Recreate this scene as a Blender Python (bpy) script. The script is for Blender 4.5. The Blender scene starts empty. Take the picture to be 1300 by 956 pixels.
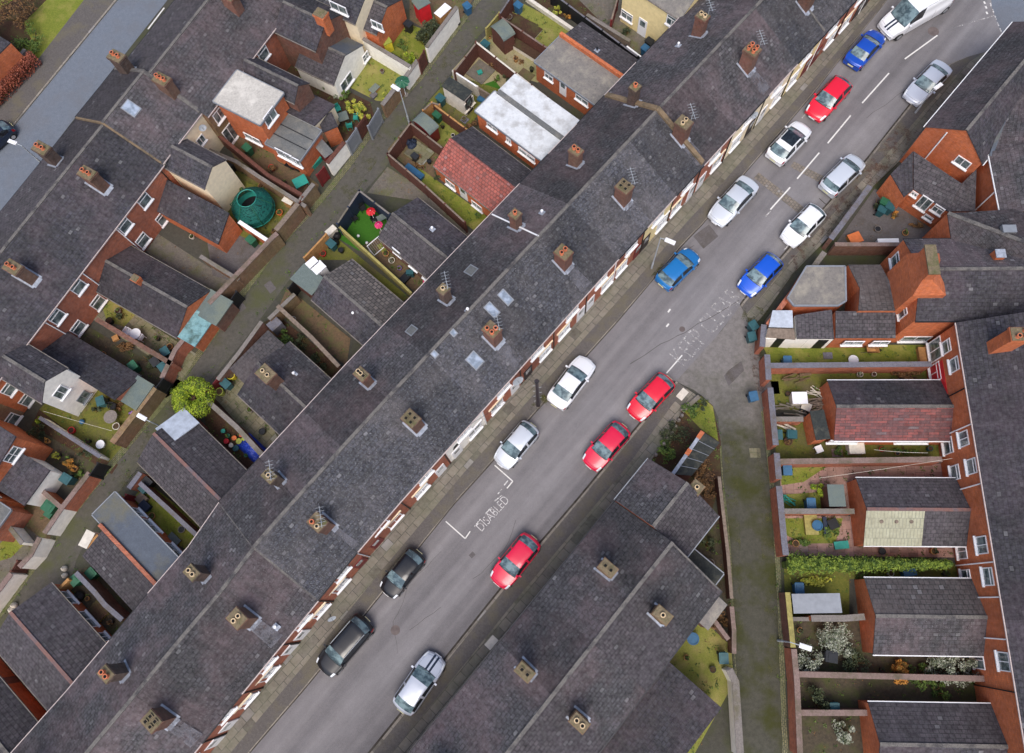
import bpy, math, random
from mathutils import Vector, Matrix
random.seed(7)
C = bpy.context.scene.collection
rad = math.radians
# ------------------------------------------------------------------ camera model
CX, CY, FP, CH = 650.0, 433.0, 1040.0, 58.0
_d = Vector((700-CX, -(768-CY), -FP)).normalized()
UP = -_d
XA = (Vector((1,0,0)) - UP*UP.x).normalized()
YA = UP.cross(XA)
RM = Matrix((XA, YA, UP))            # world = RM @ cam
def P(px, py, z=0.0):
    "point of the photograph's pixel at height z"
    r = RM @ Vector((px-CX, -(py-CY), -FP))
    t = (z-CH)/r.z
    return Vector((r.x*t, r.y*t, z))
class Fr:
    "a street frame: s runs along the row, n across it"
    def __init__(f, ox, oy, a):
        a = rad(a); f.o = Vector((ox,oy,0)); f.v = Vector((math.cos(a),math.sin(a),0)); f.n = Vector((-f.v.y,f.v.x,0)); f.a = a
    def loc(f, px, py, z):
        d = P(px,py,z)-f.o
        return d.dot(f.v), d.dot(f.n)
    def W(f, s, n, z=0.0):
        q = f.o+f.v*s+f.n*n
        return Vector((q.x,q.y,z))
    def on_n(f, px, py, n0):
        lo, hi = 0.0, 10.0
        a = f.loc(px,py,lo)[1]-n0
        for _ in range(30):
            m = (lo+hi)/2; b = f.loc(px,py,m)[1]-n0
            if (b > 0) == (a > 0): lo = m
            else: hi = m
        return f.loc(px,py,lo)[0], lo
    def on_s(f, px, py, s0):
        lo, hi = 0.0, 10.0
        a = f.loc(px,py,lo)[0]-s0
        for _ in range(30):
            m = (lo+hi)/2; b = f.loc(px,py,m)[0]-s0
            if (b > 0) == (a > 0): lo = m
            else: hi = m
        return f.loc(px,py,lo)[1], lo
FM = Fr(3.7, 21.6, 48.66)
FL = Fr(-33.41, 23.46, 60.35)
FB = Fr(-.47, .86, 49.18)
FR = Fr(27.08, 5.55, 89.39)
def interp(k, x):
    if x <= k[0][0]: return k[0][1]
    for (a,b),(c,d) in zip(k, k[1:]):
        if x <= c: return b+(d-b)*(x-a)/(c-a)
    return k[-1][1]
# ------------------------------------------------------------------ materials
def lin(c):
    return tuple(((v/255.0+.055)/1.055)**2.4 if v/255.0 > .04045 else v/255.0/12.92 for v in c)+(1.0,)
class NT:
    def __init__(s, name):
        s.m = bpy.data.materials.new(name); s.m.use_nodes = True
        s.t = s.m.node_tree; s.b = s.t.nodes['Principled BSDF']
    def n(s, typ, **kw):
        o = s.t.nodes.new(typ)
        for k, v in kw.items():
            if k in o.inputs.keys(): o.inputs[k].default_value = v
            else: setattr(o, k, v)
        return o
    def l(s, a, b): s.t.links.new(a, b)
    def noise(s, vec, scale, detail=4, rough=.6):
        o = s.n('ShaderNodeTexNoise', Scale=scale, Detail=detail, Roughness=rough)
        if vec is not None: s.l(vec, o.inputs['Vector'])
        return o.outputs['Fac']
    def ramp(s, fac, a, b):
        o = s.n('ShaderNodeMapRange'); o.inputs[1].default_value = a; o.inputs[2].default_value = b
        s.l(fac, o.inputs[0]); return o.outputs[0]
    def mix(s, fac, a, b, typ='MIX'):
        o = s.n('ShaderNodeMix', data_type='RGBA', blend_type=typ)
        if hasattr(fac, 'links'): s.l(fac, o.inputs[0])
        else: o.inputs[0].default_value = fac
        for i, v in ((6,a),(7,b)):
            if hasattr(v, 'links'): s.l(v, o.inputs[i])
            else: o.inputs[i].default_value = v
        return o.outputs[2]
    def pos(s): return s.n('ShaderNodeNewGeometry').outputs['Position']
    def uv(s, sx=1, sy=1):
        o = s.n('ShaderNodeMapping'); o.inputs['Scale'].default_value = (sx,sy,1)
        s.l(s.n('ShaderNodeUVMap').outputs[0], o.inputs[0]); return o.outputs[0]
    def bump(s, h, strength, dist=.02):
        o = s.n('ShaderNodeBump'); o.inputs['Strength'].default_value = strength; o.inputs['Distance'].default_value = dist
        s.l(h, o.inputs['Height']); s.l(o.outputs[0], s.b.inputs['Normal'])
    def fin(s, col, rough=.8, metal=0, spec=.3):
        if hasattr(col, 'links'): s.l(col, s.b.inputs['Base Color'])
        else: s.b.inputs['Base Color'].default_value = col
        s.b.inputs['Roughness'].default_value = rough; s.b.inputs['Metallic'].default_value = metal
        s.b.inputs['Specular IOR Level'].default_value = spec
        return s.m
def m_plain(name, c, rough=.6, metal=0, spec=.4, var=.18, scale=3.0):
    t = NT(name); c = lin(c)
    d = tuple(v*(1-var) for v in c[:3])+(1,); e = tuple(min(1,v*(1+var)) for v in c[:3])+(1,)
    f = t.ramp(t.noise(t.pos(), scale, 5), .35, .65)
    return t.fin(t.mix(f, d, e), rough, metal, spec)
def m_ground(name, c1, c2, c3, s1=.35, s2=6, speck=None, bump=.3, rough=.9):
    "two-scale mottled surface; c3 shows in patches (moss, dirt)"
    t = NT(name); p = t.pos()
    a = t.ramp(t.noise(p, s2, 6, .7), .3, .7)
    col = t.mix(a, lin(c1), lin(c2))
    b = t.ramp(t.noise(p, s1, 6, .65), .48, .66)
    col = t.mix(b, col, lin(c3))
    g = t.noise(p, 28, 3, .7)
    col = t.mix(t.ramp(g, .3, .75), col, t.mix(.5, col, (.0,.0,.0,1)), 'MIX') if speck is None else t.mix(t.ramp(g, .6, .72), col, lin(speck))
    t.bump(t.noise(p, 14, 5, .7), bump)
    return t.fin(col, rough)
def m_tiles(name, c1, c2, mortar, bw, bh, ms=.012, blotch=None, speck=None, sp=(.60,.70), rough=.8, off=.5, bump=.5, rnd=.18, streak=.35, bs=.3, spec=.3):
    t = NT(name); p = t.pos(); u = t.uv()
    br = t.n('ShaderNodeTexBrick'); br.offset = off; t.l(u, br.inputs['Vector'])
    br.inputs['Scale'].default_value = 1; br.inputs['Mortar Size'].default_value = ms; br.inputs['Mortar Smooth'].default_value = .3
    br.inputs['Brick Width'].default_value = bw; br.inputs['Row Height'].default_value = bh; br.inputs['Bias'].default_value = 0
    br.inputs['Color1'].default_value = lin(c1); br.inputs['Color2'].default_value = lin(c2); br.inputs['Mortar'].default_value = lin(mortar)
    col = br.outputs['Color']
    if bh >= .2 and c1 != (178,178,150):
        b2 = t.n('ShaderNodeTexBrick'); b2.offset = off; t.l(u, b2.inputs['Vector']); b2.inputs['Scale'].default_value = 1; b2.inputs['Mortar Size'].default_value = ms
        b2.inputs['Brick Width'].default_value = bw; b2.inputs['Row Height'].default_value = bh; b2.inputs['Bias'].default_value = 0
        b2.inputs['Color1'].default_value = (0,0,0,1); b2.inputs['Color2'].default_value = (1,1,1,1); b2.inputs['Mortar'].default_value = (.5,.5,.5,1)
        col = t.mix(t.ramp(b2.outputs['Color'], .975, .985), col, t.mix(.28, col, (.5,.5,.52,1)))
        col = t.mix(t.ramp(b2.outputs['Color'], .055, .045), col, t.mix(.55, col, (0,0,0,1)))
    if blotch:
        col = t.mix(t.ramp(t.noise(p, bs, 5, .6), .42, .62), col, t.mix(.6, col, lin(blotch)))
    if streak:
        col = t.mix(t.ramp(t.noise(t.uv(3.2,.35), 1, 5, .6), .3, .7), t.mix(streak, col, (0,0,0,1)), col)
    col = t.mix(t.ramp(t.noise(p, 1.1, 5, .65), .36, .6), t.mix(.34 if streak > .35 else .12, col, (0,0,0,1)), col)
    f = t.ramp(t.noise(p, 4, 5, .7), .25, .75)
    col = t.mix(f, t.mix(.22, col, (0,0,0,1)), t.mix(.06, col, (1,1,1,1)))
    if speck:
        col = t.mix(t.ramp(t.noise(p, 17, 4, .8), *sp), col, lin(speck))
    oi = t.n('ShaderNodeObjectInfo'); hs = t.n('ShaderNodeHueSaturation'); mr = t.n('ShaderNodeMapRange')
    mr.inputs[3].default_value = 1-rnd; mr.inputs[4].default_value = 1+rnd
    t.l(oi.outputs['Random'], mr.inputs[0]); t.l(mr.outputs[0], hs.inputs['Value']); t.l(col, hs.inputs['Color'])
    t.bump(br.outputs['Fac'], -bump if False else bump, .012)
    for nd in t.t.nodes:
        if nd.type == 'BUMP': nd.invert = True
    return t.fin(hs.outputs[0], rough, 0, spec)
M = {}
M['slate'] = m_tiles('slate', (80,77,84), (55,53,59), (28,27,31), .34, .26, .03, blotch=(108,88,92), speck=(176,176,178), sp=(.61,.72), streak=.5, rnd=.24, spec=.2)
M['slate_speckled'] = m_tiles('slate_speckled', (70,72,84), (46,48,60), (24,24,31), .34, .26, .03, blotch=(94,88,90), speck=(190,190,192), sp=(.585,.71), streak=.5, rnd=.2, spec=.2)
M['slate_right'] = m_tiles('slate_right', (60,56,68), (42,39,50), (24,22,29), .34, .26, .03, blotch=(70,56,66), speck=(128,124,134), sp=(.65,.76), streak=.4, rnd=.15, spec=.2)
M['slate_dark'] = m_tiles('slate_dark', (60,58,71), (42,41,52), (24,23,30), .34, .26, .03, blotch=(84,68,76), speck=(150,150,152), sp=(.64,.75), streak=.5, rnd=.2, spec=.2)
M['slate_plum'] = m_tiles('slate_plum', (88,80,86), (66,60,67), (40,36,41), .34, .26, .03, blotch=(66,60,68), speck=(164,156,152), sp=(.66,.77), streak=.45, rnd=.2, spec=.2)
M['tile_brown'] = m_tiles('tile_brown', (88,80,80), (74,67,68), (40,36,38), .33, .34, .03, blotch=(96,84,82), speck=(150,140,132), sp=(.68,.8))
M['tile_cement'] = m_tiles('tile_cement', (150,138,130), (98,90,86), (52,46,44), .36, .32, .045, blotch=(104,98,96), speck=(150,146,140), sp=(.62,.75))
M['tile_red'] = m_tiles('tile_red', (194,100,84), (166,80,66), (110,54,48), .30, .26, .03, blotch=(140,80,72), speck=(104,70,66), sp=(.60,.70), streak=.35)
M['tile_red_worn'] = m_tiles('tile_red_worn', (172,86,78), (104,68,68), (78,48,48), .7, .2, .02, blotch=(112,70,72), speck=(86,70,78), sp=(.54,.64), streak=.25, bs=.8)
M['ridge'] = m_ground('ridge_tile', (120,116,111), (86,83,82), (66,64,66), 1.5, 9, speck=(170,168,160))
M['ridge_pink'] = m_ground('ridge_tile_pink', (150,112,104), (122,94,90), (112,104,110), 1.2, 5)
M['brick'] = m_tiles('brick_red', (218,114,72), (172,84,56), (150,114,90), .23, .075, .012, blotch=(142,82,60), streak=.2, rnd=.1, bump=.3)
M['brick_orange'] = m_tiles('brick_orange', (242,126,60), (206,100,48), (166,110,72), .23, .075, .010, blotch=(176,90,48), streak=.2, rnd=.08, bump=.3)
M['brick_dark'] = m_tiles('brick_dark', (156,88,66), (118,66,54), (120,98,82), .23, .075, .012, blotch=(104,84,64), speck=(150,140,110), sp=(.66,.74), rnd=.12)
M['brick_sooty'] = m_tiles('brick_sooty', (120,78,62), (84,58,50), (96,84,72), .23, .075, .014, blotch=(74,62,52), speck=(140,128,100), sp=(.64,.74), rnd=.15)
M['brick_old'] = m_tiles('brick_old', (158,104,70), (126,84,60), (128,112,84), .23, .075, .012, blotch=(134,118,74), speck=(176,158,108), sp=(.60,.7), rnd=.12)
M['brick_engine'] = m_tiles('brick_maroon', (128,66,62), (100,52,50), (80,50,48), .23, .075, .010, rnd=.1)
M['moss_brick'] = m_tiles('verge_brick', (132,124,84), (110,104,70), (62,66,36), .22, .12, .03, blotch=(104,110,50), speck=(150,148,100), sp=(.6,.7))
M['cream'] = m_plain('cream_render', (240,224,192), .8, var=.07)
M['yellow_cream'] = m_plain('yellow_render', (232,212,158), .8, var=.07)
M['white_render'] = m_plain('white_render', (240,236,226), .8, var=.08)
M['white'] = m_plain('white_upvc', (232,232,234), .35, var=.03)
M['offwhite'] = m_plain('offwhite_board', (205,198,185), .7, var=.12)
M['coping'] = m_ground('coping_stone', (150,142,136), (120,114,110), (116,110,92), .8, 8)
M['coping_pink'] = m_ground('coping_pink', (156,134,126), (126,106,100), (110,100,84), .8, 8)
M['coping_blue'] = m_ground('coping_blue', (134,134,144), (104,102,112), (110,102,96), .8, 8)
M['felt'] = m_ground('roof_felt_grey', (122,124,124), (104,106,106), (140,138,132), .7, 5, bump=.1)
M['felt_white'] = m_ground('roof_membrane_white', (214,217,220), (192,196,200), (168,168,168), .8, 3, speck=(120,120,120), bump=.05)
M['felt_dirty'] = m_ground('roof_felt_dirty', (196,192,184), (158,154,148), (206,202,194), .7, 7, speck=(110,106,100), bump=.1)
M['felt_worn'] = m_ground('roof_felt_worn', (148,142,136), (118,116,114), (164,158,146), .8, 4, bump=.1)
M['felt_green'] = m_ground('felt_green', (118,130,126), (104,116,114), (124,132,120), .6, 4, bump=.1)
M['sheet_blue'] = m_ground('sheet_roof_bluegrey', (98,106,118), (86,94,106), (112,110,96), .35, 3, bump=.1, rough=.6)
M['sheet_white'] = m_plain('sheet_roof_pale', (176,184,196), .5, var=.2, scale=2)
M['sheet_cyan'] = m_ground('sheet_roof_cyan', (148,190,194), (116,158,164), (84,110,106), 1.2, 4)
M['sheet_dark'] = m_ground('sheet_roof_dark', (64,68,66), (46,50,50), (84,84,76), 2, 6)
M['polycarb'] = m_tiles('polycarbonate', (178,178,150), (170,170,142), (140,142,122), .22, .7, .03, blotch=(158,154,128), rough=.35, streak=.1, rnd=0)
M['grey_metal'] = m_plain('grey_metal', (140,144,150), .45, .3, var=.08)
M['flash'] = m_plain('lead_flashing', (146,152,164), .55, var=.25, scale=5)
M['pot'] = m_plain('terracotta_pot', (196,112,78), .8)
M['pot_cream'] = m_plain('cream_pot', (200,176,140), .8)
M['cap'] = m_ground('mortar_cap', (150,134,106), (104,94,78), (104,102,70), 2, 9)
M['soot'] = m_plain('soot_black', (16,15,15), .95)  # flat black painted for the shade down the chimney flues
M['black'] = m_plain('black_plastic', (26,27,30), .5)
M['dkmetal'] = m_plain('dark_metal', (48,48,52), .5, .2)
def m_glass(name, a, b):
    t = NT(name); f = t.ramp(t.noise(t.pos(), 2.2, 2), .4, .6)
    return t.fin(t.mix(f, lin(a), lin(b)), .12, 0, .6)
M['glass_pale'] = m_glass('curtained_glass', (112,118,120), (206,208,208))
M['glass'] = m_glass('window_glass', (62,74,78), (118,130,130))
M['carglass'] = m_glass('car_glass', (66,84,92), (116,138,144))  # lighter teal in the colour stands in for sky reflected by the windscreens
M['carglass_dark'] = m_glass('car_glass_dark', (24,28,34), (40,48,54))
M['road'] = None
t = NT('asphalt'); p = t.pos(); u = t.uv(1,.035)
a = t.ramp(t.noise(u, 1.15, 5, .6), .35, .65)
col = t.mix(a, lin((106,102,105)), lin((126,122,124)))
col = t.mix(t.ramp(t.noise(t.uv(.45,.012), 1.0, 3, .5), .4, .6), t.mix(.16, col, (0,0,0,1)), t.mix(.05, col, (1,1,1,1)))
col = t.mix(t.ramp(t.noise(p, .8, 6, .7), .35, .7), t.mix(.18, col, (0,0,0,1)), col)
col = t.mix(t.ramp(t.noise(p, 40, 2, .8), .35, .75), t.mix(.12, col, (0,0,0,1)), t.mix(.08, col, (1,1,1,1)))
col = t.mix(t.ramp(t.noise(p, 1.6, 8, .8), .66, .72), col, t.mix(.35, col, lin((60,56,50))))
t.bump(t.noise(p, 30, 4, .8), .25); M['road'] = t.fin(col, .85)
M['road_blue'] = m_ground('asphalt_bluish', (124,132,144), (112,120,132), (118,122,130), .3, 3, bump=.15)
M['asphalt_patch'] = m_ground('asphalt_patch', (114,109,109), (98,93,93), (92,86,80), .7, 6)
M['pave_dark'] = m_ground('footway_asphalt', (112,107,104), (92,88,86), (112,106,92), .6, 7, bump=.2)
M['slab'] = m_tiles('paving_flags', (132,124,110), (106,99,90), (58,56,46), .75, .6, .02, blotch=(98,98,76), speck=(140,134,120), sp=(.68,.76), rnd=.02, bs=.5, streak=0)
M['kerb'] = m_tiles('kerb_stone', (146,138,126), (126,118,108), (80,74,68), .9, .5, .02, rnd=0, streak=0)
M['ground'] = m_ground('alley_surface', (86,84,76), (70,69,62), (76,80,50), .22, 3.5, bump=.3)
M['alley'] = m_ground('alley_asphalt', (102,98,91), (82,80,74), (88,90,62), .30, 3, bump=.2)
M['alley2'] = m_ground('back_lane', (88,84,68), (66,64,48), (62,64,30), .22, 3, bump=.2)
t = NT('back_lane'); p = t.pos()
sx = t.n('ShaderNodeSeparateXYZ'); t.l(p, sx.inputs[0])
ad = t.n('ShaderNodeMath', operation='MULTIPLY_ADD'); t.l(t.noise(p, .5, 5, .65), ad.inputs[0]); ad.inputs[1].default_value = 12; t.l(sx.outputs['Y'], ad.inputs[2])
g1 = t.mix(t.ramp(t.noise(p, 3, 6, .7), .3, .7), lin((138,133,130)), lin((110,106,104)))
g2 = t.mix(t.ramp(t.noise(p, 3, 6, .7), .3, .7), lin((88,86,76)), lin((68,67,58)))
g2 = t.mix(t.ramp(t.noise(p, .35, 6, .65), .45, .62), g2, lin((64,66,32)))
g = t.mix(t.ramp(ad.outputs[0], 16.0, 23.0), g2, g1)
g = t.mix(t.ramp(t.noise(p, 28, 3, .7), .3, .75), g, t.mix(.3, g, (0,0,0,1))); t.bump(t.noise(p, 14, 5, .7), .2); M['alley2'] = t.fin(g, .9)
M['gutter_pale'] = m_plain('gutter_pale', (186,172,168), .6, var=.12, scale=4)
M['yard_slab'] = m_tiles('yard_flags', (128,120,96), (110,104,82), (78,78,50), .6, .6, .02, blotch=(104,108,60), rnd=.1, streak=0, bs=.6)
M['yard_grey'] = m_ground('yard_concrete', (128,120,110), (100,95,88), (108,108,74), .6, 4)
M['yard_dark'] = m_ground('yard_dark', (96,86,70), (66,60,50), (80,84,48), .8, 5)
M['yard_brown'] = m_ground('yard_brown', (128,104,80), (96,82,64), (106,106,66), .9, 5)
M['yard_pink'] = m_tiles('pink_paving', (176,134,122), (158,120,108), (120,86,78), .6, .6, .015, rnd=.03, blotch=(150,124,104), streak=0)
M['gravel'] = m_ground('gravel_pale', (176,164,128), (150,140,110), (148,148,96), .5, 12)
M['lawn'] = m_ground('lawn', (136,142,56), (104,118,40), (152,146,76), .8, 9, bump=.6)
M['lawn_yellow'] = m_ground('lawn_yellow', (146,146,72), (120,128,56), (160,148,92), .5, 8, bump=.6)
M['turf'] = m_ground('astro_turf', (66,118,32), (52,102,26), (60,110,28), .8, 12, bump=.2)
M['moss'] = m_ground('mossy_paving', (124,122,54), (96,102,42), (104,96,66), .5, 6)
M['soil'] = m_ground('soil', (92,66,50), (62,46,36), (84,80,48), .9, 10, bump=.8)
M['wood'] = m_plain('fence_wood_dark', (92,56,46), .8, var=.25, scale=6)
M['wood_tan'] = m_plain('fence_wood_tan', (168,124,76), .8, var=.2, scale=5)
M['wood_yellow'] = m_plain('fence_wood_yellow', (150,140,82), .8, var=.2, scale=5)
M['wood_grey'] = m_plain('wood_weathered', (120,106,94), .8, var=.25, scale=5)
M['navy'] = m_plain('navy_fence', (34,44,64), .7, var=.15)
M['door_dark'] = m_plain('door_dark', (48,40,44), .5)
M['door_red'] = m_plain('door_maroon', (110,36,38), .5)
for k, c in dict(bin_green=(36,92,66), bin_teal=(40,84,90), bin_black=(34,36,40), bin_blue=(46,92,126), teal=(44,140,126), red=(196,36,44), pink=(208,56,110), bluetarp=(34,60,160),
                 orange=(204,112,60), yellow=(216,200,60), lime=(150,160,70), lampgrey=(160,166,172), tyre=(24,24,26), rim=(150,152,156), plate=(226,222,170), purple=(150,110,190)).items():
    M[k] = m_plain(k, c, .5, var=.12)
def m_paint(name, c, rough=.28, metal=0):
    t = NT(name); m = t.fin(lin(c), rough, metal, .5); t.b.inputs['Coat Weight'].default_value = .6; t.b.inputs['Coat Roughness'].default_value = .08; return m
for k, c, mt in (('c_white',(226,228,232),0),('c_silver',(202,208,216),.25),('c_silver2',(206,212,220),.25),('c_red',(214,14,62),0),('c_red2',(216,16,48),0),('c_blue',(14,72,176),.1),('c_lblue',(22,110,176),.1),
                 ('c_blue2',(10,84,200),.1),('c_black',(12,14,20),.15),('c_grey',(192,198,210),.25),('c_navy',(22,34,54),.1)):
    M[k] = m_paint('paint_'+k[2:], c, .3, mt)
M['lamp_clear'] = m_plain('headlamp', (214,220,226), .2, var=.02)
M['lamp_red'] = m_plain('taillamp', (150,16,22), .25, var=.02)
def m_leaf(name, c1, c2, c3):
    t = NT(name); g = t.n('ShaderNodeNewGeometry')
    col = t.mix(g.outputs['Random Per Island'], lin(c1), lin(c2))
    col = t.mix(t.ramp(t.noise(t.pos(), 2.5, 3), .45, .62), col, lin(c3))
    return t.fin(col, .7)
M['leaf'] = m_leaf('leaves_green', (70,92,40), (104,124,52), (52,72,34))
M['leaf_hedge'] = m_leaf('leaves_ivy', (76,100,34), (134,150,56), (56,78,28))
M['leaf_bright'] = m_leaf('leaves_yellowgreen', (116,140,34), (168,180,52), (84,108,26))
M['leaf_dark'] = m_leaf('leaves_dark', (52,62,40), (82,88,58), (40,48,32))
M['leaf_grey'] = m_leaf('leaves_greywhite', (112,120,96), (178,180,166), (66,76,50))
M['leaf_brown'] = m_leaf('leaves_brown', (96,72,48), (132,98,60), (64,50,36))
M['leaf_orange'] = m_leaf('leaves_orange', (170,110,50), (196,140,60), (110,90,44))
M['leaf_yellow'] = m_leaf('leaves_yellow', (176,172,50), (206,200,96), (110,124,44))
def m_worn(name, c, under, thr=(.42,.56), scale=7):
    "paint partly worn away to the surface below"
    t = NT(name); f = t.ramp(t.noise(t.pos(), scale, 6, .75), *thr)
    tr = t.n('ShaderNodeBsdfTransparent'); mx = t.n('ShaderNodeMixShader')
    out = t.t.nodes['Material Output']; t.fin(lin(c), .7)
    t.l(f, mx.inputs[0]); t.l(tr.outputs[0], mx.inputs[1]); t.l(t.b.outputs[0], mx.inputs[2]); t.l(mx.outputs[0], out.inputs[0])
    return t.m
M['paint_line'] = m_worn('road_paint', (214,212,208), None, (.30,.42))
M['paint_mid2'] = m_worn('road_paint_mid2', (202,199,198), None, (.37,.51), 6)
M['paint_mid'] = m_worn('road_paint_mid', (206,204,202), None, (.36,.50), 6)
M['paint_worn'] = m_worn('road_paint_worn', (206,204,202), None, (.44,.54), 6)
M['paint_faint'] = m_worn('road_paint_faint', (190,187,185), None, (.495,.62), 4.5)
M['litter'] = m_worn('leaf_litter', (112,82,68), None, (.50,.90), 1.8)
M['mosspatch'] = m_worn('moss_patch', (92,92,52), None, (.50,.80), 1.1)
M['lane_concrete'] = m_ground('lane_concrete', (138,130,122), (112,106,99), (104,98,84), .5, 3, bump=.2)
M['stain'] = m_worn('lime_stain', (120,119,126), None, (.40,.85), 1.6)
# ------------------------------------------------------------------ mesh helpers
class MB:
    def __init__(s): s.v = []; s.f = []
    def poly(s, pts):
        i = len(s.v); s.v += [Vector(p) for p in pts]; s.f.append(tuple(range(i, i+len(pts)))); return s
    def prism(s, pts, z0, z1):
        "pts: ccw ground polygon; z1 may be a list of heights per corner"
        n = len(pts); i = len(s.v)
        a = sum(pts[k].x*pts[(k+1)%n].y-pts[(k+1)%n].x*pts[k].y for k in range(n))
        if not isinstance(z1, (list,tuple)): z1 = [z1]*n
        if not isinstance(z0, (list,tuple)): z0 = [z0]*n
        if a < 0: pts = pts[::-1]; z1 = list(z1)[::-1]; z0 = list(z0)[::-1]
        s.v += [Vector((p.x,p.y,z)) for p, z in zip(pts,z0)]+[Vector((p.x,p.y,z)) for p, z in zip(pts,z1)]
        s.f.append(tuple(i+k for k in reversed(range(n)))); s.f.append(tuple(i+n+k for k in range(n)))
        for k in range(n):
            j = (k+1)%n; s.f.append((i+k,i+j,i+n+j,i+n+k))
        return s
    def box(s, c, ax, ay, hx, hy, z0, z1):
        c = Vector(c); return s.prism([c-ax*hx-ay*hy, c+ax*hx-ay*hy, c+ax*hx+ay*hy, c-ax*hx+ay*hy], z0, z1)
    def bx(s, x0, x1, y0, y1, z0, z1):
        return s.prism([Vector((x0,y0,0)),Vector((x1,y0,0)),Vector((x1,y1,0)),Vector((x0,y1,0))], z0, z1)
    def tube(s, a, b, r0, r1=None, seg=8, cap=True):
        a = Vector(a); b = Vector(b); r1 = r0 if r1 is None else r1
        d = (b-a).normalized(); x = d.orthogonal().normalized(); y = d.cross(x); i = len(s.v)
        for q, r in ((a,r0),(b,r1)):
            for k in range(seg):
                t = 2*math.pi*k/seg; s.v.append(q+(x*math.cos(t)+y*math.sin(t))*r)
        for k in range(seg):
            j = (k+1)%seg; s.f.append((i+k,i+j,i+seg+j,i+seg+k))
        if cap: s.f.append(tuple(i+k for k in reversed(range(seg)))); s.f.append(tuple(i+seg+k for k in range(seg)))
        return s
    def lathe(s, c, prof, seg=14, cap=True):
        c = Vector(c); i = len(s.v)
        for r, z in prof:
            for k in range(seg):
                t = 2*math.pi*k/seg; s.v.append(c+Vector((r*math.cos(t), r*math.sin(t), z)))
        for q in range(len(prof)-1):
            for k in range(seg):
                j = (k+1)%seg; a = i+q*seg; s.f.append((a+k,a+j,a+seg+j,a+seg+k))
        if cap:
            s.f.append(tuple(i+k for k in reversed(range(seg)))); q = i+(len(prof)-1)*seg; s.f.append(tuple(q+k for k in range(seg)))
        return s
    def slab(s, pts, th):
        "thick sheet from a (sloping) polygon, thickness measured down"
        n = len(pts); i = len(s.v)
        nz = (pts[1]-pts[0]).cross(pts[2]-pts[0]).z
        if nz < 0: pts = pts[::-1]
        s.v += [Vector(p) for p in pts]+[Vector((p.x,p.y,p.z-th)) for p in pts]
        s.f.append(tuple(i+k for k in range(n))); s.f.append(tuple(i+n+k for k in reversed(range(n))))
        for k in range(n):
            j = (k+1)%n; s.f.append((i+k,i+n+k,i+n+j,i+j))
        return s
    def mesh(s, name, mat, org=Vector((0,0,0)), uvdir=None, smooth=False):
        me = bpy.data.meshes.new(name); me.from_pydata([tuple(v-org) for v in s.v], [], s.f); me.validate()
        if mat: me.materials.append(mat)
        uv = me.uv_layers.new(name='UVMap')
        for pl in me.polygons:
            n = pl.normal
            if abs(n.z) > .97:
                t = (uvdir or Vector((1,0,0))).copy(); t.z = 0; t.normalize()
            else: t = Vector((-n.y,n.x,0)).normalized()
            b = n.cross(t)
            for li in pl.loop_indices:
                q = me.vertices[me.loops[li].vertex_index].co+org
                uv.data[li].uv = (q.dot(t), q.dot(b))
            pl.use_smooth = smooth
        return me
def link(name, me, parent=None, loc=None, rz=0):
    o = bpy.data.objects.new(name, me); C.objects.link(o)
    if parent is not None: o.parent = parent
    if loc is not None: o.location = loc
    o.rotation_euler.z = rz
    return o
def org(parent):
    return Vector(parent.location) if parent is not None else Vector((0,0,0))
def part(name, mb, mat, parent, uvdir=None, smooth=False, top=None):
    "mesh in world coordinates as a child; top = the thing's empty when parent is itself a part"
    o0 = Vector((top or parent).location)
    return link(name, mb.mesh(name, M[mat] if isinstance(mat,str) else mat, o0, uvdir, smooth), parent)
def tag(o, label, cat, group=None, kind=None):
    if label: o['label'] = label
    if cat: o['category'] = cat
    if group: o['group'] = group
    if kind: o['kind'] = kind
    return o
def thing(name, label, cat, loc, group=None, rz=0):
    o = bpy.data.objects.new(name, None); C.objects.link(o); o.location = loc; o.rotation_euler.z = rz
    o.empty_display_size = .3
    return tag(o, label, cat, group)
def solo(name, mb, mat, label, cat, group=None, uvdir=None, smooth=False, loc=None):
    "a thing that is one mesh"
    if loc is None:
        c = sum(mb.v, Vector())/len(mb.v); loc = Vector((c.x,c.y,min(v.z for v in mb.v)))
    o = link(name, mb.mesh(name, M[mat] if isinstance(mat,str) else mat, loc, uvdir, smooth), None, loc)
    return tag(o, label, cat, group)
def struct(name, mb, mat, uvdir=None, kind='structure'):
    o = link(name, mb.mesh(name, M[mat], Vector((0,0,0)), uvdir)); o['kind'] = kind; return o
def sheet(name, pts, mat, z=.004, uvdir=None, top=0.0):
    mb = MB(); mb.prism([P(*q) for q in pts], -.3, z) if top == 0 else mb.prism([P(*q) for q in pts], -.3, top)
    return struct(name, mb, mat, uvdir)
def ribbon(pts, w):
    "polyline offset to a strip polygon list of quads"
    n = len(pts); L = []; Rr = []
    for i in range(n):
        d = Vector((0,0,0))
        if i > 0: d += (pts[i]-pts[i-1]).normalized()
        if i < n-1: d += (pts[i+1]-pts[i]).normalized()
        d.z = 0; d.normalize(); q = Vector((-d.y,d.x,0))
        k = 1.0
        if 0 < i < n-1:
            e = (pts[i]-pts[i-1]).normalized(); k = 1/max(.5, abs(q.dot(Vector((-e.y,e.x,0)))))
        L.append(pts[i]+q*w/2*k); Rr.append(pts[i]-q*w/2*k)
    return L, Rr
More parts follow.
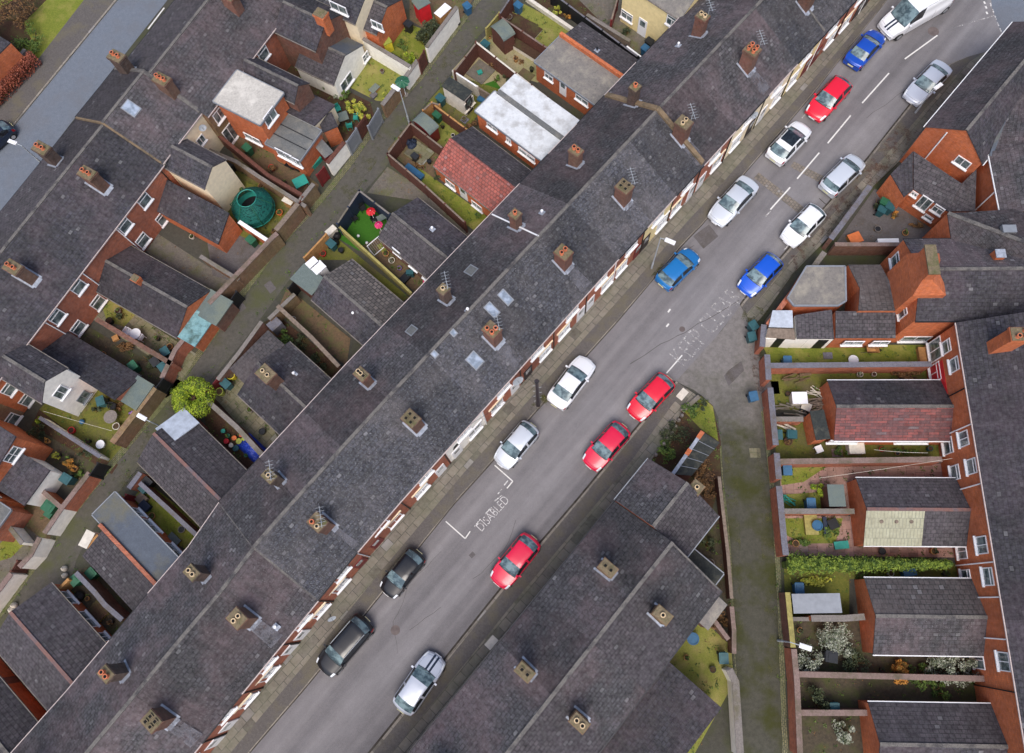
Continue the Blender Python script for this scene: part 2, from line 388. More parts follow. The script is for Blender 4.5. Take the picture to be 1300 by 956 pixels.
def wall(pts, h, t=.23, mat='brick', cop='coping', label='', name='garden_wall', cat='wall', group=None, cw=.1, hs=None):
    "yard wall through photo pixels taken at its top"
    w = [P(x,y,h) for x, y in pts]
    for q in w: q.z = 0
    L, Rr = ribbon(w, t); o = thing(name, label, cat, (w[0]+w[-1])/2, group)
    mb = MB(); mc = MB(); L2, R2 = ribbon(w, t+cw)
    ch = .07 if cop else 0
    for i in range(len(w)-1):
        mb.prism([Rr[i],Rr[i+1],L[i+1],L[i]], -.05, h-ch)
        if cop: mc.prism([R2[i],R2[i+1],L2[i+1],L2[i]], h-ch, h)
    part('wall_body' if name.endswith('wall') else 'panel', mb, mat, o)
    if cop: part('coping', mc, cop, o, uvdir=w[1]-w[0])
    return o
def fence(pts, h, mat='wood', label='', group=None, t=.07, name='wooden_fence', cat='fence', rail='wood_grey'):
    w = [P(x,y,h) for x, y in pts]
    for q in w: q.z = 0
    o = thing(name, label, cat, (w[0]+w[-1])/2, group)
    L, Rr = ribbon(w, t); mb = MB()
    for i in range(len(w)-1): mb.prism([Rr[i],Rr[i+1],L[i+1],L[i]], 0, h-.05)
    part('fence_panel', mb, mat, o)
    L, Rr = ribbon(w, t+.06); mb = MB()
    for i in range(len(w)-1): mb.prism([Rr[i],Rr[i+1],L[i+1],L[i]], h-.05, h)
    part('top_rail', mb, rail, o)
    for i in range(len(w)-1):
        d = w[i+1]-w[i]; k = max(1, round(d.length/1.9))
        for j in range(k+(i == len(w)-2)):
            q = w[i]+d*(j/k); m = MB(); e = d.normalized(); m.box(q, e, Vector((-e.y,e.x,0)), .055, .075, 0, h+.06); part('post', m, mat, o)
    return o
# ------------------------------------------------------------------ building pieces
_wc = {}
def window_mesh(w, h, style):
    k = (round(w,2), round(h,2), style)
    if k in _wc: return _wc[k]
    f = MB(); g = MB(); b = .07
    if style == 'door':
        f.bx(-w/2, w/2, -.02, .05, -h/2, h/2); g.bx(-w*.3, w*.3, .052, .06, h*.08, h*.4)
    else:
        f.bx(-w/2, w/2, -.02, .05, h/2-b, h/2); f.bx(-w/2, w/2, -.02, .05, -h/2, -h/2+b)
        f.bx(-w/2, -w/2+b, -.02, .05, -h/2+b, h/2-b); f.bx(w/2-b, w/2, -.02, .05, -h/2+b, h/2-b)
        if style in ('v','sash2'): f.bx(-.03, .03, -.02, .045, -h/2+b, h/2-b)
        if style in ('t','std'): f.bx(-w/2+b, w/2-b, -.02, .045, h*.16, h*.16+.06)
        if style == 'std': f.bx(-.03, .03, -.02, .04, -h/2+b, h*.16)
        if style == 'grid':
            f.bx(-.02, .02, -.02, .045, -h/2+b, h/2-b); f.bx(-w/2+b, -.02, -.02, .045, -.02, .02); f.bx(.02, w/2-b, -.02, .045, -.02, .02)
        if style != 'roof': f.bx(-w/2-.07, w/2+.07, -.02, .15, -h/2-.09, -h/2-.002)
        g.bx(-w/2+b*.6, w/2-b*.6, -.015, .015, -h/2+b*.6, h/2-b*.6)
    _wc[k] = (f, g); return _wc[k]
_wm = {}
def window(parent, pos, out, w=1.0, h=1.25, style='std', fm='white', gm='glass', name='window'):
    k = (round(w,2), round(h,2), style, fm, gm)
    if k not in _wm:
        f, g = window_mesh(w, h, style)
        _wm[k] = (f.mesh('window_frame', M[fm]), g.mesh('window_glass', M[gm]))
    rz = math.atan2(out.y, out.x)-math.pi/2
    o = link('front_door' if style == 'door' else name, _wm[k][0], parent, pos-org(parent), rz)
    link('glass', _wm[k][1], o)
    return o
def gable(parent, A, B, Cc, D, ze, zr, wallm, roofm, roofm2=None, frac=.5, eave=.14, verge=0.0, ridge='ridge', gut='white', wname='wall', rname='roof', ridge_on=True, gutters=(1,1), top=None, zr2=None, oe=None, th=.09):
    """A,B one eave line (ends of the ridge direction), D,Cc the other eave line behind A,B."""
    A,B,Cc,D = [Vector((q.x,q.y,0)) for q in (A,B,Cc,D)]
    u = (B-A).normalized()
    RA = A.lerp(D, frac); RB = B.lerp(Cc, frac); zra = zr; zrb = zr if zr2 is None else zr2
    oe = oe or (eave, eave)
    w = MB(); i = 0
    up = lambda p, z: Vector((p.x,p.y,z))
    ins = .02
    dz = .06
    # walls as five faces each end + sides
    w.poly([up(A,0),up(B,0),up(B,ze-dz),up(A,ze-dz)])
    w.poly([up(Cc,0),up(D,0),up(D,ze-dz),up(Cc,ze-dz)])
    w.poly([up(B,0),up(Cc,0),up(Cc,ze-dz),up(RB,zrb-dz),up(B,ze-dz)])
    w.poly([up(D,0),up(A,0),up(A,ze-dz),up(RA,zra-dz),up(D,ze-dz)])
    w.poly([up(A,ze-dz),up(B,ze-dz),up(RB,zrb-dz),up(RA,zra-dz)])
    w.poly([up(Cc,ze-dz),up(D,ze-dz),up(RA,zra-dz),up(RB,zrb-dz)])
    wo = part(wname, w, wallm, parent, top=top)
    fix_normals(wo)
    def side(E0, E1, ov, mat, nm):
        d = (E0-RA); run = d.length; s0 = (zra-ze)/run; d.normalize()
        e0 = E0+d*ov-u*verge; e1 = E1+(E1-RB).normalized()*ov+u*verge
        m = MB(); m.slab([up(e0,ze-s0*ov), up(e1,ze-s0*ov), up(RB+u*verge,zrb), up(RA-u*verge,zra)], th)
        r = part(nm, m, mat, parent, top=top)
        return r, e0, e1, ze-s0*ov
    r1, e0, e1, z1 = side(A, B, oe[0], roofm, rname)
    r2, f0, f1, z2 = side(D, Cc, oe[1], roofm2 or roofm, rname)
    if ridge_on:
        m = MB(); q = Vector((-u.y,u.x,0)); a = RA-u*verge; b = RB+u*verge
        m.prism([a-q*.11, b-q*.11, b+q*.11, a+q*.11], zr-.06, [zra+.02,zrb+.02,zrb+.02,zra+.02])
        m.v[-8:] = m.v[-8:]
        part('ridge_tiles', m, ridge, parent, uvdir=u, top=top)
    if gut:
        for on, a, b, z, src in ((gutters[0],e0,e1,z1,A-D),(gutters[1],f0,f1,z2,D-A)):
            gut_ = on if isinstance(on,str) else gut
            if on:
                q = src.normalized(); m = MB(); m.prism([a, b, b+q*.065, a+q*.065], z-.11, z-.03); part('gutter', m, gut_, parent, top=top)
    return wo
def fix_normals(o):
    import bmesh
    bm = bmesh.new(); bm.from_mesh(o.data); bmesh.ops.remove_doubles(bm, verts=bm.verts, dist=.0005); bmesh.ops.recalc_face_normals(bm, faces=bm.faces); bm.to_mesh(o.data); bm.free()
    # uv again
    me = o.data; uv = me.uv_layers['UVMap']
    loc = Vector(o.parent.location) if o.parent and o.parent.parent is None else Vector((0,0,0))
    for pl in me.polygons:
        n = pl.normal
        t = Vector((1,0,0)) if abs(n.z) > .97 else Vector((-n.y,n.x,0)).normalized()
        b = n.cross(t)
        for li in pl.loop_indices:
            q = me.vertices[me.loops[li].vertex_index].co+loc; uv.data[li].uv = (q.dot(t), q.dot(b))
def flat_box(parent, F, s0, s1, n0, n1, z, wallm, roofm, lip='grey_metal', zs=None, ov=.1, top=None, wname='extension_wall', rname='extension_roof', th=.12):
    "flat or lean-to block; zs = heights at (s0n0, s1n0, s1n1, s0n1)"
    zs = zs or [z]*4
    c = [F.W(s0,n0), F.W(s1,n0), F.W(s1,n1), F.W(s0,n1)]
    m = MB(); m.prism(c, 0, [q-th for q in zs]); part(wname, m, wallm, parent, top=top)
    sg = 1 if s1 > s0 else -1; ng = 1 if n1 > n0 else -1
    c = [F.W(s0-ov*sg,n0-ov*ng), F.W(s1+ov*sg,n0-ov*ng), F.W(s1+ov*sg,n1+ov*ng), F.W(s0-ov*sg,n1+ov*ng)]
    m = MB(); m.prism(c, [q-th for q in zs], zs); part(rname, m, roofm, parent, uvdir=F.v, top=top)
    if lip:
        m = MB(); k = .07
        for i in range(4):
            a, b = c[i], c[(i+1)%4]; za, zb = zs[i], zs[(i+1)%4]; d = (b-a).normalized(); q = Vector((-d.y,d.x,0))*(sg*ng)
            m.prism([a, b, b-q*k, a-q*k][::1], [za-.15,zb-.15,zb-.15,za-.15], [za+.03,zb+.03,zb+.03,za+.03])
        part('fascia', m, lip, parent, top=top)
def chimney(parent, F, s, n, zt, zb, a=.62, b=.9, pots=4, kind='t', mat='brick_dark', aerial=False, rows=2):
    "a along the row, b across; zt = top of the stack"
    m = MB(); c = F.W(s,n); A, N = F.v, F.n
    m.box(c, A, N, a/2, b/2, zb, zt-.16); m.box(c, A, N, a/2+.05, b/2+.05, zt-.30, zt-.22); m.box(c, A, N, a/2+.06, b/2+.06, zt-.16, zt-.04)
    ch = part('chimney', m, mat, parent)
    m = MB(); m.box(c, A, N, a/2+.02, b/2+.02, zt-.04, zt+.03); part('chimney_cap', m, 'cap', ch, top=parent)
    cols = rows; per = max(1, math.ceil(pots/cols)); k = 0
    for i in range(cols):
        for j in range(per):
            if k >= pots: break
            k += 1
            ds = (i-(cols-1)/2)*a*.46; dn = (j-(per-1)/2)*(b*.86/per)
            r = random.random(); q = F.W(s+ds, n+dn, zt+.03)
            t = kind if kind != 'm' else random.choice('tcs')
            h = .28 if t == 't' else .18
            m = MB(); rr = .135
            if t == 's':
                m.box(q, A, N, .13, .13, zt+.03, zt+.14); pm = 'cap'
            else:
                m.lathe(q, [(rr*1.08,0),(rr,.05),(rr*.92,h-.05),(rr*1.12,h-.04),(rr*1.12,h)], 12); pm = 'pot' if t == 't' else 'pot_cream'
            po = part('chimney_pot', m, pm, ch, top=parent)
            m = MB()
            if t == 's': m.box(q, A, N, .085, .085, zt+.10, zt+.145)
            else: m.tube(q+Vector((0,0,h-.05)), q+Vector((0,0,h+.006)), rr*.72, seg=10)
            # black plug painted as the shade inside the flue, part of the stack group
            part('flue', m, 'soot', ch, top=parent)
    if aerial:
        m = MB(); p0 = F.W(s+a*.5, n-b*.3, zt-.3); p1 = p0+Vector((0,0,1.3)); m.tube(p0, p1, .02, seg=5)
        d = (F.v*.6+F.n*.8).normalized(); m.tube(p1-d*.55, p1+d*.75, .018, seg=5); e = Vector((-d.y,d.x,0))
        for i in range(6): q = p1-d*.45+d*i*.22; m.tube(q-e*.26, q+e*.26, .010, seg=4)
        part('tv_aerial', m, 'lampgrey', ch, top=parent)
    return ch
def flashing(parent, F, s, n, a, b, zf):
    "lead apron lying on the roof slope around a stack; zf(n) = slope height"
    m = MB(); A = .13
    for s0,s1,n0,n1 in ((s-a/2-A, s-a/2+.01, n-b/2-A, n+b/2+A),(s+a/2-.01, s+a/2+A, n-b/2-A, n+b/2+A),(s-a/2, s+a/2, n-b/2-A*1.8, n-b/2+.01)):
        m.slab([F.W(s0,n0,zf(n0)+.03), F.W(s1,n0,zf(n0)+.03), F.W(s1,n1,zf(n1)+.03), F.W(s0,n1,zf(n1)+.03)], .03)
    part('flashing', m, 'flash', parent)
# ------------------------------------------------------------------ cars
def lerp_prof(k, x): return interp(k, x)
CARS = {
 # L, W, height, xc cowl, xr roof front, xb roof rear, xg rear glass foot, boot height, hood front z
 'hatch':  dict(L=3.95, W=1.72, H=1.46, hood=[(0,.50),(.06,.66),(.22,.76),(.98,.98)], xc=.98, xr=1.72, xb=3.28, xg=3.72, tail=[(3.72,1.02),(3.86,.92),(3.95,.62)], belt=.93),
 'hatch2': dict(L=4.15, W=1.76, H=1.47, hood=[(0,.48),(.07,.66),(.28,.77),(1.12,.98)], xc=1.12, xr=1.86, xb=3.36, xg=3.90, tail=[(3.90,1.02),(4.05,.92),(4.15,.62)], belt=.93),
 'saloon': dict(L=4.5, W=1.78, H=1.43, hood=[(0,.48),(.07,.66),(.32,.76),(1.20,.96)], xc=1.20, xr=1.98, xb=3.12, xg=3.80, tail=[(3.80,1.02),(4.36,.97),(4.46,.86),(4.5,.6)], belt=.90),
 'suv':    dict(L=4.65, W=1.85, H=1.66, hood=[(0,.58),(.07,.78),(.3,.92),(1.12,1.10)], xc=1.12, xr=1.80, xb=4.0, xg=4.38, tail=[(4.38,1.16),(4.56,1.02),(4.65,.70)], belt=1.04),
 'cross':  dict(L=4.3, W=1.82, H=1.56, hood=[(0,.55),(.07,.74),(.3,.87),(1.08,1.05)], xc=1.08, xr=1.84, xb=3.40, xg=4.00, tail=[(4.00,1.08),(4.2,.98),(4.3,.66)], belt=.98),
 'mpv':    dict(L=4.2, W=1.76, H=1.60, hood=[(0,.52),(.07,.72),(.3,.84),(.95,1.02)], xc=.95, xr=1.78, xb=3.75, xg=4.02, tail=[(4.02,1.06),(4.14,.94),(4.2,.66)], belt=.96),
 'van':    dict(L=5.9, W=2.0, H=2.45, hood=[(0,.6),(.08,.85),(.35,1.02),(.95,1.22)], xc=.95, xr=1.75, xb=5.75, xg=5.86, tail=[(5.86,1.3),(5.88,1.0),(5.9,.66)], belt=1.30),
}
def seam_mesh(c, xs, S, vtx, xc, xr, xb, mid):
    # thin dark seams: bonnet shut line, roof edges, door gaps
    mm = MB()
    for sgn in (1,-1):
        ii = [i for i, x in enumerate(xs) if xr+.05 <= x <= xb-.05]
        for a, b in zip(ii, ii[1:]):
            p0 = vtx(a,6,sgn)+Vector((0,-.02*sgn,.014)); p1 = vtx(b,6,sgn)+Vector((0,-.02*sgn,.014)); mm.tube(p0, p1, .009, seg=4, cap=False)
        for xd in (xc+.22, mid-.05, xb-.2):
            i = min(range(len(xs)), key=lambda i: abs(xs[i]-xd))
            for j in (1,2,3):
                p0, p1 = vtx(i,j,sgn), vtx(i,j+1,sgn); mm.tube(p0+Vector((0,.002*sgn,0)), p1+Vector((0,.002*sgn,.002)), .007, seg=4, cap=False)
        ii = [i for i, x in enumerate(xs) if .25 <= x <= xc]
        for a, b in zip(ii, ii[1:]):
            mm.tube(vtx(a,6,sgn)+Vector((0,0,.001)), vtx(b,6,sgn)+Vector((0,0,.001)), .006, seg=4, cap=False)
    i = min(range(len(xs)), key=lambda i: abs(xs[i]-.22))
    for sgn in (1,-1):
        for j in range(6,9): mm.tube(vtx(i,j,sgn)+Vector((0,0,.001)), vtx(i,j+1,sgn)+Vector((0,0,.001)), .007, seg=4, cap=False)
    i = min(range(len(xs)), key=lambda i: abs(xs[i]-xc))
    for sgn in (1,-1):
        for j in range(6,9): mm.tube(vtx(i,j,sgn)+Vector((-.01,0,.004)), vtx(i,j+1,sgn)+Vector((-.01,0,.004)), .022, seg=4, cap=False)
    return mm
_carm = {}
def car_meshes(kind):
    if kind in _carm: return _carm[kind]
    c = CARS[kind]; L, W, H = c['L'], c['W']/2, c['H']
    xc, xr, xb, xg = c['xc'], c['xr'], c['xb'], c['xg']
    prof = c['hood']+[(xr,H-.05),(xr+.28,H-.01),((xr+xb)/2,H),(xb-.2,H-.02),(xb,H-.06)]+c['tail']
    base = set([0,.03,.07,.13,.2,.3,.42,.55,.7,.85,L-.03,L-.07,L-.13,L-.2,L-.3,L-.42,xc,xr,xb,xg,xc+.05,xg-.05])
    x = .9
    while x < L-.45: base.add(round(x,3)); x += .16
    xs = sorted(base); ys = [xs[0]]
    for v in xs[1:]:
        if v-ys[-1] > .024 : ys.append(v)
    for v in (xc,xr,xb,xg): 
        i = min(range(len(ys)), key=lambda i: abs(ys[i]-v)); ys[i] = v
    xs = sorted(set(ys))
    def hw(x):
        f = x/L; e = 0
        if f < .26: e = .17*((.26-f)/.26)**2.2
        if f > .80: e = .16*((f-.80)/.20)**2.8
        return W*(1-e)
    def sect(x):
        w = hw(x); t = interp(prof, x); be = c['belt']+.05*(x/L)
        bl = min(be, t-.05)
        g = max(0, min(1, (t-bl-.05)/(H-c['belt']-.08)))
        yr = w*(.80-.07*g) if kind != 'van' else w*(.86-.02*g)
        y4 = w*(.955-.03*g); z4 = bl+.02*1
        z5 = t-.035-.035*g
        lo = .20 if .3 < x < L-.3 else .24
        pts = [(w*.93,lo),(w*.985,.34),(w,.5*(bl+.34)+.02),(w*.985,bl-.04),(y4,z4),(y4+(yr-y4)*.5, z4+(z5-z4)*.52),(yr,z5),(yr*.80,t-.012-.008*g),(yr*.42,t-.002),(0,t)]
        return pts, g
    S = [sect(x) for x in xs]
    m = {k: ([],[]) for k in ('body','windscreen','rear_window','side_window','headlight_a','headlight_b','taillight_a','taillight_b','trim','grille')}
    nj = 10
    def vtx(i, j, sgn):
        y, z = S[i][0][j]; x = xs[i]; f = (y/W)**2.2
        x += .24*max(0, 1-x/(L*.46))*f if x < L*.46 else -.20*max(0, (x-L*.60)/(L*.40))*f
        return Vector((x-L/2, y*sgn, z))
    mid = (xr+xb)/2
    for i in range(len(xs)-1):
        xm = (xs[i]+xs[i+1])/2
        for sgn in (1,-1):
            for j in range(nj-1):
                k = 'body'
                if xc < xm < xr and j >= 6: k = 'windscreen'
                elif xb < xm < xg and j >= 6 and kind != 'van': k = 'rear_window'
                elif j in (4,5) and xc+.28 < xm < (xg-.12 if kind != 'saloon' else xg-.32) and not (abs(xm-mid+.05) < .045): 
                    k = 'side_window'
                    if kind == 'van' and xm > xr+.75: k = 'body'
                elif j == 0: k = 'trim'
                if xm < .42 and j in (3,4,5) and xm > .03 : k = 'headlight_a' if sgn > 0 else 'headlight_b'
                if xm > L-.24 and j in (2,3) : k = 'taillight_a' if sgn > 0 else 'taillight_b'
                V, Fc = m[k]; n = len(V)
                q = [vtx(i,j,sgn), vtx(i+1,j,sgn), vtx(i+1,j+1,sgn), vtx(i,j+1,sgn)]
                if sgn < 0: q = q[::-1]
                V += q; Fc.append((n,n+1,n+2,n+3))
    for i, k in ((0,'body'),(len(xs)-1,'body')):
        V, Fc = m[k]; n = len(V)
        q = [vtx(i,j,1) for j in range(nj)]+[vtx(i,j,-1) for j in range(nj-2,-1,-1)]
        if i == 0: q = q[::-1]
        V += q; Fc.append(tuple(range(n, n+len(q))))
    SM = seam_mesh(c, xs, S, vtx, xc, xr, xb, mid)
    out = {}
    for k, (V, Fc) in m.items():
        if not V: continue
        nb = len(Fc)
        if k == 'body':
            o_ = len(V); V = V+list(SM.v); Fc = Fc+[tuple(a+o_ for a in f) for f in SM.f]
        mb = MB(); mb.v = V; mb.f = Fc; me = mb.mesh('car_'+k.split('_')[0], None, smooth=True)
        if k == 'body':
            me.materials.append(M['white']); me.materials.append(M['black'])
            for q in range(nb, len(me.polygons)): me.polygons[q].material_index = 1
        import bmesh
        bm = bmesh.new(); bm.from_mesh(me); bmesh.ops.remove_doubles(bm, verts=bm.verts, dist=.001); bm.to_mesh(me); bm.free()
        for pl in me.polygons: pl.use_smooth = len(pl.vertices) <= 4
        out[k] = me
    z = .02
    wh = MB(); r = .31 if kind not in ('suv','van') else .35
    wh.tube((0,-.1,0),(0,.1,0), r, seg=20); out['tyre'] = wh.mesh('tyre', M['tyre'])
    wh = MB(); wh.tube((0,-.105,0),(0,.105,0), r*.62, seg=16); out['rim'] = wh.mesh('wheel_rim', M['rim'])
    mm = MB(); mm.bx(-.06,.06,-.08,.08,-.05,.05); out['mirror'] = mm.mesh('mirror', None)
    mm = MB(); mm.bx(-.012,.012,-.26,.26,-.055,.055); out['plate'] = mm.mesh('plate', None)
    mm_unused = None
    out['_'] = (c, r)
    _carm[kind] = out; return out
def car(kind, front, rear, paint, label, name='parked_car', cat='car', zc=.8, rails=False, pano=None, glass='carglass', length=None, rear_plate='plate', rear_door=False, stripes=None):
    "front / rear: photo pixels of the two ends"
    a, b = P(*front, zc), P(*rear, zc); a.z = b.z = 0
    mo = car_meshes(kind); c, r = mo['_']; L, W = c['L'], c['W']/2
    d = (a-b); ctr = (a+b)/2; ang = math.atan2(d.y, d.x)+math.pi     # local -x is the front
    sc = (length or d.length)/L
    sc = max(.9, min(1.12, sc))
    t = thing(name, label, cat, ctr, 'vehicles parked along the street', ang); t.scale = (sc,sc**.5,sc**.5)
    def ad(nm, key, mat, loc=None, par=None, slot=True):
        me = mo[key]
        if len(me.materials) == 0: me.materials.append(M[mat])
        o = link(nm, me, par or t, loc)
        if slot: o.material_slots[0].link = 'OBJECT'; o.material_slots[0].material = M[mat]
        return o
    body = ad('body','body',paint)
    ad('windscreen','windscreen',glass)
    if 'rear_window' in mo: ad('rear_window','rear_window',glass)
    ad('side_windows','side_window','carglass_dark'); ad('sill_trim','trim','black')
    for k in ('headlight_a','headlight_b'): ad('headlight',k,'lamp_clear')
    for k in ('taillight_a','taillight_b'): ad('taillight',k,'lamp_red')
    fx = .78*L/4; 
    for x in (-L/2+.80, L/2-.74):
        for s in (1,-1):
            o = ad('wheel','tyre','tyre',(x, s*(W-.10), r)); ad('rim','rim','rim',None,o)
    for s in (1,-1): ad('door_mirror','mirror',paint,(-L/2+c['xc']+.36, s*(W+.06), c['belt']+.06))
    ad('number_plate','plate','white',(-L/2-.008,0,.42)); ad('number_plate','plate','plate',(L/2+.008,0,.62))
    zt = c['H']
    if pano:
        m = MB(); m.bx(-L/2+c['xr']-.02, L/2-(L-c['xb'])-.5, -W*.62, W*.62, zt-.02, zt+.012); me = m.mesh('roof_glass', M[pano]); link('roof_glass', me, t)
    if rails:
        for s in (1,-1):
            m = MB(); m.tube((-L/2+c['xr']+.1, s*W*.73, zt-.01), (-L/2+c['xb']-.1, s*W*.73, zt-.01), .022, seg=6); link('roof_rail', m.mesh('roof_rail', M['lampgrey']), t)
    if stripes:
        for s in (1,-1):
            m = MB(); y = s*.14
            pr = c['hood']
            for (x0,z0),(x1,z1) in zip(pr[1:], pr[2:]): m.slab([Vector((x0-L/2,y-.07,z0+.012)),Vector((x1-L/2,y-.07,z1+.012)),Vector((x1-L/2,y+.07,z1+.012)),Vector((x0-L/2,y+.07,z0+.012))], .01)
            link('bonnet_stripe', m.mesh('bonnet_stripe', M[stripes]), t)
    m = MB(); m.tube((L/2-(L-c['xb'])-.12,0,zt-.03),(L/2-(L-c['xb'])+.12,0,zt+.16), .009, seg=5); link('aerial', m.mesh('aerial', M['black']), t)
    if kind in ('hatch','hatch2','mpv','suv','cross','saloon'):
        m = MB(); x0 = -L/2+c['xc']+.02
        for y0, y1 in ((.55,-.05),(-.05,-.6)):
            z0 = interp([(c['xc'],c['hood'][-1][1]),(c['xr'],zt-.05)], c['xc']+.06)+.012
            m.tube((x0+.02,y0,z0),(x0+.12,y1,z0+.06), .010, seg=4)
        link('wipers', m.mesh('wipers', M['black']), t)
    return t
# ------------------------------------------------------------------ props
def foliage(c, rx, ry, rz, n, size, mat, hollow=.55, flat=0):
    "leaf-sized faces spread through the crown's volume in uneven clumps"
    mb = MB(); cl = []
    for _ in range(max(5, n//45)):
        while True:
            q = Vector((random.uniform(-1,1),random.uniform(-1,1),random.uniform(-1,1)))
            if hollow < q.length < 1: break
        cl.append((q, random.uniform(.22,.42)))
    for i in range(n):
        q, r = random.choice(cl); d = Vector((random.gauss(0,1),random.gauss(0,1),random.gauss(0,1))).normalized()*r*random.random()**.4
        p = q*.86+d; p = Vector((c.x+p.x*rx, c.y+p.y*ry, max(.03, c.z+p.z*rz)))
        a = Vector((random.gauss(0,1),random.gauss(0,1),random.gauss(0,.6))).normalized(); b = a.cross(Vector((random.gauss(0,.5),random.gauss(0,.5),1))).normalized()
        s = size*random.uniform(.6,1.3)
        mb.poly([p-a*s, p-b*s*.5, p+a*s, p+b*s*.5])
    return mb
def plant(px, py, z, r, h, mat, label, name='shrub', n=260, size=.09, cat='shrub', group=None, hollow=.4, ry=None):
    c = P(px,py,z); t = thing(name, label, cat, Vector((c.x,c.y,0)), group)
    mb = foliage(Vector((c.x,c.y,max(h*.55,.2))), r, ry or r, h*.5, n, size, mat, hollow); part('leaves', mb, mat, t)
    m = MB()
    for _ in range(5):
        a = random.uniform(0,6.28); m.tube((c.x,c.y,0),(c.x+math.cos(a)*r*.5,c.y+math.sin(a)*r*.5,h*.7), .03, .012, 5)
    part('stems', m, 'leaf_brown', t); return t
_binm = None
def bin_(px, py, body, label, lid=None, ang=0.0, z=1.0, sc=1.0, group='wheelie bins'):
    global _binm
    c = P(px,py,z); c.z = 0
    if _binm is None:
        b = MB(); b.prism([Vector((-.24,-.28,0)),Vector((.24,-.28,0)),Vector((.24,.26,0)),Vector((-.24,.26,0))], .04, .04)
        b = MB(); i = 0
        lo = [(-.21,-.22),(.21,-.22),(.21,.22),(-.21,.22)]; hi = [(-.28,-.30),(.28,-.30),(.28,.30),(-.28,.30)]
        b.v = [Vector((x,y,.03)) for x,y in lo]+[Vector((x,y,.98)) for x,y in hi]
        b.f = [(3,2,1,0),(4,5,6,7),(0,1,5,4),(1,2,6,5),(2,3,7,6),(3,0,4,7)]
        l = MB(); l.slab([Vector((-.30,-.34,.99)),Vector((.30,-.34,.99)),Vector((.30,.34,1.06)),Vector((-.30,.34,1.06))], .045); l.tube((-.24,.37,1.0),(.24,.37,1.0), .02, seg=6)
        l.slab([Vector((-.2,-.2,1.03)),Vector((.2,-.2,1.03)),Vector((.2,.2,1.075)),Vector((-.2,.2,1.075))], .03)
        w = MB(); w.tube((-.27,.30,.1),(-.21,.30,.1), .1, seg=12)
        w2 = MB(); w2.tube((.21,.30,.1),(.27,.30,.1), .1, seg=12)
        _binm = (b.mesh('bin_body', None), l.mesh('bin_lid', None), w.mesh('bin_wheel', M['tyre']), w2.mesh('bin_wheel', M['tyre']))
        for q in _binm[:2]: q.materials.append(M['black'])
    t = thing('wheelie_bin', label, 'bin', c, group, rad(ang)); t.scale = (sc,sc,sc)
    for nm, me, mt in (('bin_body',_binm[0],body),('lid',_binm[1],lid or body)):
        o = link(nm, me, t); o.material_slots[0].link = 'OBJECT'; o.material_slots[0].material = M[mt]
    link('wheel', _binm[2], t); link('wheel', _binm[3], t)
    return t
def pot(px, py, r, h, mat, label, fill='soil', plantm=None, name='plant_pot', cat='plant pot', z=None, n=40):
    c = P(px,py,h if z is None else z); c.z = 0; t = thing(name, label, cat, c)
    m = MB(); m.lathe(c, [(r*.7,0),(r*.95,h*.85),(r,h*.87),(r,h),(r*.86,h),(r*.84,h*.9),(0.001,h*.9)], 16, False); part('pot', m, mat, t, smooth=False)
    m = MB(); m.tube(c+Vector((0,0,h*.86)), c+Vector((0,0,h*.92)), r*.84, seg=14); part('soil', m, fill, t)
    if plantm: part('leaves', foliage(c+Vector((0,0,h+.1)), r*1.1, r*1.1, .22, n, .06, plantm, .1), plantm, t)
    return t
def ring_frame(F, s0, s1, n0, n1): return [F.W(s0,n0),F.W(s1,n0),F.W(s1,n1),F.W(s0,n1)]
def block(px, py, w, d, h, ang, mat, label, name, cat, z=None, topm=None, legs=False, lidname='lid'):
    "box-like yard object with a lid or top of its own"
    c = P(px,py,h if z is None else z); c.z = 0; a = rad(ang); A = Vector((math.cos(a),math.sin(a),0)); N = Vector((-A.y,A.x,0))
    t = thing(name, label, cat, c)
    if legs:
        m = MB(); m.box(c, A, N, w/2, d/2, h-.04, h); part('table_top', m, topm or mat, t, uvdir=A)
        for i in (1,-1):
            for j in (1,-1):
                m = MB(); m.box(c+A*(w/2-.06)*i+N*(d/2-.06)*j, A, N, .03, .03, 0, h-.04); part('leg', m, mat, t)
    else:
        m = MB(); m.box(c, A, N, w/2, d/2, 0, h-.06); part('body', m, mat, t)
        m = MB(); m.box(c, A, N, w/2+.03, d/2+.03, h-.06, h); part(lidname, m, topm or mat, t, uvdir=A)
    return t
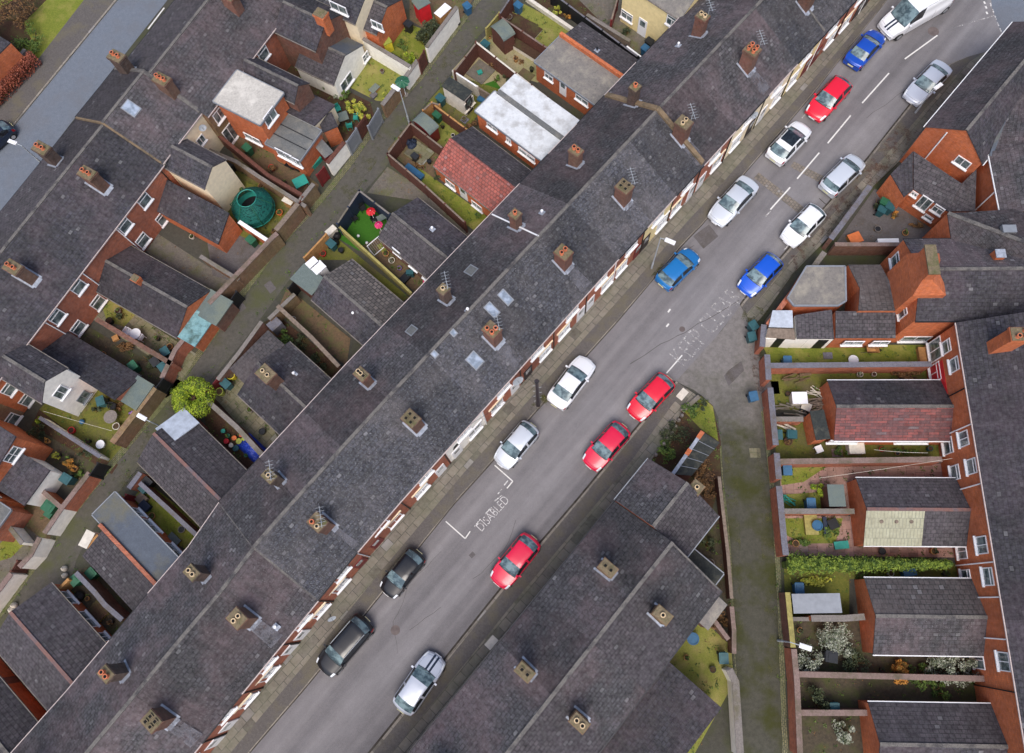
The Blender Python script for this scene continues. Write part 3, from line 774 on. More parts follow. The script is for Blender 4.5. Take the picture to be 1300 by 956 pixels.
def shed(pts, h, mat, roofm, label, name='garden_shed', cat='shed', ridge=None, barrel=False, door=None):
    "pts: four photo pixels of the roof corners (at height h), in order; ridge height makes a pitched roof along pts[0]-pts[1]"
    q = [P(x,y,h) for x,y in pts]; A = q[0].copy(); A.z = 0
    u = (q[1]-q[0]); v = (q[3]-q[0]+q[2]-q[1])/2; u.z = v.z = 0; v = v-u*(v.dot(u)/u.dot(u))
    B = A+u; Cc = B+v; D = A+v; t = thing(name, label, cat, (A+Cc)/2)
    U = u.normalized(); V = v.normalized(); k = .08
    a,b,c,d = A+U*k+V*k, B-U*k+V*k, Cc-U*k-V*k, D+U*k-V*k
    if ridge:
        gable(t, a, b, c, d, h, ridge, mat, roofm, eave=.08, verge=.08, ridge_on=False, gut=None, th=.05)
    elif barrel:
        m = MB(); m.prism([a,b,c,d], 0, h-.05)
        n = 8
        for i in range(n):
            t0, t1 = math.pi*i/n, math.pi*(i+1)/n
            f = lambda tt: ((1-math.cos(tt))/2, h-.05+math.sin(tt)*barrel)
            (x0,z0),(x1,z1) = f(t0), f(t1)
            for e in (a,b):
                pass
        part('walls', m, mat, t)
        m = MB()
        for i in range(n):
            t0, t1 = math.pi*i/n, math.pi*(i+1)/n
            x0,z0 = (1-math.cos(t0))/2, h-.03+math.sin(t0)*barrel
            x1,z1 = (1-math.cos(t1))/2, h-.03+math.sin(t1)*barrel
            m.slab([A.lerp(D,x0)+Vector((0,0,z0)), B.lerp(Cc,x0)+Vector((0,0,z0)), B.lerp(Cc,x1)+Vector((0,0,z1)), A.lerp(D,x1)+Vector((0,0,z1))], .05)
        part('curved_roof', m, roofm, t)
        for e0, e1 in ((a,d),(b,c)):
            m = MB(); pts2 = [e0+Vector((0,0,h-.05))]+[e0.lerp(e1,(1-math.cos(math.pi*i/n))/2)+Vector((0,0,h-.06+math.sin(math.pi*i/n)*barrel)) for i in range(1,n)]+[e1+Vector((0,0,h-.05))]
            m.poly(pts2); m.poly([p+(U if e0 is b else -U)*.01 for p in pts2[::-1]]); part('gable_end', m, mat, t)
    else:
        m = MB(); m.prism([a,b,c,d], 0, h-.07); part('walls', m, mat, t)
        m = MB(); m.prism([A,B,Cc,D], h-.07, h); part('roof', m, roofm, t, uvdir=U)
    return t, (a,b,c,d,U,V)
def street_lamp(base, head, label, arm=.9, h=None, group='street lamps'):
    b = P(*base, 0)
    best = min([x*.05 for x in range(60,200)], key=lambda hh: (P(*head, hh)-Vector((b.x,b.y,hh))).length)
    hh = best; hd = P(*head, hh)
    t = thing('street_lamp', label, 'street lamp', b, group)
    m = MB(); m.tube(b, b+Vector((0,0,1.1)), .09, .075, 10); m.tube(b+Vector((0,0,1.1)), b+Vector((0,0,hh-.1)), .055, .035, 10); part('pole', m, 'lampgrey', t)
    return t, b, hh
def lamp_head(t, b, hh, tip, L=.75):
    d = (P(*tip, hh)-Vector((b.x,b.y,hh))); d.z = 0; ln = max(.5, d.length); d.normalize(); q = b+Vector((0,0,hh)); n = Vector((-d.y,d.x,0))
    m = MB(); m.tube(q-Vector((0,0,.12)), q+d*(ln-L*.5)+Vector((0,0,.03)), .03, seg=8); part('arm', m, 'lampgrey', t)
    m = MB(); c = q+d*(ln-L*.1); c.z = 0; m.box(c, d, n, L/2, .15, hh-.05, hh+.05); m.box(c, d, n, L/2-.08, .10, hh+.05, hh+.09); part('lamp_head', m, 'white', t)
# ================================================================== SETTING
M['channel'] = m_ground('channel_dirt', (62,56,50), (92,86,80), (50,44,36), 1.2, 5)
M['setts'] = m_tiles('crossing_setts', (138,126,110), (118,108,98), (98,92,86), .25, .25, .03, rnd=0, streak=0)
mb = MB(); mb.bx(-400, 400, -400, 500, -2, 0); struct('ground', mb, 'ground')
KL = [(300,975),(397,862),(577,639),(625,586),(679,523.6),(780,412.6),(830.6,352.7),(865,312),(897,279),(946,219),(1000,157),(1037,113),(1086,50),(1120,8),(1160,-45)]
KR = [(470,956),(565,838),(635.5,749),(688,688),(738,630),(805,548),(858,484.5),(916,420),(946,380),(1000,318),(1050,261),(1099,205),(1155.5,133.5)]
KC = [(1155.5,133.5),(1185,100),(1205,82),(1228,73),(1262,66),(1300,60)]
def w0(q, z=0): v = P(q[0],q[1],0); v.z = z; return v
def ext(a, b, L): return a+(a-b).normalized()*L
kl = [w0(q) for q in KL]; kl = [ext(kl[0],kl[1],45)]+kl
kr = [w0(q) for q in KR]; kr = [ext(kr[0],kr[1],45)]+kr; kc = [w0(q) for q in KC]
def resamp(k, n):
    d = [0]
    for a, b in zip(k, k[1:]): d.append(d[-1]+(b-a).length)
    out = []
    for i in range(n):
        x = d[-1]*i/(n-1); j = max(q for q in range(len(d)-1) if d[q] <= x+1e-6); out.append(k[j].lerp(k[j+1], min(1,(x-d[j])/(d[j+1]-d[j]))))
    return out
rl, rq = resamp(kl,60), resamp(kr,60)
mb = MB()
for i in range(59): mb.prism([rl[i],rl[i+1],rq[i+1],rq[i]], -.2, .010)
struct('road', mb, 'road', FM.n*-1)
far = kl[-1]+(kl[-1]-kl[-2]).normalized()*50
mb = MB(); mb.prism([kc[0],kc[1],kc[2],kc[3],kc[4],kc[5],kc[5]+Vector((60,0,0)),kc[5]+Vector((60,80,0)),far,kl[-1]], -.2, .010)
struct('road_junction', mb, 'road', FM.n*-1)
sheet('side_road', [(1254,-60),(1259,8),(1266,30),(1275,46),(1400,52),(1400,-60)], 'road_blue', .014)
for q in ([(957,226),(963,219),(1024,266),(1017,274)], [(1003,212),(1008,205),(1056,229),(1050,237)]): sheet('crossing_band', q, 'setts', .015, FM.v)
def circle(px, py, r, n=18, k=1.0):
    c = w0((px,py)); return [c+Vector((math.cos(6.2832*i/n)*r, math.sin(6.2832*i/n)*r*k, 0)) for i in range(n)]
M['iron'] = m_plain('cast_iron', (96,86,84), .7)
for q in ((502,800,.32),(1185,40,.45),(866,418,.22)):
    mb = MB(); mb.prism(circle(*q), -.1, .018); solo('manhole_cover', mb, 'iron', {502:'round iron manhole cover in the road beside the black estate car',1185:'round manhole cover in the junction tarmac near the white van',866:'small round cover in the road beside the worn lettering'}[q[0]], 'manhole cover', 'manhole covers')
# footways (kerb + flags + dark strip)
def footway(name, ks, inner, dark=.55, kz=.12):
    "ks kerb polyline (world), inner polyline (world), matched by resampling"
    n = 50; a, b = resamp(ks,n), resamp(inner,n); K = MB(); D = MB(); S = MB()
    for i in range(n-1):
        def at(j, d): 
            v = (b[j]-a[j]); L = max(v.length,.2); return a[j]+v*min(.98,d/L)
        def fr(j, f): return a[j].lerp(b[j], f)
        K.prism([a[i],a[i+1],at(i+1,.16),at(i,.16)], -.1, kz)
        if dark > 0:
            D.prism([at(i,.16),at(i+1,.16),fr(i+1,dark),fr(i,dark)], -.1, kz-.006)
            S.prism([fr(i,dark),fr(i+1,dark),b[i+1],b[i]], -.1, kz-.002)
        else: S.prism([at(i,.16),at(i+1,.16),b[i+1],b[i]], -.1, kz-.002)
    struct('kerb', K, 'kerb', FM.v)
    G = MB()
    for i in range(n-1):
        e0 = (a[i]-b[i]).normalized()*.14; e1 = (a[i+1]-b[i+1]).normalized()*.14; G.prism([a[i],a[i+1],a[i+1]+e1,a[i]+e0], -.1, .0145)
    struct('road_channel', G, 'channel', FM.v)
    if dark > 0: struct('footway_tarmac', D, 'pave_dark', FM.v)
    struct('footway_flags', S, 'slab', FM.v)
f_off = [(-60,-1.9),(-44,-1.05),(-34.8,-.5),(-22,.12),(0,.15),(15,.05),(36,-.2),(55,-.4)]
r_off = [(-60,6.9),(-44,7.5),(-41,7.6),(-34,8.2),(-28.3,8.45),(-28.2,8.9),(-16,9.15),(55,9.1)]
inner = [FM.W(s, interp(f_off,s)+.1) for s in (-80,-60,-44,-34.8,-22,0,15,36,46)]
footway('left', kl, inner, .42)
i2 = [FB.W(s,-.1) for s in (-60,-40,-20,0,10.9)]+[w0((868,520)),w0((885,503))]
footway('right', kr[:8], i2, .5)
i3 = [w0(q) for q in [(880,470),(925,425),(968,402),(1006,348),(1063,290),(1108,237),(1160,187),(1178,163),(1275,50)]]
# the crossover where the lane joins, then the upper footway
struct_l = [w0(q) for q in [(858,484.5),(916,420),(946,380)]]
mb = MB(); mb.prism([w0(q) for q in [(858,484.5),(916,420),(940,388),(958,410),(966,440),(925,470),(900,500),(885,497)]], -.1, .03); struct('lane_mouth', mb, 'alley2')
ks = [w0(q) for q in KR[8:]]+kc[1:4]
footway('upper', [w0((940,388))]+ks, [w0(q) for q in [(955,415),(968,402),(1006,348),(1063,290),(1108,237),(1160,187),(1215,125),(1275,60)]], .45)
# dropped manhole plates in the footways
for q, lb in (((866,501),'pale square service cover set in the footway by the red hatchback'),((624,815.7),'pale square service cover in the footway beside the slate roof edge')):
    c = w0(q); mb = MB(); mb.box(c, FM.v, FM.n, .42, .26, .10, .128); solo('service_cover', mb, 'offwhite', lb, 'service cover', 'pale service covers')
# back lanes
AL = [(-60,855),(0,778),(63,690),(108,630),(175,549),(212,505),(270,424.6),(347.5,318),(407,254),(442,210),(478.7,156.5),(530,103.6),(582,34.5),(600,8),(650,-50)]
AR = [(20,900),(60,850),(100,700),(145,632),(200,560),(260,491),(313,428.7),(366,357),(430,279),(492.5,210),(520,156),(575,90),(605,48),(649,4.6),(700,-50)]
a, b = resamp([w0(q) for q in AL],50), resamp([w0(q) for q in AR],50)
mb = MB(); mv = MB()
for i in range(49):
    mb.prism([a[i],a[i+1],b[i+1],b[i]], -.2, .006)
    d = (b[i]-a[i]).normalized()
    mv.prism([a[i]-d*.25,a[i+1]-d*.25,a[i+1]+d*.3,a[i]+d*.3], -.2, .03)
struct('back_lane', mb, 'alley', FM.v); struct('lane_edging', mv, 'moss_brick', FM.v)
L2 = [(858,484.5),(885,497),(905,515),(912,530),(915,600),(925,700),(932,866),(938,980)]
R2 = [(925,425),(963,440),(970,520),(978,580),(985,650),(992,760),(996,866),(1000,980)]
a, b = resamp([w0(q) for q in L2],40), resamp([w0(q) for q in R2],40)
mb = MB(); mv = MB(); mw = MB()
for i in range(39):
    mb.prism([a[i],a[i+1],b[i+1],b[i]], -.2, .007)
    if i > 8:
        d = (b[i]-a[i]).normalized(); mv.prism([a[i],a[i+1],a[i+1]+d*.18,a[i]+d*.18], -.2, .05)
        mw.prism([b[i]-d*.3,b[i+1]-d*.3,b[i+1]+d*.05,b[i]+d*.05], -.2, .04)
struct('side_lane', mb, 'alley2', Vector((1,0,0))); struct('lane_edging', mv, 'moss_brick', Vector((0,1,0))); struct('lane_edging', mw, 'moss_brick', Vector((0,1,0)))
sheet('lane_slab', [(962,484),(988,484),(990,500),(963,501)], 'asphalt_patch', .012)
sheet('lane_slab', [(951,569),(965,569),(966,581),(952,581)], 'yard_slab', .012)
for q in ([(335,362),(343,356),(351,366),(343,373)],[(297,386),(305,380),(313,391),(305,397)]): sheet('lane_slab', q, 'asphalt_patch', .012)
# far street, top left
sheet('far_road', [(150,-60),(212,8),(216,-60),(260,-60),(230,0),(215,22),(96,158),(20,258),(-60,370),(-60,270),(0,180),(17,159),(147,0),(195,-60)][0:0] or [(192,-60),(260,-60),(130,105),(-60,350),(-60,262),(0,180),(147,0)], 'road_blue', .010, FL.n)
sheet('far_footway', [(192,-60),(147,0),(0,178),(-60,250),(-60,205),(0,132),(50,75),(108,0),(150,-60)], 'pave_dark', .1, FL.v, top=.1)
mb = MB(); q = [w0(x) for x in [(194,-60),(148.5,0),(1,179.5),(-60,252)]]; L_, R_ = ribbon(q, .16)
for i in range(3): mb.prism([R_[i],R_[i+1],L_[i+1],L_[i]], -.1, .12)
struct('kerb', mb, 'kerb', FL.v)
sheet('near_footway', [(262,-60),(200,35),(97,160),(-60,372),(-60,420),(20,300),(100,190),(240,20),(300,-60)], 'pave_dark', .1, FL.v, top=.08)
sheet('grass_verge', [(-60,-60),(150,-60),(110,0),(88,28),(50,75),(20,110),(0,132),(-60,200)], 'lawn', .05, top=.06)
sheet('bare_soil', [(-10,20),(18,0),(60,0),(30,30),(40,50),(0,90)], 'soil', .07, top=.075)
mb = MB(); c = [w0(x) for x in [(188,37),(208.5,10)]]; d = (c[1]-c[0]).normalized(); n = Vector((-d.y,d.x,0)); mb.prism([c[0]-n*.06,c[1]-n*.06,c[1]+n*.06,c[0]+n*.06], 0, .016); struct('road_marking', mb, 'paint_line')
# ------------------------------------------------------------------ road markings
def stripe(p, q, w=.1, mat='paint_line', z=.020):
    a, b = w0(p), w0(q); d = (b-a).normalized(); n = Vector((-d.y,d.x,0)); m = MB(); m.prism([a-n*w/2,b-n*w/2,b+n*w/2,a+n*w/2], .012, z); struct('road_marking', m, mat)
for p, q in (((1190,45),(1148.6,75)),((1128.5,93),(1094.5,131)),((1080,146.6),(1050.7,182)),((1040,194),(1012,227)),((1003,238),(978,266))): stripe(p, q, .11)
stripe((866,451),(846,474),.09)
for p, q in (((628,590.7),(651,611)),((651,611),(643.6,620)),((566,662),(590.6,683.8)),((590.6,683.8),(597,674.5))): stripe(p, q, .08)
for p, q in (((602.5,668.5),(610,659)),((616,652.5),(624,644)),((628,636),(637.5,628.5)),((632,627),(637,621)),((640,616),(646,609))): stripe(p, q, .08, 'paint_worn')
for p, q in (((1012,112),(1020,104)),((1018,150),(1026,141)),((972,275),(978,268)),((995,318),(1001,311))): stripe(p, q, .07, 'paint_worn')
for q in ((848,396.5),(846,415)): stripe(q, (q[0]+3,q[1]-4), .12, 'paint_line')
stripe((1209,36),(1262,20),.08,'paint_faint')
for i in range(5): stripe((1257+i*3.1,4+i*8),(1258.6+i*3.1,9+i*8),.1,'paint_worn')
for q in ((1249,2),(1251,8),(1252,15)): stripe(q,(q[0]+1.5,q[1]+3),.14,'paint_line')
def marking_text(txt, p0, p1, height, mat, wide=1.0):
    "road lettering between two pixels (baseline ends)"
    a, b = w0(p0), w0(p1); d = b-a
    cu = bpy.data.curves.new('road_lettering', 'FONT'); cu.body = txt; cu.size = 1; cu.extrude = .004; cu.offset = -.012
    o = bpy.data.objects.new('road_lettering', cu); C.objects.link(o); bpy.context.view_layer.update()
    dg = bpy.context.evaluated_depsgraph_get(); me = bpy.data.meshes.new_from_object(o.evaluated_get(dg)); bpy.data.objects.remove(o)
    xs = [v.co.x for v in me.vertices]; ys = [v.co.y for v in me.vertices]; W_ = max(xs)-min(xs); H_ = max(ys)-min(ys)
    for v in me.vertices: v.co.x = (v.co.x-min(xs))/W_*d.length; v.co.y = (v.co.y-min(ys))/H_*height
    me.materials.clear(); me.materials.append(M[mat])
    o = link('road_lettering', me, None, a+Vector((0,0,.018)), math.atan2(d.y,d.x)); o['kind'] = 'structure'
marking_text('DISABLED', (612,675), (647,636), .60, 'paint_mid2')
marking_text('KEEP CLEAR', (869,466), (946,379), 1.5, 'paint_faint')
# ------------------------------------------------------------------ yard surfaces (px at ground)
Y = [
 # left row yards, bottom to top
 ('yard_paving', [(-60,700),(0,640),(60,690),(63,690),(0,778),(-60,850)], 'yard_grey'),
 ('yard_lawn', [(0,690),(20,672),(32,690),(14,708),(0,712)], 'lawn'),
 ('yard_paving', [(10,610),(72,640),(100,640),(63,690),(20,660),(0,645)], 'yard_brown'),
 ('yard_paving', [(40,545),(60,535),(140,598),(108,632),(60,600),(30,575)], 'yard_dark'),
 ('yard_soil', [(40,540),(50,520),(150,590),(142,602)], 'soil'),
 ('yard_paving', [(50,520),(100,470),(180,510),(168,560),(145,592)], 'moss'),
 ('yard_paving', [(85,425),(105,410),(235,487),(212,505),(180,505)], 'yard_dark'),
 ('yard_paving', [(110,400),(130,372),(250,450),(240,470),(232,480)], 'yard_slab'),
 ('yard_lawn', [(128,384),(145,378),(172,400),(158,415),(136,408)], 'lawn_yellow'),
 ('yard_lawn', [(168,414),(176,406),(200,428),(192,442),(172,436)], 'turf'),
 ('yard_paving', [(165,290),(190,290),(290,355),(300,385),(270,420),(240,390)], 'yard_grey'),
 ('yard_paving', [(262,300),(300,290),(340,318),(305,360),(270,350)], 'asphalt_patch'),
 ('yard_lawn', [(290,200),(300,205),(395,262),(345,318),(285,290)], 'moss'),
 ('yard_paving', [(270,150),(300,150),(405,235),(398,256),(300,205)], 'yard_brown'),
 ('yard_soil', [(340,60),(360,75),(470,130),(478,156),(440,185),(380,150)], 'soil'),
 ('yard_lawn', [(440,100),(464,68),(520,100),(500,130),(478,128),(442,110)], 'lawn_yellow'),
 ('yard_paving', [(405,15),(420,18),(535,95),(530,104),(460,60),(410,40)], 'yard_brown'),
 ('yard_lawn', [(500,40),(515,30),(562,45),(535,90),(490,62)], 'lawn'),
 ('yard_paving', [(520,0),(600,0),(590,20),(560,50),(520,25)], 'yard_brown'),
 # yards behind the main row
 ('yard_paving', [(0,800),(20,790),(60,850),(70,880),(0,880)], 'yard_dark'),
 ('yard_paving', [(60,760),(95,725),(110,720),(175,770),(140,820)], 'yard_dark'),
 ('yard_lawn', [(165,640),(185,610),(258,668),(236,697),(205,680)], 'lawn'),
 ('yard_lawn', [(195,610),(212,612),(270,655),(258,668)], 'moss'),
 ('yard_soil', [(258,500),(262,495),(340,570),(320,600),(262,548)], 'soil'),
 ('yard_slabs', [(268,500),(300,460),(320,480),(352,555),(335,575)], 'yard_slab'),
 ('yard_soil', [(325,415),(352,400),(440,470),(420,483),(366,435)], 'soil'),
 ('yard_concrete', [(352,395),(365,365),(445,430),(440,465)], 'yard_brown'),
 ('yard_path', [(400,330),(425,300),(520,378),(505,385),(440,330)], 'moss'),
 ('yard_astroturf', [(425,300),(437,283),(460,250),(500,280),(470,320),(455,318)], 'turf'),
 ('yard_paving', [(460,312),(482,300),(540,355),(528,372)], 'yard_brown'),
 ('yard_lawn', [(478,312),(488,306),(500,318),(490,326)], 'lawn'),
 ('yard_concrete', [(466,245),(492,212),(560,255),(600,300),(585,310),(530,255)], 'yard_grey'),
 ('yard_paving', [(492,190),(520,156),(572,200),(551,215),(560,240),(530,225)], 'yard_brown'),
 ('yard_lawn', [(515,215),(535,215),(625,280),(612,300),(560,262)], 'lawn'),
 ('yard_lawn', [(530,150),(545,130),(600,168),(570,190),(550,180)], 'lawn_yellow'),
 ('yard_paving', [(545,128),(575,95),(655,120),(603,150),(600,168)], 'moss'),
 ('yard_gravel', [(575,88),(600,60),(660,100),(640,120),(605,118)], 'gravel'),
 ('yard_lawn', [(612,108),(628,102),(636,112),(624,122)], 'turf'),
 ('yard_gravel', [(608,55),(640,20),(735,65),(700,80),(683,105),(640,92)], 'gravel'),
 ('yard_lawn', [(645,20),(665,5),(730,40),(712,62),(690,58)], 'lawn_yellow'),
 ('yard_soil', [(672,0),(740,0),(790,45),(745,30),(700,18)], 'soil'),
 ('yard_soil', [(640,25),(648,15),(684,32),(672,46)], 'soil'),
 ('yard_paving', [(735,0),(800,0),(850,60),(820,75),(790,55)], 'yard_grey'),
 # right hand yards
 ('yard_concrete', [(1075,290),(1110,240),(1175,262),(1205,300),(1150,310),(1060,310)], 'asphalt_patch'),
 ('yard_lawn', [(968,438),(1180,438),(1180,462),(978,462)], 'lawn'),
 ('yard_paving', [(975,468),(1190,468),(1190,484),(1052,484),(1052,520),(985,520)], 'moss'),
 ('yard_paving', [(980,530),(1052,530),(1055,558),(1205,558),(1205,582),(986,584)], 'moss'),
 ('yard_pink', [(990,590),(1205,588),(1205,608),(1083,608),(1083,650),(992,650)], 'yard_pink'),
 ('yard_lawn', [(990,592),(1050,592),(1020,612),(992,616)], 'lawn'),
 ('yard_lawn', [(993,628),(1050,624),(1050,648),(993,650)], 'lawn'),
 ('yard_pink', [(990,655),(1090,655),(1092,691),(1226,691),(1226,708),(992,705)], 'yard_pink'),
 ('yard_lawn', [(995,658),(1070,658),(1060,690),(1020,690),(995,678)], 'lawn'),
 ('yard_paving', [(995,722),(1230,715),(1240,735),(1078,735),(1078,790),(998,790)], 'moss'),
 ('yard_soil', [(998,785),(1100,785),(1103,830),(1250,830),(1262,870),(1262,980),(1000,980)], 'yard_dark'),
 # corner garden and yards of the lower terrace
 ('garden_soil', [(826,581),(868,522),(890,502),(905,515),(915,560),(915,612),(900,660),(859,611)], 'soil'),
 ('garden_grass', [(868,522),(890,503),(905,516),(912,560),(890,545)], 'lawn'),
 ('yard_soil', [(873,703),(910,654),(925,700),(930,790),(914,749)], 'yard_dark'),
 ('yard_paving', [(846,843),(885,785),(903,797),(928,820),(932,866),(880,960),(800,960)], 'lawn_yellow'),
]
for i, (nm, q, mt) in enumerate(Y):
    mb = MB(); mb.prism([w0(x) for x in q], -.2, .012+.003*(i%9)); struct(nm, mb, mt, FR.v if q[0][0] > 950 else FM.v)

# moss and leaf litter lying on the surfaces
for nm, q, mt, z in (('leaf_litter', [(1085,228),(1140,160),(1165,165),(1110,240)], 'litter', .128), ('leaf_litter', [(1045,270),(1085,235),(1100,250),(1050,305)], 'litter', .128), ('leaf_litter', [(950,440),(968,440),(974,500),(960,500)], 'litter', .034),
   ('moss_patch', [(948,385),(975,395),(962,418),(940,405)], 'mosspatch', .128), ('moss_patch', [(668,520),(690,500),(700,512),(678,530)], 'mosspatch', .128), ('moss_patch', [(825,352),(840,335),(850,345),(832,362)], 'mosspatch', .128), ('moss_patch', [(918,560),(936,560),(945,860),(932,860)], 'mosspatch', .012), ('moss_patch', [(960,560),(982,560),(994,860),(975,860)], 'mosspatch', .012),
   ('moss_patch', [(150,590),(175,560),(250,470),(280,480),(200,570),(130,650)], 'mosspatch', .011), ('moss_patch', [(430,240),(480,170),(495,180),(445,255)], 'mosspatch', .011), ('moss_patch', [(540,100),(590,40),(604,48),(560,110)], 'mosspatch', .011), ('leaf_litter', [(1000,330),(1040,280),(1050,290),(1010,345)], 'litter', .128)):
    mb = MB(); mb.prism([w0(x) for x in q], z-.008, z); struct(nm, mb, mt)
# weeds and debris scattered over the yards and along the lane edges
def inside(p, poly):
    c = False; n = len(poly)
    for i in range(n):
        a, b = poly[i], poly[i-1]
        if (a[1] > p[1]) != (b[1] > p[1]) and p[0] < (b[0]-a[0])*(p[1]-a[1])/(b[1]-a[1])+a[0]: c = not c
    return c
def scatter(name, polys, dens, s0, s1, mat, zmax, clump=6, skip=()):
    mb = MB()
    for nm, q, mt in polys:
        if mt in skip: continue
        w = [w0(x) for x in q]; x0, x1 = min(v.x for v in w), max(v.x for v in w); y0, y1 = min(v.y for v in w), max(v.y for v in w)
        for _ in range(int((x1-x0)*(y1-y0)*dens)):
            x, y = random.uniform(x0,x1), random.uniform(y0,y1)
            if not inside((x,y), w): continue
            for _ in range(clump):
                p = Vector((x+random.gauss(0,.09), y+random.gauss(0,.09), .03+random.random()*zmax)); u = Vector((random.gauss(0,1),random.gauss(0,1),random.gauss(0,.4))).normalized(); v = u.cross(Vector((random.gauss(0,.4),random.gauss(0,.4),1))).normalized(); k = random.uniform(s0,s1)
                mb.poly([p-u*k,p-v*k*.6,p+u*k,p+v*k*.6])
    struct(name, mb, mat, kind='stuff')
scatter('weeds', Y, 1.3, .035, .08, 'leaf', .12, 7, ('turf','asphalt_patch','gravel','yard_grey'))
scatter('dead_leaves', Y, 1.6, .03, .06, 'leaf_brown', .02, 4, ('turf',))
E_ = [('', [(a[0]-2,a[1]-3),(a[0]+9,a[1]+5),(b[0]+9,b[1]+5),(b[0]-2,b[1]-3)], 'x') for a, b in zip(AL[1:-1], AL[2:])]+[('', [(a[0]-9,a[1]-5),(a[0]+1,a[1]+1),(b[0]+1,b[1]+1),(b[0]-9,b[1]-5)], 'x') for a, b in zip(AR[1:-1], AR[2:])]
E_ += [('', [(915,600),(922,600),(938,866),(930,866)], 'x'), ('', [(972,500),(980,500),(998,866),(988,866)], 'x')]
scatter('lane_weeds', E_, 1.6, .03, .07, 'leaf', .10, 6)

def crack(pts, w=.05, mat='channel', z=.0165):
    q = [w0(x) for x in pts]; out = [q[0]]
    for a, b in zip(q, q[1:]):
        n = max(2, int((b-a).length/.6))
        for i in range(1, n+1): out.append(a.lerp(b, i/n)+Vector((random.gauss(0,.05),random.gauss(0,.05),0)))
    L_, R_ = ribbon(out, w); m = MB()
    for i in range(len(out)-1): m.prism([R_[i],R_[i+1],L_[i+1],L_[i]], .005, z)
    struct('road_crack', m, mat)
for q, w in (([(800,462),(850,432),(905,402),(938,382)],.03), ([(1040,252),(1065,270)],.06), ([(690,470),(735,430),(800,365)],.03), ([(520,800),(560,770)],.02), ([(600,735),(640,700),(655,660)],.02), ([(830,350),(880,310)],.03), ([(1100,150),(1140,120),(1190,95)],.02), ([(560,700),(520,740),(500,790),(505,830)],.015)): crack(q, w)
for q in ([(905,445),(930,425),(945,470),(925,490)], [(880,300),(900,285),(912,300),(893,316)], [(595,705),(600,700),(604,704),(599,709)]): sheet('road_repair', q, 'asphalt_patch', .0150)
# ================================================================== MAIN TERRACE
def zf_row(ff, rf, ze, zr):
    def z(s, n):
        a, b = ff(s), rf(s); m = (a+b)/2
        return ze+(zr-ze)*((n-a)/(m-a) if (n-a)*(m-a) < (m-a)**2 else (b-n)/(b-m))
    return z
fo = lambda s: interp(f_off, s); ro = lambda s: interp(r_off, s)
ZE, ZR = 4.7, 7.2
zM = zf_row(fo, ro, ZE, ZR)
bM = [-60,-56.2,-52.6,-49.2,-45.7,-42.2,-38.6,-35.1,-31.5,-28.15,-24.4,-20.2,-16,-12.2,-8.3,-4.7,-1.1,2.1,5.3,8.6,11.8,15.6,19.6,23.2,26.8,30.4,34,37.6,41.2,45]
fac0 = {}
face = {-16:'white_render', 5.3:'yellow_cream', 15.6:'cream', 19.6:'cream', 23.2:'yellow_cream', -35.1:'brick', -24.4:'brick', 2.1:'brick', 8.6:'brick'}
# stacks on the party walls: s -> (front pots, kind, rear pots, kind, aerial)
stM = {-45.7:(4,'s',3,'t',0), -38.6:(4,'s',2,'t',0), -31.5:(2,'c',2,'c',0), -24.4:(3,'m',3,'m',1), -16:(4,'s',3,'m',0), -8.3:(3,'m',1,'c',1), -1.1:(2,'t',1,'t',0), 5.3:(4,'s',2,'t',1), 11.8:(2,'c',1,'t',1), 19.6:(4,'t',2,'c',1), 26.8:(3,'t',2,'c',0), 34:(4,'m',2,'t',0)}
namesM = {-38.6:'between the black estate car and the roof with two stacks', -35.1:'with paired white front windows behind the black estate car', -31.5:'whose front stack carries two cream pots', -28.15:'of red brick behind the black hatchback',
 -24.4:'with a mortared party line down its roof by the black hatchback', -20.2:'of dark brick beside the disabled parking bay', -16:'with a white rendered front and a date panel', -12.2:'of red brick behind the silver hatchback, with a satellite dish',
 -8.3:'with a large skylight behind the telegraph pole', -4.7:'with three skylights in its roof', -1.1:'with a two-pot stack above brick front windows', 2.1:'of red brick left of the yellow rendered front', 5.3:'with a yellow rendered front by the street lamp',
 8.6:'of red brick and white windows behind the silver saloon', 11.8:'just above the raised coping across the roof', 15.6:'with a cream front beside the white crossover', 19.6:'with a cream front and a four-pot stack', 23.2:'with a pale yellow front near the red hatchback', 26.8:'of dark brick near the top of the street',
 30.4:'of dark brick beside the bright blue saloon', 34:'of dark brick by the front of the white van', -42.2:'at the lower left, behind the bins', -45.7:'at the lower end of the long row', 37.6:'at the far top end of the long row', 41.2:'beyond the top of the photograph'}
HM = {}
rmF = {-38.6:'slate', -35.1:'slate', -31.5:'slate', 11.8:'slate', 15.6:'slate', 19.6:'slate', -45.7:'slate', -42.2:'slate'}
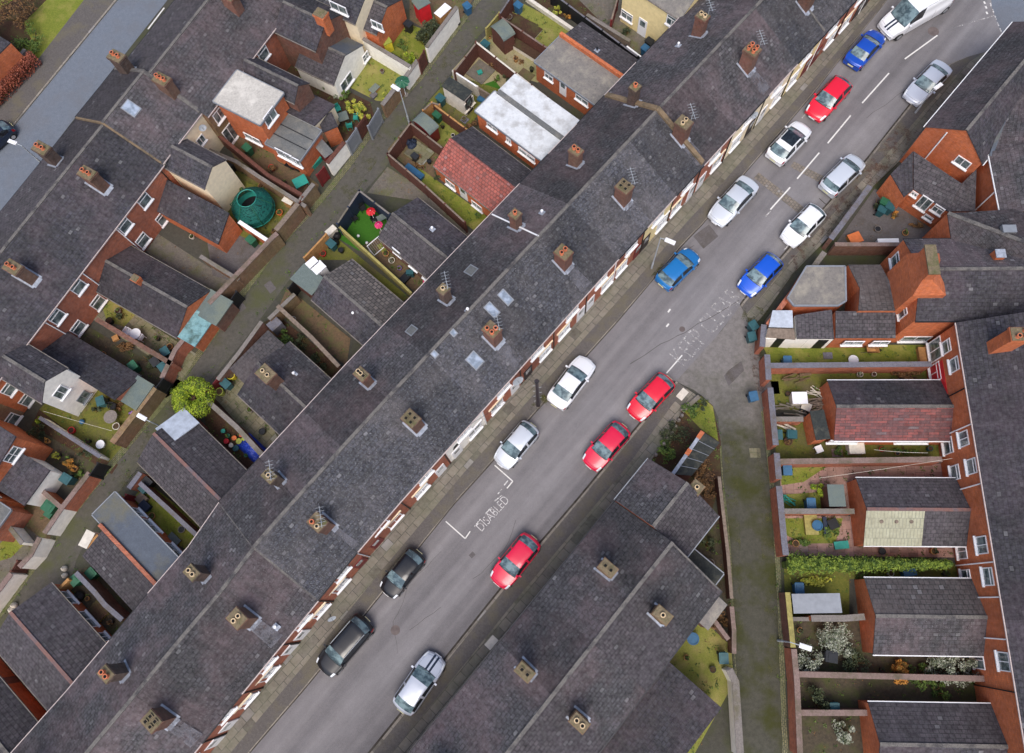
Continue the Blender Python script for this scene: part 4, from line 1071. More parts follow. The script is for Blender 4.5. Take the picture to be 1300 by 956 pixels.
for i in range(3, len(bM)-1):
    s0, s1 = bM[i], bM[i+1]; mid = (s0+s1)/2
    if s0 < -46 : 
        if s0 < -53: continue
    A, B = FM.W(s0,fo(s0+.01)), FM.W(s1,fo(s1-.01)); D, Cc = FM.W(s0,ro(s0+.01)), FM.W(s1,ro(s1-.01))
    lb = 'terraced house '+namesM.get(s0, 'at the lower end of the row, outside the lower left')
    h = thing('terraced_house', lb, 'house', FM.W(mid,(fo(mid)+ro(mid))/2), 'slate-roofed houses of the long terrace'); HM[s0] = h
    dz = {-28.15:.03}.get(s0, 0)+random.uniform(-.012,.012)
    if s0 < -28.2: dz -= .10
    fm = face.get(s0, 'brick')
    gable(h, A, B, Cc, D, ZE+dz, ZR+dz, fm, rmF.get(s0,'slate_speckled'), 'slate', eave=.12, gut='gutter_pale' if random.random() < .6 else 'black')
    side = 1 if i%2 else -1
    out = FM.n*-1
    def fw(s, z, w, hh, st='std', m='white'): return window(h, FM.W(s, fo(s)-.004, z), out, w, hh, st, m, 'glass_pale')
    pr = s0 in (-35.1,-28.15,-12.2,-16,8.6,11.8)
    fw(mid+.1*side, 3.72, 1.3, 1.35, 'v' if pr else 'std'); 
    fw(mid-.75*side, 1.45, 1.25, 1.5, 'v' if pr else 'std')
    fw(mid+1.15*side, 1.12, .86, 2.0, 'door', random.choice(['white','door_red','door_dark','white']))
    m = MB(); c = FM.W(mid-.75*side, fo(mid)-.03, 0); m.box(c, FM.v, FM.n, .8, .05, 2.22, 2.42); part('lintel', m, 'cream' if fm.startswith('brick') else 'white', h)
    m = MB(); c = FM.W(s1-.12, fo(s1)-.05, 0); m.tube(c+Vector((0,0,.1)), c+Vector((0,0,ZE-.1)), .04, seg=6); part('downpipe', m, random.choice(['black','white','black']), h)
    if s0 in stM:
        fp, fk, rp, rk, ae = stM[s0]
        nf = fo(s0)+2.3; nr = ro(s0)-2.4
        chimney(h, FM, s0, nf, 7.8+random.uniform(-.12,.15), 5.4, .8, .95, fp, fk, 'brick_sooty' if i%2 else 'brick_dark', aerial=bool(ae))
        chimney(h, FM, s0, nr, 7.95+random.uniform(-.15,.1), 5.4, .62, .8 if rp > 1 else .6, rp, rk, random.choice(['brick_dark','brick_sooty']), rows=1, aerial=(s0 in (-24.4,-8.3,19.6)))
        flashing(h, FM, s0, nf, .8, .95, lambda n, s=s0: zM(s, n)+dz)
        flashing(h, FM, s0, nr, .62, .8, lambda n, s=s0: zM(s, n)+dz)
def strip_on_roof(h, F, s, ff, rf, zf, w=.16, th=.09, mat='ridge', lo=0, hi=1):
    a, b = ff(s), rf(s); m = (a+b)/2
    for n0, n1, use in ((a,m,lo<.5),(m,b,hi>.5)):
        if not use: continue
        mb = MB(); mb.slab([F.W(s-w/2,n0,zf(s,n0)+th), F.W(s+w/2,n0,zf(s,n0)+th), F.W(s+w/2,n1,zf(s,n1)+th), F.W(s-w/2,n1,zf(s,n1)+th)], th+.1); part('verge_coping', mb, mat, h, uvdir=F.v)
zz = lambda s, n: zM(s,n)
strip_on_roof(HM[-28.15], FM, -28.15, fo, ro, zz, .12, .04, 'ridge')
M['sandstone'] = m_ground('sandstone_coping', (156,134,106), (124,106,86), (96,88,74), 1.2, 6)
strip_on_roof(HM[11.8], FM, 11.8, fo, ro, zz, .34, .26, 'sandstone')
strip_on_roof(HM[-1.1], FM, -1.1, fo, ro, zz, .10, .05, 'white', lo=1)
strip_on_roof(HM[26.8], FM, 26.8, fo, ro, zz, .14, .06, 'ridge')
def on_roof(F, px, py, zf):
    z = 6.0
    for _ in range(25):
        s, n = F.loc(px,py,z); z = z*.5+.5*zf(s,n)
    return s, n, z
def skylight(h, F, px, py, w, l, zf, mat='glass', kind='skylight'):
    s, n, z = on_roof(F, px, py, zf); m = MB(); k = .04
    q = [(s-w/2,n-l/2),(s+w/2,n-l/2),(s+w/2,n+l/2),(s-w/2,n+l/2)]
    m.slab([F.W(a,b,zf(a,b)+k+.04) for a, b in q], .1); f = part(kind, m, 'grey_metal', h, uvdir=F.v)
    q = [(s-w/2+.07,n-l/2+.07),(s+w/2-.07,n-l/2+.07),(s+w/2-.07,n+l/2-.07),(s-w/2+.07,n+l/2-.07)]
    m = MB(); m.slab([F.W(a,b,zf(a,b)+k+.055) for a, b in q], .02); part('glass', m, mat, f, top=h)
M['skyglass'] = m_glass('skylight_glass', (120,132,146), (160,172,190))
skylight(HM[-4.7], FM, 598, 343.5, .75, .8, zM, 'felt')
skylight(HM[-4.7], FM, 642, 378, .62, .95, zM, 'skyglass'); skylight(HM[-8.3], FM, 624.7, 394, .62, .95, zM, 'skyglass')
skylight(HM[-12.2], FM, 603, 458, .85, .95, zM, 'skyglass'); skylight(HM[-12.2], FM, 552, 450, .4, .4, zM, 'skyglass'); skylight(HM[-8.3], FM, 576, 423, .4, .4, zM, 'skyglass')
skylight(HM[-8.3], FM, 522.5, 419.5, .7, .7, zM, 'felt')
def vent(h, F, px, py, zf, mat='white'):
    s, n, z = on_roof(F, px, py, zf); c = F.W(s,n,z); m = MB(); m.tube(c, c+Vector((0,0,.28)), .06, seg=8); m.tube(c+Vector((0,0,.24)), c+Vector((0,0,.34)), .10, seg=8); part('roof_vent', m, mat, h)
    m = MB(); m.slab([F.W(s-.18,n-.2,zf(s-.18,n-.2)+.03),F.W(s+.18,n-.2,zf(s+.18,n-.2)+.03),F.W(s+.18,n+.2,zf(s+.18,n+.2)+.03),F.W(s-.18,n+.2,zf(s-.18,n+.2)+.03)], .03); part('flashing', m, 'flash', h)
vent(HM[2.1], FM, 688, 270, zM); vent(HM[-4.7], FM, 594, 394, zM); vent(HM[-31.5], FM, 351, 796, zM); vent(HM[11.8], FM, 861, 58, zM)
# run-off stains below the stacks
for s0 in stM:
    if s0 in HM and s0 in (-38.6,-31.5,-24.4,-8.3,-1.1,5.3,19.6,11.8):
        for n0, n1, w in ((fo(s0)+.15, fo(s0)+1.8, 1.0),):
            m = MB(); m.slab([FM.W(s0-w/2,n0,zM(s0-w/2,n0)+.035), FM.W(s0+w/2,n0,zM(s0+w/2,n0)+.035), FM.W(s0+w*.4,n1,zM(s0,n1)+.035), FM.W(s0-w*.4,n1,zM(s0,n1)+.035)], .012); part('lime_stain', m, 'stain', HM[s0])
# painted panel on the white house
m = MB()
for k, (s0, s1) in enumerate(((-15.4,-14.9),(-14.75,-14.1),(-13.95,-13.5))):
    m.box(FM.W((s0+s1)/2, fo(-14)-.02), FM.v, FM.n, (s1-s0)/2, .03, 2.55, 2.75)
m.box(FM.W(-14.4, fo(-14)-.02), FM.v, FM.n, .9, .03, 2.9, 3.02); part('painted_panel', m, 'black', HM[-16])
# ------------------------------------------------------------------ rear wings of the main terrace
def span(F, p, q, z, z2=None):
    a = F.loc(*p, z); b = F.loc(*q, z if z2 is None else z2)
    return min(a[0],b[0]), max(a[0],b[0]), min(a[1],b[1]), max(a[1],b[1])
def wing_gable_n(h, F, s0, s1, n0, n1, ze, zr, wm='brick_orange', rm='slate_plum', rm2=None, frac=.5, ridge='ridge', **kw):
    "ridge running across the row (along n); n1 is the free end"
    A, B, Cc, D = F.W(s0,n0), F.W(s0,n1), F.W(s1,n1), F.W(s1,n0)
    gable(h, A, B, Cc, D, ze, zr, wm, rm, rm2, frac=frac, eave=.1, ridge=ridge, wname='wing_wall', rname='wing_roof', **{**dict(gut='coping'), **kw})
def wwin(h, F, side, px, py, at, w=.9, hh=1.0, st='std', fm='white', gm='glass'):
    "window on a wing wall: side 's-','s+','n+','n-' and the wall coordinate"
    if side[0] == 's':
        n, z = F.on_s(px,py,at); sg = 1 if side[1] == '+' else -1; window(h, F.W(at+.004*sg, n, max(z,hh/2+.05)), F.v*sg, w, hh, st, fm, gm)
    else:
        s, z = F.on_n(px,py,at); sg = 1 if side[1] == '+' else -1; window(h, F.W(s, at+.004*sg, max(z,hh/2+.05)), F.n*sg, w, hh, st, fm, gm)
r9 = lambda s: ro(s)-.05
wing_gable_n(HM[-45.7], FM, -44.9, -39.95, r9(-42), 14.75, 1.95, 3.2, 'brick_orange', 'slate_plum', ridge='ridge_pink', frac=.52)
for n_, w in ((13.4,1.2),(11.3,1.5),(9.6,.8)): window(HM[-45.7], FM.W(-39.946, n_, 1.15), FM.v, w, .9, 'v')
flat_box(HM[-38.6], FM, -37.2, -35.1, r9(-36), 14.4, 3, 'brick_dark', 'slate_plum', zs=[1.9,2.5,2.5,1.9], lip=None)
m = MB(); m.box(FM.W(-34.95,(r9(-35)+14.9)/2), FM.v, FM.n, .13, (14.9-r9(-35))/2, 1.8, 2.65); part('parapet', m, 'brick', HM[-38.6])
flat_box(HM[-35.1], FM, -34.80, -32.95, r9(-33.5), 15.75, 2.45, 'brick_orange', 'sheet_blue', lip='grey_metal')
for n_, w in ((14.0,.9),(12.6,1.4),(10.1,1.5)): window(HM[-35.1], FM.W(-32.946, n_, 1.4), FM.v, w, 1.0, 'v')
# wings and yard at the lower left corner
wing_gable_n(HM[-49.2], FM, -49.4, -46.0, r9(-48), 14.6, 1.95, 3.1, 'brick_orange', 'slate_plum')
# wing above the green yard
s0, s1, n0, n1 = span(FM, (175,585), (313,600), 1.9)
wing_gable_n(HM[-28.15], FM, s0, s1, r9(-26), n1, 1.95, 3.2, 'brick_dark', 'slate_plum', ridge='ridge_pink', frac=.5)
flat_box(HM[-24.4], FM, s1-1.9, s1+.12, n1-1.3, n1+.15, 2.4, 'brick_dark', 'sheet_white', zs=[3.0,2.15,2.15,3.0], lip=None)
# wing with the big chimney
s0, s1, n0, n1 = span(FM, (305,502), (366,435), 2.1); sm = (s0+s1)/2
wing_gable_n(HM[-20.2], FM, s0, s1, r9(-18), n1, 2.15, 3.4, 'brick_dark', 'slate_dark', 'slate')
chimney(HM[-20.2], FM, *FM.loc(337,474,5.2), 5.2, 2.6, .9, 1.1, 2, 'c', 'brick_dark', rows=1)
flat_box(HM[-20.2], FM, s0+.9, s1-.4, n1, n1+1.9, 2.6, 'brick_dark', 'tile_brown', zs=[2.5,2.5,1.8,1.8], lip=None)
vent(HM[-20.2], FM, 374, 475, lambda s, n: 2.8)
# cement-tiled wing
s0, _, _, n1 = span(FM, (396,379), (396,379), 1.9); s1 = FM.loc(438,324,1.9)[0]
wing_gable_n(HM[-12.2], FM, s0, s1, r9(-10), n1, 1.95, 3.1, 'brick_dark', 'slate_dark', 'tile_cement', frac=.42)
vent(HM[-12.2], FM, 449, 399, lambda s, n: 2.4)
# wing beside the artificial lawn
s0 = FM.loc(547,355,1.9)[0]; s1 = FM.loc(595,304,1.9)[0]; n1 = FM.loc(484,297,1.9)[1]
wing_gable_n(HM[-4.7], FM, s0, s1, r9(-4), n1, 1.95, 3.1, 'brick_dark', 'slate_plum', 'slate_dark', frac=.42)
vent(HM[-4.7], FM, 549, 291, lambda s, n: 2.7); vent(HM[-4.7], FM, 537, 302, lambda s, n: 2.6)
for px, py in ((504,320),(524,338),(541,353)): wwin(HM[-4.7], FM, 's-', px, py, s0, .8, .8, 'std')
# red-tiled wing
s0 = FM.loc(551,209,1.95)[0]; s1 = FM.loc(673,218,1.95)[0]; n1 = FM.loc(551,209,1.95)[1]
wing_gable_n(HM[2.1], FM, s0, s1, r9(2), n1, 2.0, 3.2, 'brick_orange', 'tile_red', 'slate_plum', frac=.46, ridge='tile_red')
for px, py, w in ((572,234,1.0),(606,263,1.1)): wwin(HM[2.1], FM, 's-', px, py, s0, w, .8, 'v')
wwin(HM[2.1], FM, 's-', 590, 252, s0, .8, 1.7, 'door')
# white flat-roofed wings
flat_box(HM[5.3], FM, 5.6, 7.75, r9(6), 16.95, 2.4, 'brick_orange', 'felt_white', lip='grey_metal')
flat_box(HM[8.6], FM, 8.2, 10.0, r9(6), 16.8, 2.4, 'brick_orange', 'felt_white', lip=None)
m = MB(); m.box(FM.W(7.98,(9.1+16.8)/2), FM.v, FM.n, .2, 3.85, 1.9, 2.52); part('valley_gutter', m, 'felt', HM[8.6], uvdir=FM.v)
for px, py, w in ((625,161,1.1),(646,178,.5),(669,196,1.7)): wwin(HM[5.3], FM, 's-', px, py, 5.6, w, .7, 'std')
flat_box(HM[11.8], FM, 12.0, 15.0, r9(12), 16.3, 2.45, 'brick_orange', 'felt_worn', lip='grey_metal')
for px, py, w, st_ in ((697,97,.9,'std'),(715,112,.7,'door'),(739,126,1.3,'std')): wwin(HM[11.8], FM, 's-', px, py, 12.0, w, .8 if st_ != 'door' else 1.75, st_)
m = MB(); m.box(FM.W(15.12,(r9(14)+16.4)/2), FM.v, FM.n, .13, (16.4-r9(14))/2, 2.0, 2.85); part('parapet', m, 'brick_orange', HM[11.8])
flat_box(HM[15.6], FM, 15.26, 17.4, r9(15), 16.0, 3.2, 'brick_dark', 'slate_plum', zs=[2.7,2.1,2.1,2.7], lip=None)
vent(HM[15.6], FM, 758, 64, lambda s, n: 2.6, 'black')
# tall cream and brick wing near the top
s0 = FM.loc(874,30,4.6)[0]; n1 = FM.loc(780,0,4.6)[1]
wing_gable_n(HM[19.6], FM, s0, s0+4.6, r9(20), n1+.5, 4.6, 5.8, 'yellow_cream', 'felt_worn', ridge='ridge')
wwin(HM[19.6], FM, 's-', 853, 27, s0, 1.0, 1.1, 'std', 'white'); wwin(HM[19.6], FM, 's-', 796, 20, s0, 1.2, .9, 'std'); wwin(HM[19.6], FM, 's-', 815, 38, s0, .85, 1.9, 'door')
for q in (27.5, 34.5): wing_gable_n(HM[26.8 if q < 30 else 34], FM, q, q+4, r9(27), 15.5, 2.0, 3.2, 'brick_orange', 'slate_plum')
# ================================================================== FAR LEFT TERRACE (its back faces the camera)
HL = {}
RH = 7.0
zL = zf_row(lambda s: 0, lambda s: 8.35, ZE, RH)
bL = [-24.2,-20,-15.6,-11.3,-7.0,-2.8,1.3,5.45,9.35,14.3,18.6,22.8,27.0,31.2,35.4,39.6]
namesL = {-24.2:'beyond the lower left edge of the photograph', -20:'at the lower left edge of the photograph', -15.6:'with a yellow brick back at the left edge', -11.3:'with an orange back beside the white gable', -7.0:'with a white gabled rear wing', -2.8:'with a dark lean-to wing beside the white gable',
 1.3:'with a long pitched wing and pale blue lean-to', 5.45:'above the yard where washing hangs, with four back windows', 9.35:'with a cream rendered wing above the trampoline', 14.3:'with a white flat-roofed rear extension', 18.6:'with a tall slate wing at the top left', 22.8:'with a cream wing at the top of the photograph', 27.0:'beyond the top left of the photograph', 31.2:'further beyond the top left', 35.4:'furthest beyond the top left'}
LW = {9.35:'cream', 14.3:'brick_old', -15.6:'brick_old', -11.3:'brick_orange'}
for i in range(len(bL)-1):
    s0, s1 = bL[i], bL[i+1]; o = 0 if s0 < 14 else -.5
    h = thing('terraced_house', 'terraced house of the far street '+namesL[s0], 'house', FL.W((s0+s1)/2, 4.2), 'slate-roofed houses of the far street'); HL[s0] = h
    dz = {9.35:.18, 14.3:.0}.get(s0, 0)
    gable(h, FL.W(s0,o), FL.W(s1,o), FL.W(s1,8.35+o*.3), FL.W(s0,8.35+o*.3), ZE+dz, RH+dz, LW.get(s0,'brick'), 'slate_dark' if s0 < 9 else 'slate', 'slate_plum', eave=.12, gut='gutter_pale', gutters=(1,'black'))
    out = FL.n*-1
    for sgn in (.27,.73):
        if s0 in (9.35,): break
    if s0 in (-20,-24.2,27.0,31.2,35.4): 
        window(h, FL.W(s0+1.2,o-.004,3.8), out, 1, 1.2)
st_L = {-11.3:(2,'t',2,'t'), -2.8:(2,'t',2,'t'), 5.45:(2,'t',2,'t'), 14.3:(3,'t',2,'t'), 22.8:(2,'t',2,'t'), -20:(2,'t',2,'t')}
for s0, (a_, ak, b_, bk) in st_L.items():
    if s0 not in HL: continue
    for n_, p_ in ((2.2,a_),(6.5,b_)):
        chimney(HL[s0], FL, s0, n_, 7.6, 5.0, .78, 1.15, p_, ak, 'brick_sooty' if n_ > 3 else 'brick_dark', rows=1)
        flashing(HL[s0], FL, s0, n_, .78, 1.15, lambda n, s=s0: zL(s, n))
strip_on_roof(HL[9.35], FL, 9.35, lambda s: 0, lambda s: 8.35, zL, .13, .2, 'sandstone')
strip_on_roof(HL[14.3], FL, 14.35, lambda s: 0, lambda s: 8.35, zL, .3, .26, 'ridge')
skylight(HL[9.35], FL, 167, 138, .9, 1.0, lambda s,n: zL(s,n)+.18, 'skyglass')
def lwin(s0, px, py, w=1.05, hh=1.25, st='std', fm='white'):
    o = 0 if s0 < 14 else -.5
    s, z = FL.on_n(px, py, o); window(HL[s0], FL.W(s, o-.004, max(z,hh/2+.1)), FL.n*-1, w, hh, st, fm)
for s0, px, py in ((5.45,183,254),(5.45,206,277),(1.3,158,286),(1.3,181,305),(-2.8,99,364),(-2.8,124,384),(-7.0,72,402),(-7.0,99,416),(-11.3,12,493),(-11.3,38,508),(-11.3,17,534)): lwin(s0, px, py, st='t')
lwin(14.3, 278, 146, 1.1, 1.2, 'v'); lwin(14.3, 296, 175, 1.2, 1.9, 'v'); lwin(14.3, 334, 68, 1.1, 1.3, 't'); lwin(18.6, 375, 1, 1.1, 1.2)
lwin(9.35, 255, 178, .8, .9, 'v')
for s_, k in ((8.9,'black'),(3.4,'white'),(-.6,'white'),(-4.9,'white'),(-9.3,'black')):
    m = MB(); c = FL.W(s_,-.06); m.tube(c+Vector((0,0,.1)), c+Vector((0,0,ZE-.12)), .045, seg=6); part('downpipe', m, k, HL[max(b for b in bL if b <= s_)])
# wings of the far row (n negative)
def lspan(p, q, z): return span(FL, p, q, z)
# dark lean-to wing with red end wall
s0, s1, n0, n1 = lspan((213,226), (281,307), 3.0)
s0 = FL.loc(216.5,276.6,1.8)[0]; s1 = FL.loc(289,271,3.0)[0]; n0 = FL.loc(284,290,2.4)[1]
flat_box(HL[5.45], FL, s0, s1, .0, n0, 3.4, 'brick_orange', 'slate_dark', zs=[1.85,3.15,3.15,1.85], lip=None, ov=.06)
vent(HL[5.45], FL, 243, 254, lambda s,n: 2.6)
# cream wing
s0 = FL.loc(246.7,229,4.7)[0]; n0 = FL.loc(280.6,204,4.7)[1]; s1 = FL.loc(280.6,204,4.7)[0]
wing_gable_n(HL[9.35], FL, s0, s1+.3, 0, n0, 4.3, 5.1, 'cream', 'slate_dark', 'slate_plum', frac=.55)
# white flat two-storey extension
s0 = FL.loc(285,134,5)[0]; s1 = FL.loc(312.8,96,5)[0]; n0 = FL.loc(328,158,5)[1]
flat_box(HL[14.3], FL, s0, s1, -.5, n0, 4.95, 'brick_orange', 'felt_dirty', lip='grey_metal')
wwin(HL[14.3], FL, 'n-', 343, 148, n0-.1, 1.3, 1.2, 'v')
wwin(HL[14.3], FL, 's-', 321, 176, s0-.1, 1.6, .8, 'v')
wing_gable_n(HL[14.3], FL, s1+.1, s1+2.0, -.5, n0-.9, 4.3, 5.2, 'brick_dark', 'slate_dark')
s1_ = s1
# lead-roofed garden room
a = FL.loc(359,147,2.7); b = FL.loc(380,202.6,2.7)
flat_box(HL[14.3], FL, b[0], FL.loc(400,163.5,2.7)[0], n0, b[1], 2.7, 'brick_orange', 'felt', lip='grey_metal')
for k in range(1,3):
    m = MB(); ss = b[0]+(FL.loc(400,163.5,2.7)[0]-b[0])*k/3; m.box(FL.W(ss,(n0+b[1])/2), FL.v, FL.n, .025, abs(n0-b[1])/2, 2.70, 2.76); part('roof_seam', m, 'dkmetal', HL[14.3])
wwin(HL[14.3], FL, 's-', 362, 197, b[0]-.1, 1.6, 1.1, 'v'); wwin(HL[14.3], FL, 's-', 376, 205, b[0]-.1, .9, 1.1, 'v')
# small slate lean-to next to it
flat_box(HL[14.3], FL, FL.loc(400,163.5,2.7)[0]+.15, FL.loc(400,163.5,2.7)[0]+2.6, n0+.4, n0-2.6, 3, 'cream', 'slate_dark', zs=[3.1,2.4,2.4,3.1], lip=None)
# two-storey slate wing with a brick chimney, top
s0 = FL.loc(345,40,4.7)[0]
wing_gable_n(HL[18.6], FL, s0+.3, s0+4.2, -.5, -4.6, 4.5, 5.7, 'brick_dark', 'slate_dark', 'slate')
chimney(HL[18.6], FL, s0+2.2, -4.4, 6.6, 4.5, .7, .9, 0, 't', 'brick_orange')
# white bungalow-like wing
a = FL.loc(424.6,107,2.2); b = FL.loc(463.7,60,2.2); c_ = FL.loc(397,91,2.2)
wing_gable_n(HL[18.6], FL, a[0], b[0], c_[1]+1.6, a[1], 2.25, 3.4, 'white_render', 'slate_plum', 'sheet_blue')
wwin(HL[18.6], FL, 'n-', 440, 104, a[1], 1.6, 1.1, 'v'); wwin(HL[18.6], FL, 'n-', 464, 72, a[1], .8, .8, 'grid')
# cream wing at the top edge
s0 = FL.loc(455,35,3.2)[0]
wing_gable_n(HL[22.8], FL, s0-.3, s0+4.2, -.5, FL.loc(455,35,3.2)[1]-.2, 4.2, 5.4, 'cream', 'slate_dark')
wwin(HL[22.8], FL, 's-', 430, 10, s0-.3, 1.6, .9, 'v'); 
wing_gable_n(HL[22.8], FL, s0+.4, s0+4.2, FL.loc(455,35,3.2)[1]-.2, FL.loc(488,30,2.9)[1], 2.9, 4.0, 'brick_orange', 'slate_plum')
wwin(HL[22.8], FL, 's-', 479, 32, s0+.4, 1.1, .8, 'v')
# long pitched wing with pale blue lean-to
s0 = FL.loc(124,369,1.85)[0]; s1 = FL.loc(165.7,313.6,1.85)[0]; n0 = FL.loc(225.6,427.5,1.85)[1]
wing_gable_n(HL[1.3], FL, s0, s1, 0, n0, 1.9, 3.15, 'brick_orange', 'slate_dark', 'slate', frac=.52)
chimney(HL[1.3], FL, *FL.loc(171,353,3.8), 3.8, 2.3, .45, .5, 0, 't', 'brick_orange')
flat_box(HL[1.3], FL, s0+.1, s0+2.3, n0, n0-1.4, 2.5, 'brick_orange', 'sheet_cyan', zs=[1.9,1.9,1.7,1.7], lip=None)
m_ = span(FL, (243,389), (262,362), 2.4)
flat_box(HL[1.3], FL, s1-1.9, s1+.1, n0, n0-1.9, 1.85, 'brick_dark', 'felt_green', lip=None)
# dark mono-pitch wing with grey lean-to
s0 = FL.loc(142.7,504,2.7)[0]; n0 = FL.loc(177,477.5,1.8)[1]
s1 = FL.loc(177,477.5,1.7)[0]
flat_box(HL[-2.8], FL, s0, s1, 0, n0, 3, 'brick', 'slate_dark', zs=[2.85,1.7,1.7,2.85], lip=None)
flat_box(HL[-2.8], FL, s0+.1, s1-.1, n0, n0-1.3, 1.9, 'brick', 'felt_green', lip=None)
# white gabled wing
s0 = FL.loc(54,511,4.6)[0]; s1 = FL.loc(84,469,4.6)[0]; n0 = FL.loc(84,469,4.6)[1]
wing_gable_n(HL[-7.0], FL, s0, s1, 0, n0, 4.6, 5.7, 'white_render', 'slate_dark', 'slate_plum')
wwin(HL[-7.0], FL, 'n-', 77, 498, n0, .95, 1.15, 'v'); wwin(HL[-7.0], FL, 'n-', 106, 504, n0, .95, 1.0, 'v', 'grey_metal')
# orange wing and dark lean-to at the left edge
n0 = FL.loc(14,561,4.6)[1]; s0 = FL.loc(20,556,4.6)[0]-4.2
flat_box(HL[-15.6], FL, s0+.5, s0+4.2, 0, n0, 4.4, 'brick_orange', 'slate_dark', zs=[4.0,4.7,4.7,4.0], lip=None)
wwin(HL[-15.6], FL, 'n-', 16, 577, n0, 1.2, 1.1, 'grid')
flat_box(HL[-15.6], FL, s0+.6, s0+3.2, n0, n0-2.2, 2.7, 'white_render', 'slate_dark', zs=[2.9,2.9,2.5,2.5], lip=None)
wing_gable_n(HL[-15.6], FL, s0-4.2, s0+.1, 0, n0-.8, 3.0, 4.3, 'brick_orange', 'slate_plum')
flat_box(HL[-20], FL, -19, -16.8, 0, -5.5, 2.8, 'brick', 'felt', lip='grey_metal')
# ================================================================== LOWER TERRACE (front on the main street)
HB = {}
bB = [-26.6,-22.8,-19,-15.2,-11.5,-7.8,-4.1,-.4,3.4,7.15]
zB = zf_row(lambda s: 0, lambda s: -8.25, ZE, ZR)
namesB = {3.4:'at the roof step of the lower terrace', -.4:'with a yellow mossy stack in the lower terrace', -4.1:'in the lower terrace beside the pale service cover', -7.8:'in the lower terrace at the bottom of the photograph'}
for i in range(len(bB)-1):
    s0, s1 = bB[i], bB[i+1]
    h = thing('terraced_house', 'terraced house '+namesB.get(s0,{-11.5:'of the lower terrace, first below the photo edge',-15.2:'of the lower terrace, second below the photo edge',-19:'of the lower terrace, third below the photo edge',-22.8:'of the lower terrace, fourth below the photo edge',-26.6:'of the lower terrace, fifth below the photo edge'}.get(s0,'of the lower terrace, lowest of all')), 'house', FB.W((s0+s1)/2,-4.1), 'slate-roofed houses of the lower terrace'); HB[s0] = h
    gable(h, FB.W(s0,0), FB.W(s1,0), FB.W(s1,-8.25), FB.W(s0,-8.25), ZE, ZR, 'brick', 'slate', 'slate_plum' if i%2 else 'slate', eave=.1, verge=.0, gut='dkmetal')
    for ss, st_, z, w, hh in ((s0+1.2,'std',1.4,1.2,1.4),(s0+2.9,'door',1.1,.9,2.0),(s0+1.9,'std',3.7,1.1,1.3)): window(h, FB.W(ss,.004,z), FB.n, w, hh, st_, 'white' if st_ != 'door' else 'door_red')
for s0, nn, pots, kd in ((3.4,-2.1,2,'s'),(3.4,-6.1,1,'c'),(-4.1,-2.1,2,'s'),(-4.1,-6.1,2,'c'),(-11.5,-2.1,3,'t')):
    chimney(HB[s0], FB, s0, nn, 8.1, 5.4, .62, .95, pots, kd, 'brick_old', rows=1); flashing(HB[s0], FB, s0, nn, .62, .95, lambda n, s=s0: zB(s,n))
strip_on_roof(HB[3.4], FB, 7.08, lambda s: 0, lambda s: -8.25, zB, .10, .04, 'ridge', lo=1)
h = thing('terraced_house', 'smaller end house of the lower terrace beside the corner garden, slate roof', 'house', FB.W(8.9,-2.7)); HB[7.15] = h
gable(h, FB.W(7.2,.05), FB.W(10.7,.05), FB.W(10.7,-5.4), FB.W(7.2,-5.4), ZE+.1, 6.6, 'brick', 'slate', 'slate_plum', eave=.1, gut='grey_metal')
chimney(h, FB, *FB.loc(884,619,5.9), 6.0, 3.5, .7, .7, 1, 'c', 'brick_old', rows=1)
window(h, FB.W(9,.054,1.4), FB.n, 1.2, 1.4); window(h, FB.W(9,.054,3.7), FB.n, 1.1, 1.3)
# outriggers and lean-tos on the lane side
flat_box(HB[7.15], FB, 7.3, 8.3, -5.4, -8.0, 2.4, 'brick_dark', 'sheet_dark', lip='grey_metal')
a = span(FB, (885,785), (922,768), 2.8)
flat_box(HB[3.4], FB, a[0], a[1], -8.25, a[2], 2.9, 'brick_dark', 'felt_worn', zs=[2.9,2.9,2.5,2.5], lip=None)
a = span(FB, (846,843), (880,870), 2.8)
flat_box(HB[-4.1], FB, -5.6, a[1], -8.25, -12.5, 2.9, 'brick_dark', 'slate_dark', zs=[2.5,3.1,3.1,2.5], lip=None)
flat_box(HB[-11.5], FB, -12.6, -8.4, -8.25, -13.5, 2.9, 'brick_dark', 'slate_dark', zs=[2.5,3.1,3.1,2.5], lip=None)
# glazed lean-to in the corner garden
t = thing('lean_to_shed', 'old lean-to with dark mossy glazing and a blue-and-orange ridge beside the lane', 'shed', FB.W(12.6,-3.2))
a = FB.loc(890,548,2.4); b = FB.loc(855,598,2.4); c_ = FB.loc(913,562,2.1)
q = [(892,548,2.6),(854,602,2.6),(878,604,2.1),(914,562,2.1)]
m = MB(); m.slab([P(x,y,z) for x,y,z in q], .06); part('glazed_roof', m, 'sheet_dark', t)
m = MB(); m.prism([w0_ for w0_ in [P(x,y,z)*1 for x,y,z in q]], 0, [2.5,2.5,2.0,2.0]); part('walls', m, 'wood', t)
m = MB(); A_, B_ = P(892,548,2.62), P(854,602,2.62); d = (B_-A_).normalized(); n = Vector((-d.y,d.x,0)); m.prism([A_-n*.12,B_-n*.12,B_+n*.12,A_+n*.12], 2.55, 2.66); part('ridge_capping', m, 'flash', t)
for k0, k1 in ((0,.16),(.42,.55)):
    m = MB(); a, b = A_.lerp(B_,k0), A_.lerp(B_,k1); m.prism([a-n*.15,b-n*.15,b+n*.15,a+n*.15], 2.66, 2.70); part('ridge_tile', m, 'brick_orange', t)
for k in range(1,5):
    a = P(892,548,2.6).lerp(P(854,602,2.6),k/5); b = P(914,562,2.1).lerp(P(878,604,2.1),k/5); m = MB(); m.tube(a+Vector((0,0,.03)), b+Vector((0,0,.03)), .025, seg=4); part('glazing_bar', m, 'grey_metal', t)
